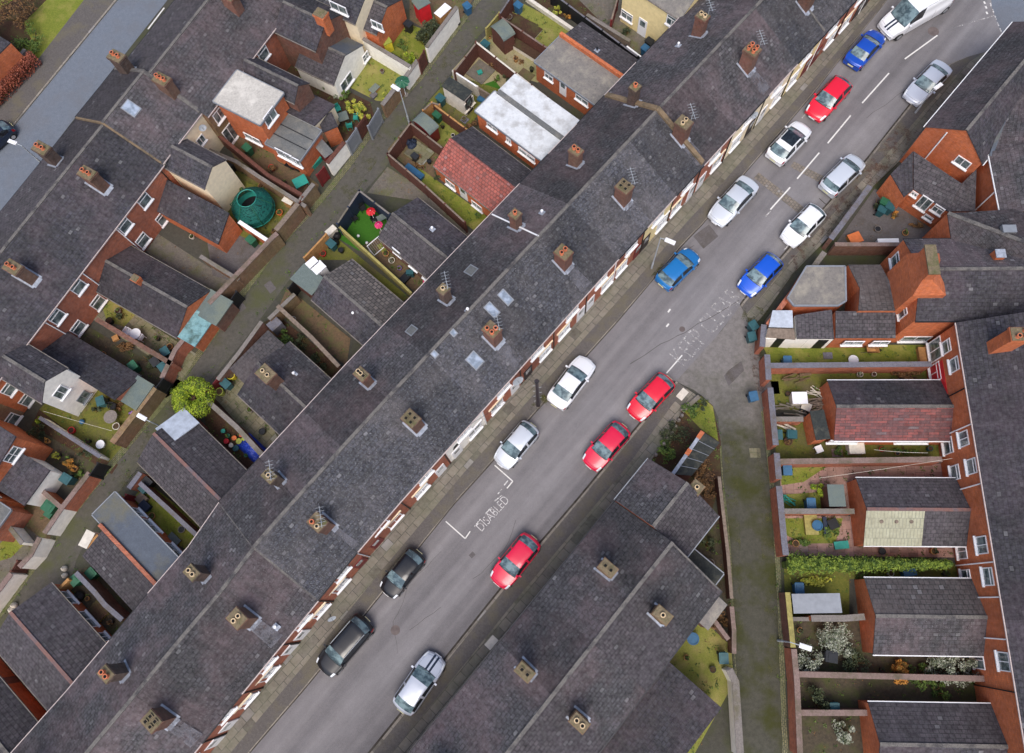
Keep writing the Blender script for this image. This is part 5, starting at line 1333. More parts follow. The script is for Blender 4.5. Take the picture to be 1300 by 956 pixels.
# ================================================================== RIGHT HAND TERRACE
HR = {}
bR = [12.3,10.6,7.2,3.85,.4,-3.0,-6.4,-9.7,-13.1,-16.5,-20]
ZE2, ZR2 = 5.35, 7.9
namesR = {12.3:'at the top with French windows', 10.6:'with a red painted back wall at ground floor', 7.2:'behind the red and slate rear wing', 3.85:'with a yellow picture in its upper window', .4:'behind the wing with the translucent roof', -3.0:'above the ivy hedge', -6.4:'behind the long brown tiled wing', -9.7:'at the lower right corner', -13.1:'below the lower right corner', -16.5:'well below the photograph'}
for i in range(len(bR)-1):
    s1, s0 = bR[i], bR[i+1]
    h = thing('terraced_house', 'orange brick backed terraced house '+namesR[s1], 'house', FR.W((s0+s1)/2,-4.3), 'houses of the right hand terrace'); HR[s1] = h
    gable(h, FR.W(s0,0), FR.W(s1,0), FR.W(s1,-8.6), FR.W(s0,-8.6), ZE2, ZR2, 'brick_orange', 'slate_right', 'slate_right', eave=.1, gut='gutter_pale')
for s1, px, py, w, hh, stl in ((12.3,1202,440,.9,1.2,'t'),(10.6,1212,463,.95,1.2,'t'),(12.3,1188,444,1.5,1.9,'v'),(10.6,1188,473,1.3,1.5,'std'),(7.2,1204,566,1.1,1.3,'t'),(7.2,1224,557,1.0,1.2,'v'),(3.85,1213,600,1.0,1.2,'t'),(3.85,1234,592,1.0,1.2,'t'),
   (.4,1222,700,1.0,1.2,'v'),(.4,1247,692,1.1,1.3,'v'),(-3.0,1227,733,1.0,1.2,'t'),(-3.0,1255,732,1.1,1.2,'t'),(-6.4,1243,838,1.1,1.3,'v'),(-6.4,1275,840,1.1,1.3,'v')):
    s, z = FR.on_n(px, py, 0); window(HR[s1], FR.W(s,.004,max(z,hh/2+.1)), FR.n, w, hh, stl)
for s_, k, s1 in ((7.9,'black',10.6),(5.5,'white',7.2),(1.7,'white',3.85),(-3.05,'white',.4),(-5.1,'white',-3.0),(-7.5,'white',-6.4),(-10.4,'black',-9.7)):
    m = MB(); c = FR.W(s_,.07); m.tube(c+Vector((0,0,.1)), c+Vector((0,0,ZE2-.12)), .045, seg=6); part('downpipe', m, k, HR[s1])
m = MB(); m.box(FR.W(9.2,.012), FR.v, FR.n, 1.35, .012, .0, 2.5); part('painted_wall', m, 'red', HR[10.6])
chimney(HR[3.85], FR, 3.8, -4.3, 9.3, 6.5, .8, 1.1, 4, 't', 'brick_orange'); chimney(HR[10.6], FR, *FR.loc(1296,424,9.0), 9.0, 5.5, .8, 1.1, 3, 't', 'brick_orange')
m = MB(); m.bx(-.1,.1,-.1,.1,0,.1)
def rwing(h, ytop, ybot, xfree, ze, zr, wm='brick_orange', rm='slate_plum', rm2=None, **kw):
    st_ = FR.loc(xfree, ytop, ze)[0]; sb = FR.loc(xfree, ybot, ze)[0]; n1 = FR.loc(xfree, (ytop+ybot)/2, ze)[1]
    A, B, Cc, D = FR.W(sb,-.03), FR.W(sb,n1), FR.W(st_,n1), FR.W(st_,-.03)
    gable(h, A, B, Cc, D, ze, zr, wm, rm, rm2, eave=.08, wname='wing_wall', rname='wing_roof', **kw)
    return sb, st_, n1
rwing(HR[7.2], 484, 558, 1055, 1.9, 3.05, rm='tile_red_worn', rm2='slate_dark', gut='white')
sb, s_t, n1 = rwing(HR[.4], 608, 691, 1092, 1.9, 3.15, rm='slate_plum', ridge='ridge_pink', gut='white')
m = MB(); nA = n1+.05; nB = n1-3.65; sr = (sb+s_t)/2
m.slab([FR.W(sb-.1,nA,1.95), FR.W(sr-.1,nA,3.17), FR.W(sr-.1,nB,3.17), FR.W(sb-.1,nB,1.95)], .04); part('translucent_roof', m, 'polycarb', HR[.4])
for k in range(3):
    c = FR.W(sr-.75, n1-.95-.95*k, 2.75); m = MB(); m.tube(c, c+Vector((0,0,.12)), .12, seg=8); part('roof_cowl', m, 'wood_grey', HR[.4])
rwing(HR[-6.4], 735, 829.5, 1103, 1.9, 3.1, rm='slate', rm2='tile_brown')
rwing(HR[-9.7], 893, 990, 1108, 1.9, 3.1, rm='slate_dark', rm2='slate_plum')
for px, py, w in ((1075,575,1.6),(1155,577,2.0)):
    s = FR.loc(px,560,3.0)
for n_, w in ((6.9,2.0),(2.2,2.2)):
    window(HR[7.2], FR.W(FR.loc(1055,558,1.9)[0]-.004, n_, 1.25), FR.v*-1, w, .8, 'v')
# two-storey wing with the big stack
ze = 4.9; sT = FR.loc(1175,304,ze)[0]; sB = FR.loc(1190,406.4,ze)[0]; nF = FR.loc(1158.6,406.4,ze)[1]; nT = FR.loc(1151,304,ze)[1]
hW = thing('end_house', 'end house of the right hand terrace with a huge orange chimney breast', 'house', FR.W((sT+sB)/2,-2)); HR['w'] = hW
gable(hW, FR.W(sB,-9), FR.W(sB,(nF+nT)/2), FR.W(sT,(nF+nT)/2), FR.W(sT,-9), ze, 6.7, 'brick_orange', 'slate_right', 'slate', eave=.06, gut='black')
nW = (nF+nT)/2
# battered chimney breast and stack
cs, cn = FR.loc(1183,330,8.6); q0 = FR.W(cs,cn-.0)
m = MB(); i0 = len(m.v)
lo = [FR.W(cs-1.5,nW+.55,0), FR.W(cs+1.5,nW+.55,0), FR.W(cs+1.5,nW-1.6,0), FR.W(cs-1.5,nW-1.6,0)]
mi = [Vector((p.x,p.y,6.2)) for p in lo]
hi = [FR.W(cs-.95,cn+.28,7.6), FR.W(cs+.95,cn+.28,7.6), FR.W(cs+.95,cn-.28,7.6), FR.W(cs-.95,cn-.28,7.6)]
tp = [Vector((p.x,p.y,8.6)) for p in hi]
m.v = lo+mi+hi+tp
for a in (0,4,8): 
    for k in range(4): m.f.append((a+k,a+(k+1)%4,a+4+(k+1)%4,a+4+k))
m.f.append((12,13,14,15)); o = part('chimney', m, 'brick_orange', hW); fix_normals(o)
m = MB(); m.box(FR.W(cs,cn), FR.v, FR.n, 1.02, .36, 8.6, 8.72); part('chimney_cap', m, 'cap', o, top=hW)
for px, py, w, hh in ((1137,332,1.0,1.4),(1146,394,1.0,1.4)):
    s, z = FR.on_n(px, py, nW); window(hW, FR.W(s,nW+.004,z), FR.n, w, hh, 't')
# single storey kitchens of that house
def polyroof(h, pts, mat, wallm='brick_orange', th=.1, rn='lower_roof', wn='lower_wall', lip=None):
    v = [P(*p) for p in pts]; m = MB(); m.prism([p.copy() for p in v], 0, [p.z-th for p in v]); part(wn, m, wallm, h)
    m = MB(); m.prism([p.copy() for p in v], [p.z-th for p in v], [p.z for p in v]); part(rn, m, mat, h, uvdir=FR.v)
    if lip:
        m = MB(); n_ = len(v)
        for i in range(n_):
            a, b = v[i], v[(i+1)%n_]; d = (b-a); d.z = 0; d.normalize(); q = Vector((-d.y,d.x,0))*.06
            m.prism([a-q,b-q,b+q,a+q], [a.z-.12,b.z-.12,b.z-.12,a.z-.12], [a.z+.04,b.z+.04,b.z+.04,a.z+.04])
        part('fascia', m, lip, h)
polyroof(hW, [(1061,395,2.9),(1137,395,2.9),(1137,429,2.3),(1061,429,2.3)], 'slate_plum')
polyroof(hW, [(1077,336,2.6),(1118,336,2.6),(1134,366,3.2),(1137,394,3.3),(1090,394,3.3),(1092,366,3.1)], 'tile_brown')
polyroof(hW, [(1024,338,2.6),(1073,338,2.6),(1074,382,2.6),(1064,388,2.6),(1008,388,2.6),(1000,378,2.6)], 'felt_worn', lip='grey_metal', rn='flat_roof')
polyroof(hW, [(1010,400,2.4),(1056,393,2.6),(1059,430,2.3),(1012,430,2.2)], 'slate_plum', 'white_render')
polyroof(hW, [(981,394,2.3),(1006,394,2.3),(1007,416,2.2),(976,415,2.2)], 'sheet_white', 'wood_grey', rn='sheeted_roof')
polyroof(hW, [(975,416.5,2.2),(1008,417.5,2.2),(1010,431,2.1),(972,428,2.1)], 'wood_grey', 'white_render', rn='boarded_roof')
for k in range(3):
    a = P(985+k*14,436,1.2)
s_b = FR.loc(1100,431,2.2)[0]
for px, w in ((1082,1.4),(1116,1.2),):
    n_, z = FR.on_s(px, 437, s_b-.1); window(hW, FR.W(s_b-.06,n_,1.6), FR.v*-1, w, .8, 'v')
n_, z = FR.on_s(1162, 430, sB); window(hW, FR.W(sB-.004,n_,max(z,.8)), FR.v*-1, 2.0, 1.1, 'v')
# corner house with a brick gable to the yard
hC = thing('corner_house', 'corner house with an orange brick gable and one white window beside the junction', 'house', P(1225,130,0)*1)
hC.location.z = 0
ze = 5.0; A = P(1177,160,ze); B = P(1274,45,ze); u = (B-A); u.z = 0; E_ = P(1247,207,ze)-A; v = E_-u*(E_.dot(u)/u.dot(u)); v.z = 0
B = A+u*1.15; gable(hC, A, B, B+v, A+v, ze, 6.9, 'brick_orange', 'slate', 'slate_dark', eave=.12, verge=.08)
U, V = u.normalized(), v.normalized()
Gf = Fr(A.x, A.y, math.degrees(math.atan2(V.y,V.x)))     # s along the gable wall
s, z = Gf.on_n(1222,206,0); window(hC, Gf.W(s,0,z)-U*.004, -U, 1.1, .9, 'v')
s, z = Gf.on_n(1190,183,0); m = MB(); c = Gf.W(s,0)-U*.06; m.tube(c+Vector((0,0,.3)), c+Vector((0,0,5.6)), .05, seg=6); part('downpipe', m, 'white', hC)
# street block east of it, its west wall showing
hD = thing('street_block', 'slate-roofed block on the right edge with a narrow orange brick side wall', 'house', P(1290,200,0)*1); hD.location.z = 0
A = P(1257,196,5.1); B = P(1272,272,5.1); u = B-A; u.z = 0; U = u.normalized(); V = Vector((-U.y,U.x,0)); A0 = A-U*.2
gable(hD, A0, A+u*1.02, A+u*1.02+V*9, A0+V*9, 5.1, 7.6, 'brick_orange', 'slate', 'slate', eave=.06)
m = MB(); a, b = P(1257,199,5.02), P(1275,150,5.42); d = (b-a).normalized(); n = Vector((-d.y,d.x,0)); m.slab([a-n*.13+Vector((0,0,.12)),b-n*.13+Vector((0,0,.12)),b+n*.13+Vector((0,0,.12)),a+n*.13+Vector((0,0,.12))], .1); part('valley_lead', m, 'sheet_blue', hD)
Gf = Fr(A.x, A.y, math.degrees(math.atan2(U.y,U.x)))
s, z = Gf.on_n(1256,251,0); m = MB(); c = Gf.W(s,0)-V*.06; m.tube(c+Vector((0,0,1.5)), c+Vector((0,0,5.0)), .05, seg=6); part('downpipe', m, 'white', hD)
polyroof(hD, [(1203,270,5.2),(1274,268,5.1),(1330,262,5.8),(1330,318,6.9)], 'slate', rn='roof', wn='wall')
polyroof(hD, [(1203,271,5.2),(1330,319,6.9),(1330,352,6.2),(1208,306,4.9)], 'slate', rn='roof', wn='wall')
m = MB(); a, b = P(1204,270,5.26), P(1328,317,6.94); n = (b-a).cross(UP*0+Vector((0,0,1))).normalized(); m.slab([a-n*.14,b-n*.14,b+n*.14,a+n*.14], .08); part('ridge_tiles', m, 'ridge', hD)
zc = lambda s, n: 6.1
for px, py, w, l in ((1282,290,.9,.55),):
    c = P(px,py,6.35); m = MB(); m.box(c, FR.n, FR.v, w/2, l/2, 6.0, 6.36); part('skylight', m, 'grey_metal', hD)
c = P(1270,322,6.6); m = MB(); m.box(c, FR.v, FR.n, .28, .3, 5.6, 6.6); o = part('small_chimney', m, 'brick_orange', hD); m = MB(); m.box(c, FR.v, FR.n, .3, .32, 6.6, 6.68); part('chimney_cap', m, 'flash', o, top=hD)
polyroof(hD, [(1258,197,5.1),(1276,150,5.5),(1301,75,5.7),(1350,60,6.4),(1350,205,7.0)], 'slate', rn='roof', wn='wall')
# low back range between gable and yard
hE = thing('back_range', 'low slate-roofed kitchen range with three small windows below the orange gable', 'outbuilding', P(1190,230,0)*1); hE.location.z = 0
polyroof(hE, [(1160,192,3.5),(1221,233,3.5),(1240,214,3.6),(1238,268,3.0),(1203,268,2.8),(1160,240,2.8)], 'slate_plum')
polyroof(hE, [(1159,192,3.5),(1159,241,2.8),(1148,250,2.7),(1131,221,2.9)], 'slate_dark')
a, b = P(1160,240,2.8), P(1203,268,2.8); d = b-a; d.z = 0; Gf = Fr(a.x,a.y,math.degrees(math.atan2(d.y,d.x))); out = Vector((d.y,-d.x,0)).normalized()
for px, py, w, hh, stl in ((1161,246,.5,.5,'std'),(1173,258,.9,1.6,'v'),(1191,266,.8,.9,'std'),(1179,276,.7,.5,'t')):
    s, z = Gf.on_n(px,py,0); window(hE, Gf.W(s,0,max(z,hh/2+.1))+out*.004, out, w, hh, stl)
# ================================================================== YARD WALLS, FENCES, GATES
W_ = wall
W_([(265,385),(347,300),(352,296)], 1.9, .28, 'brick_old', 'coping_pink', 'old orange-brown brick wall along the back lane behind the pitched wing', group='brick yard walls')
W_([(350,292),(378,258)], 2.0, .3, 'brick_old', 'wood_grey', 'mossy pale wall with a dark weathered top beside the trampoline')
W_([(381,254),(398,233)], 1.8, .25, 'brick_old', 'coping', 'short rendered wall between two brown gates')
W_([(415,207),(437,180)], 1.9, .25, 'white_render', 'wood', 'white rendered lane wall below the grey garage door')
W_([(485,133),(508,103)], 1.8, .28, 'brick_old', 'coping', 'mossy stone wall below the dark green parasol')
W_([(514,98),(530,76)], 1.7, .25, 'white_render', 'coping', 'short white wall at the corner of the shrub garden')
W_([(541,60),(580,8)], 2.0, .22, 'white_render', 'coping', 'tall whitewashed wall beside the top of the lane')
W_([(413,20),(520,84)], 2.1, .22, 'white_render', 'coping', 'long white rendered party wall of the lawn garden')
W_([(265,190),(300,205),(330,225),(388,262)], 1.6, .25, 'brick_old', 'coping', 'cream and brown party wall above the trampoline', cw=.05)
W_([(278,172),(340,222),(383,247)], 1.8, .18, 'wood', 'wood', 'brown boarded party wall of the narrow yard')
W_([(303,281),(342,307)], 1.6, .2, 'brick_orange', 'white', 'red brick wall with a white capping below the trampoline')
W_([(254,325),(303,355)], 1.5, .2, 'brick_old', 'coping', 'low party wall above the long pitched wing')
W_([(122,405),(218,462)], 1.7, .25, 'brick', 'brick_dark', 'red brick party wall between the round white table and the dark yard')
W_([(262,388),(239,423),(222,444),(205,480)], 1.7, .25, 'brick', 'coping_pink', 'brick lane wall below the pale blue lean-to')
W_([(196,492),(142,562)], 1.8, .35, 'brick_old', 'brick_old', 'crumbling orange brick wall along the lane below the washing lines')
W_([(50,530),(127,580)], 1.3, .16, 'white_render', 'coping_blue', 'thin grey capped wall between two gardens at the left')
W_([(113,600),(78,645)], 1.8, .25, 'brick', 'coping_pink', 'brick lane wall beside the black gate')
W_([(78,645),(56,677)], 1.8, .25, 'white_render', 'coping_pink', 'pinkish rendered lane wall beside the green bin')
W_([(50,683),(38,705),(24,720)], 1.8, .25, 'white_render', 'coping_pink', 'rendered lane wall at the lower left')
W_([(14,728),(-40,800)], 1.8, .25, 'white_render', 'coping_pink', 'long pale lane wall at the left edge')
W_([(52,622),(78,645)], 1.5, .2, 'brick_orange', 'coping_pink', 'short brick wall behind the green bin')
W_([(0,655),(28,690)], 1.5, .2, 'white_render', 'coping', 'white capped party wall at the left edge')
# main row side
W_([(262,508),(300,542),(332,577)], 1.6, .25, 'brick_dark', 'coping', 'pale capped party wall beside the clutter of toys')
W_([(276,482),(303,448),(332,408)], 1.6, .2, 'brick_dark', 'coping', 'grey capped lane wall beside the yellow barrel')
W_([(352,388),(395,428),(430,465)], 1.7, .2, 'brick_dark', 'wood_grey', 'weathered party wall of the overgrown yard')
W_([(374,373),(341,405)], 1.6, .2, 'brick_old', 'coping', 'rubble lane wall beside the dark shed opening')
W_([(177,613),(212,645),(252,682)], 1.5, .2, 'brick_dark', 'coping_blue', 'dark party wall between two green yards')
W_([(163,620),(178,600)], 1.6, .25, 'brick', 'coping_blue', 'short lane wall with a grey coping by the green yard')
W_([(96,727),(120,752),(133,768),(155,787)], 1.7, .22, 'brick_dark', 'coping_blue', 'crooked slate-grey capped wall beside the black bin bags')
W_([(110,695),(125,680)], 1.9, .2, 'cream', 'wood_tan', 'cream lane wall at the end of the blue-grey roof')
W_([(87,735),(75,747)], 1.4, .2, 'wood_tan', None, 'broken tan boards beside the black bags')
W_([(430,287),(510,360),(522,372)], 1.5, .08, 'wood_yellow', 'wood_yellow', 'long mossy yellow fence wall down the side of the artificial lawn', name='garden_wall')
fence([(456,242),(495,272)], 2.0, 'navy', 'navy blue fence on the far side of the artificial lawn', None, rail='coping')
fence([(428,284),(456,242)], 2.0, 'navy', 'navy blue fence facing the lane beside the artificial lawn', None, rail='coping')
fence([(386,327),(414,297)], 1.7, 'wood_tan', 'orange timber fence along the lane beside the grey shed', None, rail='wood_tan')
fence([(492,195),(521,156)], 1.8, 'wood', 'dark brown fence along the lane by the decking yard', 'brown boarded fences')
fence([(492,195),(540,236),(590,282)], 1.8, 'wood', 'long dark brown fence below the decking yard', 'brown boarded fences')
fence([(521,156),(562,188)], 1.8, 'wood', 'brown fence between the grey barrel shed and the decking', 'brown boarded fences')
fence([(537,140),(548,130),(558,133)], 1.7, 'wood_tan', 'reddish fence corner beside the green bin', None)
fence([(551,133),(590,162),(600,170)], 1.6, 'wood', 'brown fence with a pale rail below the summerhouse', None, rail='wood_tan')
fence([(577,90),(604,55)], 1.8, 'wood', 'brown lane fence by the square patio', 'brown boarded fences')
fence([(604,53),(655,93),(735,155)], 1.8, 'wood', 'very long brown fence with a white rail beside the white flat roofs', None, rail='offwhite')
fence([(575,90),(606,110)], 1.5, 'offwhite', 'white painted fence behind the summerhouse', None, rail='white')
fence([(606,110),(625,122)], 1.3, 'wood_grey', 'grey fence stub by the green turf patch', None)
fence([(637,22),(690,58),(712,68)], 1.6, 'wood', 'brown fence between the barrel shed yard and the long lawn', None, rail='coping_pink')
fence([(650,-6),(634,18)], 1.8, 'wood', 'brown lane fence with a blue-grey rail by the long lawn', None, rail='coping_blue')
fence([(617,36),(634,16)], 1.5, 'wood_yellow', 'pale yellow timber lane fence by the barrel-roofed shed', None, rail='wood_yellow')
W_([(668,-4),(735,42)], .5, .2, 'offwhite', 'offwhite', 'low cream edging wall along the long lawn')
fence([(700,-10),(810,72)], 1.5, 'black', 'long black fence with a grey top crossing the top yards', None, rail='coping_blue')
W_([(745,18),(800,52)], 1.2, .2, 'wood_grey', 'coping', 'grey panelled wall beside the pale path')
fence([(795,58),(818,75)], 1.3, 'dkmetal', 'black railing with white bars beside the roof edge', None, rail='white')
fence([(785,-6),(776,26)], 1.8, 'door_red', 'red painted fence by the tall cream wing', None)
def gate(p, q, h, mat, label, name='yard_gate', cat='gate', frame=None):
    a, b = P(*p,h), P(*q,h); a.z = b.z = 0; d = b-a; L = d.length; d.normalize(); n = Vector((-d.y,d.x,0)); t = thing(name, label, cat, (a+b)/2)
    m = MB(); m.box((a+b)/2, d, n, L/2, .03, .05, h); part('boards', m, mat, t)
    for z in (.3, h-.25): m = MB(); m.box((a+b)/2, d, n, L/2, .05, z, z+.09); part('rail', m, frame or mat, t)
    for e in (a,b): m = MB(); m.box(e, d, n, .06, .08, 0, h+.05); part('gate_post', m, frame or mat, t)
    return t
gate((467,160),(480,138), 2.0, 'grey_metal', 'pale grey ribbed garage door facing the lane, upper of two', 'garage_door', 'garage door')
gate((440,180),(452,163), 2.0, 'grey_metal', 'pale grey ribbed garage door facing the lane, lower of two', 'garage_door', 'garage door')
gate((452,162),(463,147), 1.9, 'wood', 'brown boarded gate between the two grey garage doors')
gate((402,222),(411,212), 1.8, 'door_red', 'reddish brown gate at the end of the white lane wall')
gate((378,260),(384,250), 1.8, 'wood', 'dark brown gate beside the trampoline garden')
gate((531,76),(538,64), 1.9, 'wood', 'dark brown gate between two white walls')
gate((291,383),(300,370), 1.7, 'black', 'black gate in the orange brick lane wall')
gate((198,492),(206,481), 1.8, 'black', 'black gate beside the round clipped bush')
gate((114,603),(124,588), 1.8, 'black', 'black gate with white lettering-like scratches by the ivy corner')
gate((14,725),(22,712), 1.8, 'wood', 'dark gate in the pale lane wall at the left edge')
gate((160,628),(152,643), 1.7, 'door_red', 'dark red gate into the bright green yard')
gate((378,350),(366,366), 1.9, 'black', 'dark open doorway below the grey-green shed roof')  # black boards stand in for the shade inside the doorway
gate((262,497),(276,480), 1.5, 'door_red', 'low red gate beside the lime barrel')
# right hand yards
W_([(1105,236),(1070,283),(1055,303)], 1.9, .3, 'brick_dark', 'coping_blue', 'yard wall with a blue-grey coping along the upper footway')
W_([(1047,320),(1032,340)], 1.9, .3, 'brick_dark', 'coping', 'short capped wall above the flat grey roof')
W_([(1028,340),(975,412)], 2.0, .25, 'brick', 'brick', 'sloping red brick wall along the footway beside the flat grey roof')
W_([(1060,310),(1150,310)], 1.8, .2, 'brick_dark', 'coping_pink', 'pink capped wall across the top yard')
W_([(970,412),(968,440)], 1.9, .3, 'brick', 'coping_blue', 'lane wall beside the striped white panels')
W_([(974,450),(976,482)], 1.9, .3, 'brick', 'coping_blue', 'red lane wall with grey coping by the blue bin', group='lane walls of the right hand yards')
W_([(978,492),(985,565)], 1.9, .3, 'brick', 'coping_blue', 'red lane wall with grey coping beside the white cabinet', group='lane walls of the right hand yards')
W_([(986,575),(989,608)], 1.9, .3, 'brick', 'coping_blue', 'red lane wall with grey coping at the pink paved yard', group='lane walls of the right hand yards')
W_([(989,617),(996,690),(998,705)], 1.9, .3, 'brick', 'coping_blue', 'long red lane wall with grey coping below the pink paved yard', group='lane walls of the right hand yards')
W_([(1000,752),(1007,822)], 1.9, .22, 'brick_dark', 'wood_yellow', 'mossy yellow topped lane wall beside the grey trailer roof')
W_([(1008,824),(1012,866),(1016,960)], 1.9, .25, 'brick', 'coping_pink', 'red lane wall below the lamp post')
W_([(978,464),(1183,462)], 1.8, .28, 'brick', 'coping_blue', 'long grey capped wall between the green yard and the red roofed wing', group='long party walls')
W_([(990,586),(1196,583)], 1.8, .28, 'brick', 'coping_pink', 'long pink capped wall above the pink paved yard', group='long party walls')
W_([(982,532),(1020,532)], 1.5, .25, 'brick', 'coping', 'short red wall beside the leaning white panels')
W_([(993,649),(1050,649),(1085,649)], 1.6, .25, 'brick', 'coping', 'red wall with a pale edge between the pink paved yard and the blue barbecue')
W_([(1004,786),(1028,786)], 1.4, .15, 'white_render', 'coping', 'short white rail wall by the grey trailer roof')
W_([(1012,856),(1260,862)], 1.5, .25, 'brick_dark', 'coping_pink', 'pinkish capped wall at the bottom of the shrub yard')
W_([(1030,785),(1072,785),(1098,783)], 1.9, .3, 'brick_orange', 'coping', 'orange wall behind the white flowering shrub')
W_([(1016,905),(1120,905)], 1.5, .25, 'brick_dark', 'coping_pink', 'low capped wall in the lowest right hand yard')
plant(1040,890,1.0,.9,1.2,'leaf_dark','dark shrub in the lowest right hand yard',n=400); plant(1075,930,.9,.8,1.1,'leaf_grey','pale shrub in the lowest right hand yard',n=500); plant(1190,880,.6,.8,.8,'leaf','green shrub against the lowest brick wing',n=300)
bin_(1060,900,'bin_teal','teal bin in the lowest right hand yard')
W_([(0,862),(30,905),(60,950)], 1.6, .22, 'brick_dark', 'coping', 'grey capped party wall at the bottom left corner')
# the garden corner of the lower terrace
W_([(913,605),(917,640),(924,700),(929,760)], 1.5, .12, 'wood', 'wood_grey', 'thin pale-topped fence wall along the lane beside the lower terrace')
W_([(929,770),(932,800),(932,830)], 1.6, .18, 'brick_dark', 'coping_pink', 'thin pinkish wall bounding the green yard of the lower terrace')
W_([(905,785),(925,812)], 1.6, .18, 'brick_dark', 'coping_pink', 'angled wall above the teal bin')
W_([(926,850),(934,866),(940,960)], 1.8, .35, 'white_render', 'coping', 'broad pale wall end at the bottom of the lane')
W_([(866,522),(888,503)], .4, .2, 'brick_old', 'coping', 'low stone edging of the corner garden')
for k in range(9):
    pass
hp = [(833,577),(838,570),(843,563),(848,556),(853,549),(858,541),(862,533),(866,527)]
mb = MB()
for q in hp:
    c = P(*q,.4); c.z = 0; mb.lathe(c, [(.12,0),(.15,.3),(.10,.5),(.001,.55)], 7)
o = solo('stone_edging', mb, 'coping', 'row of lumpy pale stones edging the corner garden', 'stone edging')
# ================================================================== SHEDS AND YARD BUILDINGS
shed([(614,30),(631,25),(655,40),(640,50)][0:0] or [(622,34),(637,24),(658,38),(643,52)], 1.9, 'wood', 'felt_green', 'brown shed with a curved grey felt roof near the top of the lane', barrel=.35)
shed([(523,153),(535,142),(558,159),(546,172)], 1.8, 'door_red', 'felt_green', 'dark red shed with a curved pale grey-green roof by the lamp', barrel=.35)
shed([(368,354),(386,334),(411,356),(398.5,373)], 2.3, 'wood', 'felt_green', 'large flat grey-green felt shed roof beside the cement-tiled wing')
t, (a,b,c,d,U,V) = shed([(560,109),(571,97),(602,117),(587,127)], 2.3, 'offwhite', 'sheet_dark', 'white summerhouse with a faded grey roof and dark windows', 'summerhouse', 'summerhouse')
for k, dd in ((.2,.5),(.5,.75),(.82,.5)):
    p = d.lerp(c,k); window(t, Vector((p.x,p.y,1.2 if k != .5 else 1.0)), V, .6 if k != .5 else .7, 1.0 if k != .5 else 1.9, 'frame' if k != .5 else 'door', 'offwhite' if k != .5 else 'door_dark')
for k in (.5,): p = b.lerp(c,k); window(t, Vector((p.x,p.y,1.2)), U, 1.0, .9, 'frame', 'offwhite')
shed([(394,180),(405,172),(428,190),(414,199)], 1.8, 'door_red', 'felt', 'small red yard store with a flat grey roof behind the yellow slide')
t2 = shed([(404,152),(422,136),(435,150),(415,167)][0:0] or [(402,150),(421,142),(433,156),(417,168)], 2.4, 'brick_orange', 'slate_plum', 'small brick outhouse with a plum slate roof', 'outhouse', 'outhouse')
shed([(1050,615),(1071,615),(1073,643),(1051,643)], 2.0, 'wood', 'felt_green', 'flat grey-green felt shed against the orange gable')
shed([(1005,754),(1066,753),(1068,778),(1007,779)], 2.1, 'dkmetal', 'grey_metal', 'long pale grey metal roofed store by the mossy lane wall', 'metal_store', 'store')
shed([(1028,522),(1046,520),(1049,558),(1031,559)], 2.2, 'brick_orange', 'sheet_dark', 'brick lean-to with a rotten black roof at the end of the red-tiled wing', 'brick_store', 'store')
shed([(522,1),(538,-8),(545,4),(528,14)], 2.0, 'red', 'felt_green', 'bright red shed with a pale roof near the top of the photograph')
shed([(110,672),(99,692),(108,698),(119,682)], 2.0, 'cream', 'offwhite', 'cream boarded yard cover at the end of the blue-grey roof', 'yard_cover', 'cover')
shed([(1047,-40),(1090,-40),(1090,-10),(1050,-5)], 2.0, 'wood', 'felt', 'shed beyond the top of the photograph') if False else None
# old conservatory panels on the striped yard wall
t = thing('panel_screen', 'black and white striped screen of boards below the low slate roof', 'screen', P(1010,436,1))
a, b = P(972,430,1.9), P(1052,432,1.9); a.z = b.z = 0
for k in range(6):
    m = MB(); p, q = a.lerp(b,k/6), a.lerp(b,(k+1)/6); d = (q-p).normalized(); n = Vector((-d.y,d.x,0)); m.prism([p-n*.03,q-n*.03,q+n*.03,p+n*.03], 0, 2.0); part('board', m, 'white_render' if k%2 == 0 else 'black', t)
# ================================================================== BINS
B = bin_
B(209,446,'bin_teal','teal bin lying by the flagged yard below the round white table',ang=35)
B(168,464,'bin_green','bright green bin beside the dark lean-to roof',ang=40)
B(196,459,'bin_black','black bin behind the brick lane wall',ang=40)
B(206,466,'bin_teal','teal bin next to the black bin by the lane wall',ang=40)
B(127,509,'bin_teal','teal bin against the white gabled wall',ang=20)
B(64,644,'bin_green','large green bin with a grey lid panel behind the pink coping',ang=60,sc=1.25)
B(84,608,'bin_teal','dark teal bin beside the white bags',ang=60,sc=1.1)
B(59,652,'bin_green','green bin half hidden below the large green bin',ang=60,sc=.8)
B(313,187,'bin_green','dark green bin beside the cream-framed back window',ang=50)
B(292,207,'bin_black','black bin at the foot of the cream wing',ang=50)
B(318,304,'bin_green','green bin in the tarmac yard below the trampoline',ang=50)
B(286,487,'bin_teal','teal lidded blue bin between the two barrels','bin_teal',ang=50)
B(186,612,'bin_black','black bin with a pale lid in the dark green yard',ang=50)
B(180,620,'bin_teal','small teal bin by the dark red gate',ang=50,sc=.85)
B(115,728,'bin_green','green bin beside the crooked grey wall, upper of two',ang=45)
B(94,737,'bin_green','pale green bin above the black bags',ang=45)
B(18,842,'bin_green','green bin at the bottom left corner',ang=45)
B(420,309,'bin_teal','teal bin beside the orange timber fence',ang=50)
B(518,30,'bin_black','black bin with a white sticker in the shrub garden',ang=55)
B(593,7,'bin_blue','blue bin standing out in the lane at the top',ang=40)
B(616,55,'bin_teal','green lidded teal bin beside the barrel-roofed shed',ang=50)
B(658,6,'bin_blue','faded blue bin at the end of the long lawn',ang=50)
B(555,145,'bin_green','green bin with a pale mark in the fenced corner',ang=50)
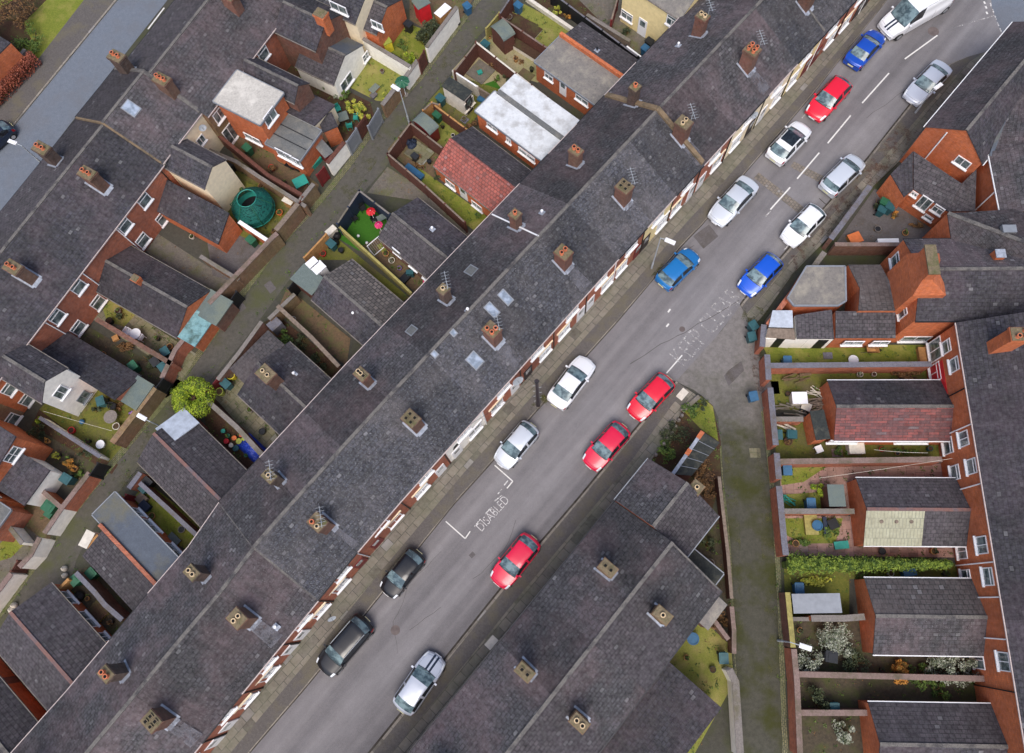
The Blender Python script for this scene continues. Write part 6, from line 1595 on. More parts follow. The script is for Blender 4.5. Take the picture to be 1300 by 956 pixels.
B(559,124,'bin_teal','teal bin below the white summerhouse',ang=50)
B(526,196,'bin_black','small black bin beside the timber deck',ang=50,sc=.8)
B(1124,256,'bin_green','bright green bin in the group of bins below the orange gable',ang=60)
B(1131,262,'bin_teal','teal bin in the group of bins below the orange gable',ang=60)
B(1121,265,'bin_teal','dark teal bin nearest the wall in the group below the orange gable',ang=60,sc=.9)
B(1000,458,'bin_blue','round-looking blue bin against the long grey capped wall',ang=0)
B(988,552,'bin_teal','turquoise bin against the red lane wall under the white panels',ang=0)
B(1006,551,'bin_teal','turquoise bin lying open beside the white panels',ang=85)
B(1000,597,'bin_blue','blue bin in the corner of the pink paved yard',ang=0)
B(1030,639,'bin_blue','blue bin with white marks beside the grey-green felt shed',ang=0)
B(957,413,'bin_teal','teal bin on the lane mouth, upper of the pair',ang=30)
B(955,427,'bin_teal','teal bin on the lane mouth, lower of the pair',ang=10)
B(957,503,'bin_blue','blue bin standing alone against the lane wall',ang=10)
B(919,836,'bin_teal','teal bin in the green yard of the lower terrace',ang=0)
B(1015,747,'bin_blue','blue bin above the long grey store',ang=0)
B(1055,834,'bin_black','navy bin among the pale shrubs',ang=80,sc=1.15)
B(825,52,'bin_black','black bin tucked against the roof edge at the top',ang=50)
B(820,61,'bin_blue','bright blue bin next to the black bin at the roof edge',ang=50)
# black refuse sacks
def sacks(px, py, n, mat, label, r=.33):
    c = P(px,py,.3); c.z = 0; mb = MB()
    for _ in range(n):
        q = c+Vector((random.uniform(-.35,.35),random.uniform(-.35,.35),0)); k = random.uniform(.8,1.1)*r
        mb.lathe(q, [(k*.7,0),(k*1.05,.12),(k,.3),(k*.55,.46),(k*.12,.55),(k*.2,.62)], 9)
    return solo('refuse_sacks', mb, mat, label, 'refuse sacks', smooth=True, loc=c)
sacks(98,751,2,'bin_black','shiny black sacks below the pale green bin'); sacks(98,764,1,'bin_black','single shiny black sack beside the planted bed')
sacks(521,180,5,'navy','heap of dark sacks with white knots beside the timber deck'); sacks(428,303,2,'black','black sack beside the teal bin at the yellow fence')
sacks(64,622,3,'offwhite','heap of white sacks beside the teal bin',.24); sacks(76,727,2,'offwhite','litter of pale bags on the lane edge',.2); sacks(16,769,2,'offwhite','pale crumpled sacks on the lane edging',.22)
# ================================================================== YARD FURNITURE, TOYS, POTS
# trampoline
c = P(323,265,.8); c.z = 0; t = thing('trampoline', 'round green trampoline with a tall safety net', 'trampoline', c)
m = MB(); m.tube(c+Vector((0,0,.70)), c+Vector((0,0,.74)), 1.45, seg=28); part('bed', m, 'black', t)
m = MB(); m.lathe(c, [(1.15,.76),(1.62,.76),(1.62,.68),(1.15,.70)], 28, False); part('spring_pad', m, 'teal', t)
M['net'] = m_worn('green_netting', (18,84,76), None, (.34,.50), 7)
m = MB(); m.lathe(c, [(1.60,.78),(1.62,1.4),(1.25,2.0),(.78,2.5)], 28, False); part('safety_net', m, 'net', t)
for k in range(6):
    a = k*6.2832/6; d = Vector((math.cos(a),math.sin(a),0)); m = MB(); m.tube(c+d*1.62, c+d*1.64+Vector((0,0,1.6)), .03, seg=6); m.tube(c+d*1.64+Vector((0,0,1.6)), c+d*.75+Vector((0,0,2.6)), .025, seg=6); part('pole', m, 'bin_green', t)
m = MB(); m.lathe(c, [(.72,2.53),(.78,2.56),(.74,2.6)], 20, False); part('hoop', m, 'teal', t)
def round_table(px, py, r, h, mat, label, chairs=0, cmat='white'):
    c = P(px,py,h); c.z = 0; t = thing('garden_table', label, 'table', c)
    m = MB(); m.tube(c+Vector((0,0,h-.04)), c+Vector((0,0,h)), r, seg=22); part('table_top', m, mat, t)
    for k in range(4): a = .78+k*1.57; m = MB(); d = Vector((math.cos(a),math.sin(a),0)); m.tube(c+d*r*.7, c+d*r*.5+Vector((0,0,h-.04)), .025, seg=6); part('leg', m, mat, t)
    return t
def chair(px, py, ang, mat, label, group=None):
    c = P(px,py,.45); c.z = 0; a = rad(ang); A = Vector((math.cos(a),math.sin(a),0)); N = Vector((-A.y,A.x,0)); t = thing('garden_chair', label, 'chair', c, group)
    m = MB(); m.box(c, A, N, .22, .22, .40, .44); part('seat', m, mat, t)
    m = MB(); m.box(c-A*.22, A, N, .02, .22, .44, .85); part('backrest', m, mat, t)
    for i in (1,-1):
        for j in (1,-1): m = MB(); m.box(c+A*.19*i+N*.19*j, A, N, .02, .02, 0, .40); part('leg', m, mat, t)
        m = MB(); m.box(c+N*.23*i, A, N, .2, .025, .58, .62); part('armrest', m, mat, t)
    return t
round_table(171.5,423.5,.42,.72,'white','round white garden table on the dark green lawn patch')
chair(163.5,421,-30,'white','white plastic chair on the house side of the round white table'); chair(178.5,428,150,'white','white plastic chair on the lane side of the round white table')
round_table(140,529,.5,.70,'coping','round stone-grey table in the mossy garden'); chair(143,516,-90,'black','dark folding chair by the round stone-grey table')
block(435,147.5,.85,.85,.72,20,'sheet_dark','green square patio table with a pale top in the shrub garden','garden_table','table',topm='felt_green',legs=True)
for q, an, k in (((428.5,138),-60,'upper left'),((451.7,149),180,'right hand'),((443.5,159),100,'lower')): chair(q[0],q[1],an,'teal',k+' dark green chair at the square patio table')
block(381,230,1.1,.9,.9,30,'teal','teal topped workbench under the brown gate','workbench','workbench',legs=True); block(395,203,1.3,1.0,.5,52,'teal','teal plastic sandpit lid beside the slide','sandpit','sandpit')
t = thing('slide', 'yellow and white slide leaning on the brick end wall', 'slide', P(394,193,.6))
a, b = P(386,198,.5), P(402,180,1.6); d = (b-a); n = Vector((-d.y,d.x,0)).normalized()
for k, mt in ((-.22,'offwhite'),(.05,'yellow'),(.26,'yellow')): m = MB(); m.slab([a+n*(k-.10),b+n*(k-.10),b+n*(k+.10),a+n*(k+.10)], .05); part('chute', m, mt, t)
def bike(px, py, ang, mat, label, name='wheelbarrow', cat='wheelbarrow'):
    c = P(px,py,.4); c.z = 0; a = rad(ang); A = Vector((math.cos(a),math.sin(a),0)); N = Vector((-A.y,A.x,0)); t = thing(name, label, cat, c)
    m = MB(); v = []; lo = [c-A*.3-N*.18,c+A*.3-N*.18,c+A*.3+N*.18,c-A*.3+N*.18]; hi = [c-A*.45-N*.3,c+A*.45-N*.3,c+A*.45+N*.3,c-A*.45+N*.3]
    m.v = [p+Vector((0,0,.3)) for p in lo]+[p+Vector((0,0,.6)) for p in hi]; m.f = [(3,2,1,0)]+[(k,(k+1)%4,4+(k+1)%4,4+k) for k in range(4)]; part('tray', m, mat, t)
    m = MB(); m.tube(c+A*.55-N*.04+Vector((0,0,.2)), c+A*.55+N*.04+Vector((0,0,.2)), .2, seg=14); part('wheel', m, 'tyre', t)
    for j in (1,-1): m = MB(); m.tube(c+A*.5+N*.1*j+Vector((0,0,.25)), c-A*.9+N*.28*j+Vector((0,0,.6)), .02, seg=6); part('handle', m, 'dkmetal', t)
    return t
bike(370,211,-30,'black','black wheelbarrow by the garden room windows'); bike(1107,444,0,'wood_tan','tan barrow with two dark wheels under the kitchen window')
def parasol(px, py, z, r, mat, label, petals=10, closed=False):
    c = P(px,py,z); b = Vector((c.x,c.y,0)); t = thing('parasol', label, 'parasol', b)
    m = MB(); m.tube(b, b+Vector((0,0,z)), .025, seg=8); part('pole', m, 'white', t); m = MB(); m.tube(b, b+Vector((0,0,.08)), .22, seg=14); part('base', m, 'coping', t)
    m = MB(); n = petals
    for k in range(n):
        a0, a1 = 6.2832*k/n, 6.2832*(k+1)/n; e0 = b+Vector((math.cos(a0)*r,math.sin(a0)*r,z-.25)); e1 = b+Vector((math.cos(a1)*r,math.sin(a1)*r,z-.25)); mm = b+Vector((math.cos((a0+a1)/2)*r*.90,math.sin((a0+a1)/2)*r*.90,z-.16)); tp = b+Vector((0,0,z))
        m.poly([tp,e0,mm]); m.poly([tp,mm,e1])
    part('canopy', m, mat, t); return t
parasol(470,267,1.7,.38,'red','bright red parasol in the corner of the artificial lawn'); parasol(480,284,1.6,.34,'pink','pinkish red parasol by the slate wing on the artificial lawn')
parasol(510,102,2.0,.62,'bin_green','dark green parasol leaning at the lane wall by the lamp')
block(484,276,.7,.5,.7,30,'felt_green','pale teal patio table under the two parasols','garden_table','table',legs=True); chair(450,277,40,'black','black chair in the corner nearest the lane on the artificial lawn'); chair(460,264,-60,'black','black chair against the navy fence'); chair(475,277,0,'black','black chair between the two parasols')
for q, k in (((455,299.6),'upper'),((465.7,308.3),'lower')):
    c = P(*q,.12); c.z = .14; m = MB(); m.lathe(c, [(.001,-.13),(.09,-.09),(.13,0),(.09,.09),(.001,.13)], 12, False); solo('football', m, 'white', k+' of the two white footballs on the artificial lawn', 'ball', smooth=True)
# goal
t = thing('football_goal', 'small white framed football goal at the edge of the artificial lawn', 'goal', P(479,311,0)); a, b = P(469,318,.02), P(488,302,.02); d = (b-a).normalized(); n = Vector((d.y,-d.x,0)).normalized()*-1
for p, q in ((a,a+Vector((0,0,.8))),(b,b+Vector((0,0,.8))),(a+Vector((0,0,.8)),b+Vector((0,0,.8))),(a,a-n*.6),(b,b-n*.6),(a-n*.6,b-n*.6),(a+Vector((0,0,.8)),a-n*.6),(b+Vector((0,0,.8)),b-n*.6)): m = MB(); m.tube(p+Vector((0,0,.03)), q+Vector((0,0,.03)), .035, seg=6); part('goal_bar', m, 'white', t)
m = MB()
for k in range(1,9): m.tube(a.lerp(b,k/9)+Vector((0,0,.8)), a.lerp(b,k/9)-n*.6+Vector((0,0,.03)), .008, seg=3)
part('net', m, 'lampgrey', t)
block(420,292,.8,.45,.9,45,'offwhite','white chest of drawers at the corner of the lane fence','cabinet','cabinet'); block(396,333.5,.8,.6,2.35,45,'white','white panel resting on the grey-green shed, upper of two','white_panel','panel'); block(404,339.5,.9,.7,2.35,45,'white','white panel resting beside the cement-tiled wing, lower of two','white_panel','panel'); block(348,411,.9,.7,1.2,45,'coping_blue','pale blue-grey slab lid over a box in the overgrown yard','box','box')
# planters, pots, barrels
pot(292.5,476,.33,.75,'yellow','yellow barrel planter next to the dark red gate','soil'); pot(278,497,.3,.7,'lime','lime green barrel planter at the lane corner','soil'); pot(308,478,.28,.3,'black','black ring shaped pot beside the barrels')
pot(138,407,.28,.5,'black','black pot near the wall in the long yard'); pot(147,541,.27,.5,'offwhite','cream pot in the mossy garden below the stone table'); pot(90,546,.25,.4,'red','red tub by the thin grey wall','soil'); pot(127,564,.32,.4,'white','white tub near the end of the thin grey wall','white'); pot(166.7,525,.2,.7,'purple','purple flowers in a pot on the lane wall','purple','leaf_dark')
pot(581,29,.22,.2,'tyre','black tyre lying against the tall white wall','tyre',name='tyre',cat='tyre'); pot(646,21,.3,.25,'coping','pale grey tyre-like ring on the dark bed','soil',name='planter_ring',cat='planter'); pot(901.7,715,.3,.3,'coping','pale ring shaped planter beside the lane fence of the lower terrace'); pot(1030,541,.2,.4,'offwhite','white tub beside the brick lean-to') if False else None
pot(1083.7,456.7,.36,.35,'white','white tub with a yellow side in the long green yard','white'); pot(1038,667,.36,.7,'bin_blue','round turquoise barbecue kettle on the grass','bin_blue',name='barbecue',cat='barbecue'); pot(880,811,.40,.7,'bin_blue','round blue table in the green yard of the lower terrace','bin_blue',name='round_table',cat='table')
pot(589,150,.2,.4,'coping','small grey pot in the fenced patch') ; pot(622,46,.12,.3,'wood_tan','small tan pot on the gravel'); pot(1001,560,.3,.4,'wood','dark tub with a red shrub in the mossy yard','soil','leaf_brown',n=60)
pot(94,595,.24,.4,'wood_tan','tan pot with orange grasses beside the black gate','soil','leaf_orange',n=60); pot(72,577,.24,.4,'black','black pot with yellow flowers by the white wall','soil','leaf_yellow',n=60); pot(86,583,.22,.4,'black','black pot with green leaves by the white wall','soil','leaf',n=60)
block(668,62,2.6,.7,.55,-38,'offwhite','long white trough planter full of bark on the gravel yard','planter','planter',topm='soil',lidname='soil'); block(665,36,2.6,1.7,.25,-38,'offwhite','raised bed of dark bark with a white edge by the long lawn','raised_bed','raised bed',topm='soil',lidname='soil')
block(120,779,1.2,2.0,.4,-45,'wood_yellow','timber edged planting bed beside the lower left wing','raised_bed','raised bed',topm='soil',lidname='soil')
block(610,91,1.7,1.7,.12,50,'offwhite','square pale stone patio set in the fenced yard','patio_base','patio',topm='yard_grey',lidname='paving'); block(609,91,.35,.3,.35,20,'teal','small teal box on the square pale patio','storage_box','box')
block(532,194,1.9,1.5,.25,-38,'wood_yellow','square yellowish timber deck beside the dark sacks','decking','decking',topm='yard_slab',lidname='boards'); block(526,217,1.7,.45,.4,-40,'bin_blue','long blue box with white things on it below the timber deck','storage_box','box'); block(611,125,.6,.4,.3,-20,'bin_blue','blue-grey tub at the corner of the white flat roof','tub','tub'); block(590,152,.5,.5,.12,50,'coping_blue','blue-grey flagstone on the grass below the summerhouse','flagstone','flagstone')
block(667,96,1.2,1.0,.08,-38,'yard_brown','brown square of old paving on the gravel yard','paving_square','paving',topm='yard_brown'); block(562,13,1.3,.7,1.3,48,'wood_tan','white topped stack of boards against the tall white wall','board_stack','boards',topm='white')
block(1015.5,505,1.0,.8,.9,0,'offwhite','white cabinet lying in the rubbish heap by the red-tiled wing','cabinet','cabinet',topm='white'); block(1024,516,.6,.5,.5,-25,'navy','open white framed drawer below the white cabinet','drawer','drawer',topm='offwhite'); block(1051,451.5,.6,.45,.1,0,'coping_blue','blue-grey slab lying on the long green yard','flagstone','flagstone'); block(1173,451,.6,1.2,.5,0,'wood_tan','tan bench box at the house end of the long green yard','bench_box','bench')
block(1063,575,.7,.5,.06,0,'coping_pink','pale pink slab in the yard below the red tiles','flagstone','flagstone'); block(1088,569,1.0,.7,.8,0,'offwhite','pale garden chest by the kitchen wall','chest','chest'); block(1040,570,.5,.5,.5,20,'white','white stool below the brick lean-to','stool','stool',legs=True); block(1030,665,.8,1.4,.4,0,'wood_yellow','yellow wooden sand table beside the turquoise barbecue','sand_table','table'); block(1068.5,692,.9,.45,.3,5,'felt_green','pale teal tub by the pebbled wall','tub','tub',topm='teal'); block(1048,667,.2,1.1,.3,0,'navy','narrow navy plank box on the grass','plank_box','box'); block(1058,665,.6,.6,.4,20,'black','black crate on the grass by the pebbled wall','crate','crate')
block(365,255,.85,.35,1.1,-30,'wood_tan','white face board lying on the trampoline garden wall','board','board',topm='offwhite'); block(146,429,.4,.4,.25,30,'wood_tan','small timber crate in the dark yard','crate','crate'); block(219,686,.9,.7,.3,-40,'wood_yellow','pale slatted crate lid in the bright green yard','crate','crate',topm='felt_green'); block(179,633,.7,.6,.4,-40,'wood_grey','grey store box in the bright green yard','storage_box','box'); block(183,642,.7,.5,.5,-40,'navy','dark box in the bright green yard','storage_box','box')
block(514,352,.8,.5,.4,50,'black','black crate by the kitchen of the slate wing','crate','crate'); block(540,358,.3,.3,.5,10,'pink','bright pink toy box under the roof edge','toy_box','toy'); block(520,345,.5,.3,.8,0,'bin_teal','grey-teal box by the kitchen door of the slate wing','storage_box','box'); block(1155,726,.8,.5,.7,10,'bin_blue','blue tub beside the ivy hedge','tub','tub'); block(488,48,.7,1.3,1.2,30,'yellow','pale lime slatted garden frame with a white seat','climbing_frame','frame',topm='lime'); block(475,112,.8,.5,.35,50,'wood_tan','white edged cold frame on the yellowing lawn','cold_frame','cold frame',topm='felt_green'); block(474,120,.5,.4,.3,50,'coping_blue','blue-grey tub below the cold frame','tub','tub')
block(1128,307,1.5,.5,.5,0,'white','white boards stacked in the top yard','board_stack','boards'); block(1086,302,.9,.8,.5,20,'wood_tan','orange-tan crate in the top yard','crate','crate',topm='orange'); 
# trampoline-side clutter, toys as separate small things
tc = ['teal','bin_green','orange','lime','red','offwhite','bin_teal','pot','lime','bin_green']
pp = [(283,547),(289,553),(297,556),(303,560),(287,560),(293,565),(299,569),(306,552),(309,557),(312,578)]
nm = ['teal toy','green plant tub','orange toy','lime toy','red toy','white toy','turquoise tub','terracotta pot','yellow-green ball','dark green tub']
for k, (q, mt, l) in enumerate(zip(pp, tc, nm)): pot(q[0], q[1], random.uniform(.14,.24), random.uniform(.25,.5), mt, l+' in the cluttered strip beside the paved yard', mt, 'leaf' if mt in ('bin_green','pot') else None, name='toy' if 'toy' in l or 'ball' in l else 'plant_tub', cat='toy' if 'toy' in l or 'ball' in l else 'tub')

# more of the small things standing about the yards
for a in ((170,318,'black','leaf_dark','black pot by the foot of the long pitched wing'),(200,335,'coping',None,'grey tub on the grey paved yard'),(214,352,'black',None,'black tub in the middle of the grey paved yard'),(243,300,'offwhite','leaf','white pot beside the dark lean-to wing'),(232,372,'wood_tan',None,'tan pot near the flat green roof'),
  (345,213,'red',None,'red tub beside the arched back window'),(331,236,'wood_tan','leaf_brown','tan pot by the brown boarded party wall'),(360,232,'black','leaf','dark pot in the narrow yard by the wheelbarrow'),(285,232,'coping',None,'grey pot by the cream wing corner'),(355,270,'orange','leaf','orange pot on the trampoline garden grass'),
  (385,120,'wood_tan','leaf','tan pot under the small slate lean-to'),(395,128,'offwhite','leaf_grey','cream pot with pale leaves by the cream wall'),(410,135,'black','leaf_dark','black pot on the dark patio'),(421,160,'wood_tan',None,'tan pot beside the brick outhouse'),(485,90,'coping',None,'grey birdbath-like pot on the yellowing lawn'),
  (540,16,'orange','leaf','orange pot by the bright red shed'),(552,24,'wood_tan','leaf_dark','tan pot in the dark shrubs at the top'),(505,36,'black',None,'black tub beside the black bin with a sticker'),(655,75,'wood_tan','leaf_brown','tan pot with red leaves on the gravel yard'),(675,88,'black','leaf_dark','black pot by the brown paving square'),(700,60,'coping','leaf','grey pot at the house end of the gravel yard'),
  (562,160,'black','leaf','black pot beside the red curved-roof shed'),(575,172,'offwhite',None,'cream tub in the strip of yellow grass'),(598,128,'bin_teal',None,'teal tub by the summerhouse door'),(545,205,'black',None,'black tub at the corner of the timber deck'),(497,330,'offwhite','leaf_grey','white pot by the first kitchen window of the slate wing'),(507,340,'purple','leaf','purple pot by the middle kitchen window of the slate wing'),
  (490,322,'wood_tan','leaf','tan pot beside the football goal'),(455,345,'wood_tan','leaf_brown','tan pot on the mossy path'),(475,362,'black',None,'black pot on the mossy path'),(433,318,'black',None,'black tub at the head of the mossy path'),(410,322,'red',None,'red tub by the orange timber fence'),(330,425,'wood_grey','leaf_dark','grey tub at the lane end of the overgrown yard'),(372,405,'offwhite',None,'white tub on the brown concrete yard'),
  (318,520,'coping','leaf','grey pot on the big paving flags'),(333,548,'black',None,'black tub at the house end of the big paving flags'),(205,600,'black','leaf_dark','black pot in the strip beside the plum slate wing'),(192,655,'wood_tan','leaf','tan pot on the bright green yard'),(230,672,'coping',None,'grey pot near the house end of the bright green yard'),(110,760,'wood_tan',None,'tan pot by the black sacks'),(140,790,'black','leaf_brown','dark pot past the planted bed'),
  (100,455,'black','leaf_dark','black pot below the back windows in the dark yard'),(130,450,'wood_tan','leaf_brown','tan pot in the middle of the dark yard'),(175,480,'black',None,'black tub near the black bin and the lane'),(150,395,'coping','leaf','grey pot on the pale paving by the back windows'),(200,430,'black','leaf','black pot at the edge of the turf patch'),(215,440,'wood_tan',None,'tan pot by the lane end of the paved yard'),(112,560,'black','leaf','black pot by the white tub'),(60,560,'wood_tan','leaf_orange','tan pot beside the thin grey wall'),(55,575,'black','leaf_dark','black pot below the orange window wall'),
  (1000,500,'black',None,'black tub near the white cabinet'),(1055,500,'offwhite',None,'white tub against the orange gable'),(1092,475,'offwhite','leaf_grey','white pot under the long grey capped wall'),(1110,475,'offwhite',None,'white round tub under the long grey capped wall'),(1135,473,'wood_tan','leaf_brown','tan pot under the long grey capped wall'),(1120,570,'red','leaf','red pot in the yard below the red tiles'),(1140,575,'wood_tan',None,'tan tub in the yard below the red tiles'),(1180,570,'bin_teal',None,'teal tub near the lower back window'),
  (1010,690,'wood_tan',None,'tan pot at the edge of the curved pink path'),(1120,700,'black',None,'black tub beside the translucent roofed wing'),(1185,700,'wood_tan','leaf_dark','tan pot near the house on the pink path'),(1130,728,'offwhite',None,'white tub under the ivy hedge'),(1200,728,'black','leaf','black pot near the house under the ivy hedge'),(1015,800,'wood_tan','leaf_dark','tan pot behind the mossy lane wall'),(1120,850,'black','leaf_dark','black pot below the long brown wing'),
  (898,660,'bin_teal',None,'teal tub beside the roof corner of the end house'),(905,700,'black','leaf_dark','black pot in the narrow yard by the lane fence'),(872,835,'wood_tan','leaf','tan pot on the mossy yard of the lower terrace'),(905,850,'black',None,'black pot near the lane wall of the lower terrace'),(1115,290,'coping',None,'grey tub in the tarmac top yard'),(1150,295,'wood_tan','leaf','tan pot in the tarmac top yard')):
    px, py, mt, pm, lb = a; pot(px, py, random.uniform(.16,.26), random.uniform(.25,.5), mt, lb, 'soil' if pm else random.choice(['soil','black']), pm, n=50, z=.3)
# tarpaulin
c = P(318,568,.5); c.z = 0; m = MB(); n = 14; v = []
for i in range(n):
    for j in range(n):
        x, y = (i/(n-1)-.5)*2.2, (j/(n-1)-.5)*1.3; q = c+FM.v*y-FM.n*x; z = .25+.35*math.exp(-(x*x*1.1+y*y*2))+random.uniform(-.05,.05); v.append(Vector((q.x,q.y,max(.03,z*(1-(abs(i/(n-1)-.5)*2)**4)*(1-(abs(j/(n-1)-.5)*2)**4)))))
m.v = v; m.f = [(i*n+j,i*n+j+1,(i+1)*n+j+1,(i+1)*n+j) for i in range(n-1) for j in range(n-1)]
solo('tarpaulin', m, 'bluetarp', 'crumpled royal blue tarpaulin over a heap beside the paved yard', 'tarpaulin', smooth=False, loc=c)
# wood heap and rubble
def heap(px, py, n, L, r, mats, label, name, cat, ang=20, spread=.8):
    c = P(px,py,.3); c.z = 0; mb = MB()
    for k in range(n):
        a = rad(ang+random.uniform(-22,22)); d = Vector((math.cos(a),math.sin(a),random.uniform(-.08,.08))); q = c+Vector((random.uniform(-spread,spread),random.uniform(-spread*.5,spread*.5),.06+.5*random.random()*(1-k/n)))
        mb.tube(q-d*L/2, q+d*L/2, r*random.uniform(.7,1.2), seg=6)
    return solo(name, mb, mats, label, cat, loc=c)
heap(1043,512,26,1.6,.05,'wood_grey','pile of old timber and branches against the orange gable','timber_pile','timber pile',15); heap(1035,498,8,1.2,.04,'offwhite','white plastic pipes on top of the rubbish heap','pipe_pile','pipes',-25,.5); heap(999,522,14,1.0,.06,'coping','rubble and broken boards along the short red wall','rubble_heap','rubble',0,1.2); heap(1011,477,12,.8,.06,'yard_brown','low heap of dark rubble under the long grey capped wall','rubble_heap','rubble',0,.8); heap(996,541,5,1.4,.07,'offwhite','leaning white boards over the turquoise bins','board_pile','boards',-35,.3); heap(501,316,10,.7,.05,'offwhite','scattered white and pink toys along the kitchen wall','toy_heap','toys',-40,.7); heap(388,346,8,.6,.05,'offwhite','clutter of pale things beside the orange timber fence','clutter_heap','clutter',40,.5); heap(996,634,8,1.0,.04,'teal','tangle of blue-grey bicycle tubes in the yard corner','tube_heap','tubes',-35,.4)
# rotary lines and washing lines
def line(p, q, za, zb, label, th=.012):
    a, b = P(*p,za), P(*q,zb); m = MB(); n = 8
    pts = [a.lerp(b,k/n)-Vector((0,0,.25*math.sin(math.pi*k/n))) for k in range(n+1)]
    for x, y in zip(pts, pts[1:]): m.tube(x, y, th, seg=4)
    return solo('washing_line', m, 'offwhite', label, 'washing line', loc=a)
line((55,522),(142,547),2.0,2.0,'washing line across the mossy garden at the left'); line((1040,607),(1209,582),2.4,3.0,'long washing line above the pink paved yard'); line((1110,571),(1178,575),2.2,2.2,'washing line in the yard below the red tiles')
c = P(103,535,.3); c.z = 0; m = MB(); m.lathe(c+Vector((0,0,.2)), [(.001,-.2),(.16,-.12),(.2,0),(.16,.12),(.001,.2)], 14, False); solo('play_ball', m, 'bin_blue', 'blue and white ball under the washing line', 'ball', smooth=True)
# downpipe-like dark drain on the left yard
# ================================================================== PLANTS
# round clipped bush with a hollow centre
c = P(241,503,2.2); c.z = 0; t = thing('clipped_bush', 'bright yellow-green round clipped bush with a bare brown centre', 'bush', c)
mb = MB()
for i in range(5200):
    a = random.uniform(0,6.2832); ph = random.uniform(-.6,3.4); R0, r0 = .95, .62
    rr = r0*random.uniform(.75,1.05)*(1+.10*math.sin(a*5)+.06*math.sin(a*11+ph*3)); x = R0+rr*math.cos(ph); z = 1.6+rr*1.05*math.sin(ph)
    p = c+Vector((x*math.cos(a), x*math.sin(a), z)); n = Vector((math.cos(ph)*math.cos(a),math.cos(ph)*math.sin(a),math.sin(ph)))+Vector((random.gauss(0,.5),random.gauss(0,.5),random.gauss(0,.5)))
    u = n.orthogonal().normalized(); v = n.cross(u).normalized(); s = random.uniform(.045,.08); mb.poly([p-u*s,p-v*s*.6,p+u*s,p+v*s*.6])
part('leaves', mb, 'leaf_bright', t); m = MB(); m.tube(c, c+Vector((0,0,1.5)), .16, .08, 8)
for k in range(16): a = k*.39; m.tube(c+Vector((0,0,1.0+.03*k)), c+Vector((math.cos(a)*.9,math.sin(a)*.9,1.5+random.uniform(-.1,.3))), .04, .02, 5)
part('trunk', m, 'leaf_brown', t)
pl = plant
pl(447,130,1.2,.75,1.3,'leaf_yellow','yellow-green flowering hedge bush beside the square patio table',n=700,ry=.6); pl(460,139,1.1,.6,1.2,'leaf_yellow','smaller yellow-green bush at the lane end of the patio',n=400); pl(436,118,.9,.5,1.0,'leaf','dark leafy bush behind the patio table',n=300)
pl(415,107,1.0,.45,1.1,'leaf','round green bush against the cream garden wall',n=350); pl(405,98,.7,.5,.8,'leaf_dark','dark low bush below the white gable',n=250); pl(427,120,.5,.35,.6,'leaf_grey','pale flowering plant beside the patio',n=160)
pl(520,71,1.0,.55,1.2,'leaf_bright','bright yellow-green rounded shrub by the white wall',n=420); pl(545,30,1.6,1.0,1.8,'leaf_dark','big dark shrub mass behind the tall white wall',n=700,size=.12); pl(510,55,.5,.7,.6,'leaf','low green planting beside the lawn',n=260); pl(535,45,1.2,.8,1.4,'leaf_dark','dark shrub under the stack of boards',n=420)
pl(500,112,.8,.7,1.0,'leaf_yellow','pale green climbing plant over the lane wall',n=420,ry=.5); pl(490,122,.8,.55,.9,'leaf_yellow','pale green plant on the lawn edge by the lane',n=260)
pl(707.7,9.5,.9,.42,.95,'leaf_yellow','small round pale clipped bush in the dark border',n=420,size=.05,hollow=.8); pl(720,20,.5,.35,.6,'leaf_orange','orange grass tuft in the dark border',n=140); pl(795,38,.7,.5,.9,'leaf_dark','dark green shrub by the tall cream wing',n=300)
pl(600,155,.5,.6,.6,'leaf_brown','brown shrubby border along the pale railed fence',n=300); pl(545,167,.3,.35,.5,'leaf','green plant beside the red shed',n=140); pl(630,98,.6,.4,.7,'leaf','green shrub at the edge of the square patio',n=200); pl(644,96,.6,.4,.6,'leaf_dark','dark shrub near the corner of the white flat roof',n=200)
pl(629,80,.7,.9,.7,'leaf_brown','brown bare climbing stems on the long fence',n=260,ry=.4); pl(652,112,.4,.3,.4,'leaf','green tuft below the white flat roof edge',n=100); pl(662,77,.35,.25,.4,'leaf_brown','dark red tuft on the gravel',n=90)
pl(558,222,.5,.5,.6,'leaf_dark','dark plants beside the orange back wall',n=200); pl(532,205,.4,.6,.5,'leaf_brown','brown weeds below the timber deck',n=200); pl(606,272,.6,.35,.8,'leaf','green shrub by the back door of the red-tiled wing',n=200); pl(359,428,.8,.9,.8,'leaf','green shrub beside the blue-grey slab in the overgrown yard',n=400); pl(380,436,.5,.9,.6,'leaf_dark','mossy undergrowth in the overgrown yard',n=350); pl(405,460,.5,.8,.6,'leaf_dark','dark undergrowth at the house end of the overgrown yard',n=300)
pl(45,545,.7,.7,.9,'leaf_dark','dark shrub behind the thin grey wall',n=350); pl(48,532,.5,.3,.7,'leaf_bright','bright leafy plant near the left wall',n=160); pl(85,588,.6,.5,.7,'leaf_orange','orange leaved shrub near the black gate',n=350); pl(70,575,.5,.4,.6,'leaf_yellow','yellow flowering plant beside the white wall',n=200); pl(107,575,.4,.5,.5,'leaf_dark','trailing dark plant along the thin grey wall',n=250,ry=.3); pl(100,600,.4,.4,.5,'leaf','green weeds beside the lane coping',n=160)
pl(160,440,.5,1.1,.6,'leaf_brown','brown weeds in the dark yard',n=400,ry=.5); pl(185,455,.5,.7,.6,'leaf_dark','dark weeds near the green bin',n=260); pl(120,520,.5,.5,.6,'leaf_dark','dark plants against the white gabled wall',n=220); pl(135,512,.6,.35,.7,'leaf_dark','dark shrub beside the teal bin',n=180); pl(150,400,.5,.3,.6,'leaf_dark','dark clump at the start of the turf patch',n=160)
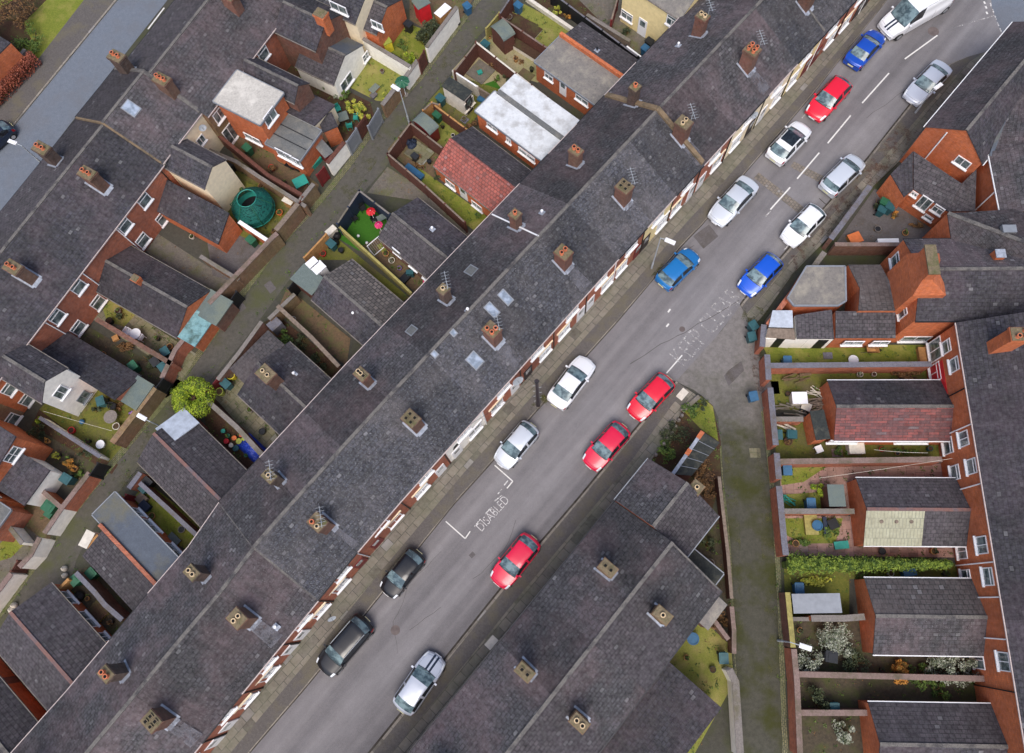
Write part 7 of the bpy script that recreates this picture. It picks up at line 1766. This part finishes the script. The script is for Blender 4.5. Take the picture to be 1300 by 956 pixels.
pl(150,515,.4,.35,.5,'leaf_brown','reddish plant beside the dark folding chair',n=120); pl(300,238,.7,.5,.8,'leaf','green plant by the cream wing and trampoline',n=220); pl(312,215,.4,.5,.4,'leaf_dark','weeds along the cream party wall',n=160); pl(350,292,.5,.45,.6,'leaf_brown','brown weeds between the trampoline and the lane wall',n=180); pl(345,212,.6,.4,.7,'leaf_brown','brown climbing plant below the arched window',n=160)
pl(857,553,.8,1.2,.8,'leaf_dark','dark leafless shrubbery in the corner garden',n=800,size=.07); pl(845,572,.6,.8,.7,'leaf','green shrub in the corner garden nearest the slate roof',n=450); pl(880,520,.6,.7,.7,'leaf','bright green plants at the tip of the corner garden',n=350); pl(893,512,.5,.5,.6,'leaf_dark','dark weeds at the point of the corner garden',n=200)
pl(893,600,.9,.9,1.1,'leaf_brown','brown bramble behind the glazed lean-to',n=600,ry=1.4); pl(901,626,.7,.6,.8,'leaf_brown','brown bramble beside the single-pot stack',n=300); pl(898,690,.6,.5,.8,'leaf_dark','dark shrub in the narrow yard beside the lane fence',n=260); pl(902,740,.6,.5,.7,'leaf','green weeds below the ring planter',n=240); pl(915,790,.8,.7,.9,'leaf_brown','brown tangled shrub above the teal bin',n=500)
# ivy hedge
t = thing('ivy_hedge', 'long bright green ivy hedge across the right hand yards', 'hedge', P(1100,716,0)); mb = MB()
a, b = P(1000,716,1.5), P(1205,716,1.5)
for i in range(7000):
    f = random.random(); w = .75*(1-f*.55); q = a.lerp(b,f); x = random.gauss(0,.4)*w; z = 1.65-.9*(abs(x)/w)**2*.7+random.uniform(-.2,.25)+.2*math.sin(f*40)
    p = Vector((q.x,q.y+x-.0,max(.1,z))); u = Vector((random.gauss(0,1),random.gauss(0,1),random.gauss(0,.5))).normalized(); v = u.cross(Vector((random.gauss(0,.4),random.gauss(0,.4),1))).normalized(); s = random.uniform(.05,.1); mb.poly([p-u*s,p-v*s*.6,p+u*s,p+v*s*.6])
part('leaves', mb, 'leaf_hedge', t); m = MB()
d = (b-a).normalized(); n = Vector((-d.y,d.x,0)); a0, b0 = Vector((a.x,a.y,0)), Vector((b.x,b.y,0)); m.prism([a0-n*.2,b0-n*.15,b0+n*.15,a0+n*.2], 0, 1.4); part('stems', m, 'leaf', t)
pl(1040,735,.5,1.3,.5,'leaf_yellow','yellow mossy growth below the ivy hedge',n=400,ry=.5)
pl(1061,806,1.3,1.15,1.6,'leaf_grey','large white flowering shrub beside the orange wall',n=1900,size=.07,hollow=.3); pl(1029,840,1.2,1.0,1.5,'leaf_grey','grey-green shrub beside the navy bin',n=1000,size=.07,hollow=.3); pl(1078,822,1.1,.7,1.3,'leaf_grey','pale shrub at the end of the long brown wing',n=600,size=.07); pl(1090,842,1.0,.9,1.2,'leaf_dark','dark green shrub below the long brown wing',n=600)
pl(1148,853,.9,.8,1.1,'leaf_orange','orange and green shrub at the bottom of the right hand yards',n=600); pl(1200,845,1.4,1.1,1.6,'leaf_grey','tall grey-leaved bush at the bottom right',n=1300,size=.08,hollow=.3); pl(1228,852,1.3,1.0,1.5,'leaf_grey','second grey-leaved bush nearest the back wall',n=1000,size=.08,hollow=.3); pl(1170,858,.8,.8,1.0,'leaf','green shrub beside the orange one',n=500)
pl(1150,476,.6,1.3,.7,'leaf_brown','brown withered climber along the long grey capped wall',n=500,ry=.5); pl(1172,515,1.0,.7,1.2,'leaf_dark','dark creeper hanging beside the kitchen roof of the red wing',n=500) if False else None
pl(1070,575,.4,.6,.4,'leaf','green weeds in the yard below the red tiles',n=200); pl(1150,572,.5,.8,.5,'leaf','grass clump in the yard below the red tiles',n=250,ry=.3); pl(1041,623,.7,.6,.8,'leaf_bright','green bush beside the felt shed',n=350); pl(1020,690,.4,.9,.4,'leaf','low grass edge of the pink path',n=250,ry=.4); pl(1055,672,.4,.8,.4,'leaf','grass patch by the black crate',n=250)
pl(1115,255,.5,.5,.6,'leaf_dark','dark weeds beside the group of bins',n=200); pl(1170,283,.5,.8,.7,'leaf_brown','brown climber along the kitchen range',n=250,ry=.3); pl(1140,272,.5,.35,.6,'leaf_orange','orange plant in the top yard',n=120)
# top left verge
pl(12,12,1.5,2.2,2.2,'leaf_brown','brown leafless thicket at the top left corner',n=1200,size=.1); pl(35,45,1.0,1.6,1.4,'leaf','green bramble on the grass bank',n=700,size=.1); pl(8,68,1.2,1.3,1.4,'leaf_dark','dark ivy below the thicket',n=500,size=.1)
t = thing('garden_hedge', 'clipped reddish-brown beech hedge along the far footway', 'hedge', P(20,92,0)); mb = MB(); a, b = P(-20,128,1.3), P(40,66,1.3)
for i in range(2600):
    f = random.random(); q = a.lerp(b,f); x = random.uniform(-.6,.6); p = q+Vector((x*.6,-x*.6,random.uniform(-1,.1)-.5*x*x)); u = Vector((random.gauss(0,1),random.gauss(0,1),random.gauss(0,.5))).normalized(); v = u.cross(Vector((random.gauss(0,.4),random.gauss(0,.4),1))).normalized(); s = random.uniform(.06,.11); mb.poly([p-u*s,p-v*s*.6,p+u*s,p+v*s*.6])
M['leaf_beech'] = m_leaf('leaves_beech', (128,66,52), (150,88,66), (92,50,42)); part('leaves', mb, 'leaf_beech', t)
W_([(-10,118),(31,62)], 1.0, .2, 'coping', 'coping', 'pale low wall behind the reddish hedge')
hT = thing('far_house', 'corner of a dark roof at the top left beyond the hedge', 'house', P(0,55,0)); polyroof(hT, [(-60,0,3.5),(-10,40,3.2),(13,54,3.0),(-5,72,3.0),(-60,130,3.2)], 'slate_dark', rn='roof', wn='wall')
# ================================================================== LAMPS, POLES, DISHES
t, b, hh = street_lamp((827,341),(841,302),'grey street lamp on the footway beside the bright blue hatchback'); lamp_head(t, b, hh, (852,307))
t, b, hh = street_lamp((520,157),(508,115),'grey street lamp in the upper back lane by the green parasol'); lamp_head(t, b, hh, (503,112))
t, b, hh = street_lamp((214,546),(189,534),'grey street lamp over the back lane beside the red-ridged roof'); lamp_head(t, b, hh, (179,529))
t, b, hh = street_lamp((988,813),(1003,819),'grey street lamp leaning over the shrub yard from the lane'); lamp_head(t, b, hh, (1024,822))
t, b, hh = street_lamp((1161.6,144),(1184,116),'grey street lamp beside the silver saloon at the junction'); lamp_head(t, b, hh, (1192,109))
t, b, hh = street_lamp((55,209),(25,186),'grey street lamp over the far road beside the dark car'); lamp_head(t, b, hh, (15,180))
b = P(683.4,515,0); t = thing('telegraph_pole', 'dark brown wooden telegraph pole on the footway between the silver and white cars', 'telegraph pole', b)
m = MB(); m.tube(b, b+Vector((0,0,7.0)), .15, .10, 10); part('pole', m, 'door_dark', t)
m = MB()
for k in range(7): z = 1.6+k*.7; d = Vector((1,.2,0)) if k%2 else Vector((-1,-.2,0)); m.tube(b+Vector((0,0,z)), b+d*.28+Vector((0,0,z)), .018, seg=4)
part('climbing_steps', m, 'lampgrey', t)
m = MB(); m.tube(b+Vector((0,0,6.7)), b+Vector((0,0,6.85)), .16, seg=8); part('cable_ring', m, 'dkmetal', t)
for i, q in enumerate(((612,460,6.0),(560,560,4.6),(640,436,5),)):
    a = b+Vector((0,0,6.8)); e = P(*q); m = MB(); pts = [a.lerp(e,k/8)-Vector((0,0,.4*math.sin(math.pi*k/8))) for k in range(9)]
    for x, y in zip(pts, pts[1:]): m.tube(x, y, .010, seg=4)
    part('cable', m, 'black', t)
def dish(px, py, z, label, h, r=.36):
    c = P(px,py,z); m = MB(); d = Vector((.5,-.8,.35)).normalized(); u = d.orthogonal().normalized(); v = d.cross(u); n = 16; rings = [(.02,0),(.4,.03),(.75,.09),(1,.16)]
    for q, w in rings:
        for k in range(n): a = 6.2832*k/n; m.v.append(c+(u*math.cos(a)*q+v*math.sin(a)*q)*r+d*w*r)
    for i in range(3):
        for k in range(n): j = (k+1)%n; m.f.append((i*n+k,i*n+j,i*n+n+j,i*n+n+k))
    o = part('satellite_dish', m, 'lampgrey', h); m = MB(); m.tube(c, c+d*r*1.1-Vector((0,0,.1)), .012, seg=4); m.tube(c, c-d*.35, .025, seg=6); part('dish_arm', m, 'dkmetal', o, top=h)
dish(657,483,4.2,'',HM[-12.2],.42); dish(958,146,3.9,'',HM[15.6],.3); dish(257,162,4.0,'',HL[9.35],.3); dish(421,785,3.6,'',HM[-28.15],.28)
for s_, z in ((-9.3,3.2),): pass
# ================================================================== CARS
car('van', (1124,36,), (1204,-10), 'c_white', 'white van with blue and black bonnet stripes at the top of the street', 'parked_van', 'van', zc=1.0, stripes='c_navy')
car('saloon', (1118,40), (1080,82), 'c_blue', 'royal blue saloon parked behind the white van', zc=.7)
car('hatch', (1031,148), (1074,101), 'c_red2', 'bright red hatchback second behind the white van', zc=.7)
car('cross', (1023,158), (981,203), 'c_white', 'white crossover with a dark glass roof panel', zc=.7, pano='carglass_dark')
car('saloon', (907,281), (955,229), 'c_silver', 'silver saloon facing down the street beside the crossing band', zc=.7)
car('hatch', (883,319), (839,362), 'c_lblue', 'light metallic blue hatchback beside the street lamp', zc=.7)
car('saloon', (748,455), (703,515), 'c_white', 'white saloon parked by the telegraph pole', zc=.7)
car('hatch', (634,590), (677,539), 'c_silver', 'small silver hatchback above the disabled bay', zc=.7)
car('hatch', (489,754), (532,701), 'c_black', 'black hatchback facing the black estate car', zc=.7, glass='carglass')
car('suv', (408,853), (466,786), 'c_black', 'large black estate car with silver roof rails', zc=.8, rails=True)
car('hatch2', (556,832), (508,903), 'c_grey', 'silver car with dark bonnet stripes cut by the bottom of the view', zc=.7, stripes='c_navy')
car('hatch2', (630,742), (678,682), 'c_red', 'red hatchback with a wide roof, lowest of the three red cars on the right', zc=.7)
car('hatch2', (747,592), (793,540), 'c_red', 'red hatchback in the middle of the three red cars on the right', zc=.7)
car('hatch', (803,528), (850,479), 'c_red2', 'red hatchback by the pale cover, highest of the three on the right', zc=.7)
car('hatch', (944,370), (987,326), 'c_blue2', 'deep blue hatchback with white headlamps beside the lane mouth', zc=.7)
car('hatch', (999,307), (1041,264), 'c_white', 'small white hatchback above the deep blue one', zc=.7)
car('mpv', (1092,200), (1048,243), 'c_silver2', 'silver people carrier with a yellow rear plate', zc=.7)
car('saloon', (1156,127), (1200,82), 'c_grey', 'grey-silver saloon by the junction lamp', zc=.7)
car('hatch2', (-30,195), (12,158), 'c_navy', 'dark blue car at the left edge on the far road', zc=.7)
# ================================================================== CAMERA AND LIGHT
cam = bpy.data.cameras.new('camera'); co = bpy.data.objects.new('camera', cam); C.objects.link(co)
co.matrix_world = Matrix.Translation((0,0,CH)) @ RM.to_4x4()
cam.sensor_width = 36; cam.lens = FP/1300*36; cam.shift_y = -45/1300; cam.clip_end = 3000; cam.clip_start = .5
bpy.context.scene.camera = co
wd = bpy.data.worlds.new('World'); bpy.context.scene.world = wd; wd.use_nodes = True
nt = wd.node_tree; sk = nt.nodes.new('ShaderNodeTexSky'); sk.sky_type = 'NISHITA'; sk.sun_disc = False
EL, AZ = rad(60), rad(185)          # soft light from the lower left of the picture
sk.sun_elevation = EL; sk.sun_rotation = AZ; sk.air_density = 1.0; sk.dust_density = 4.0; sk.ozone_density = 1
nt.links.new(sk.outputs[0], nt.nodes['Background'].inputs[0]); nt.nodes['Background'].inputs[1].default_value = .13
L = bpy.data.lights.new('sun', 'SUN'); L.energy = 1.15; L.angle = rad(34); L.color = (1,.97,.93); lo = bpy.data.objects.new('sun', L); C.objects.link(lo)
d = Vector((math.sin(AZ)*math.cos(EL), math.cos(AZ)*math.cos(EL), math.sin(EL))); lo.rotation_euler = d.to_track_quat('Z','Y').to_euler()
vs = bpy.context.scene.view_settings; vs.view_transform = 'Standard'; vs.look = 'None'; vs.gamma = 1; vs.use_curve_mapping = False; vs.exposure = .60
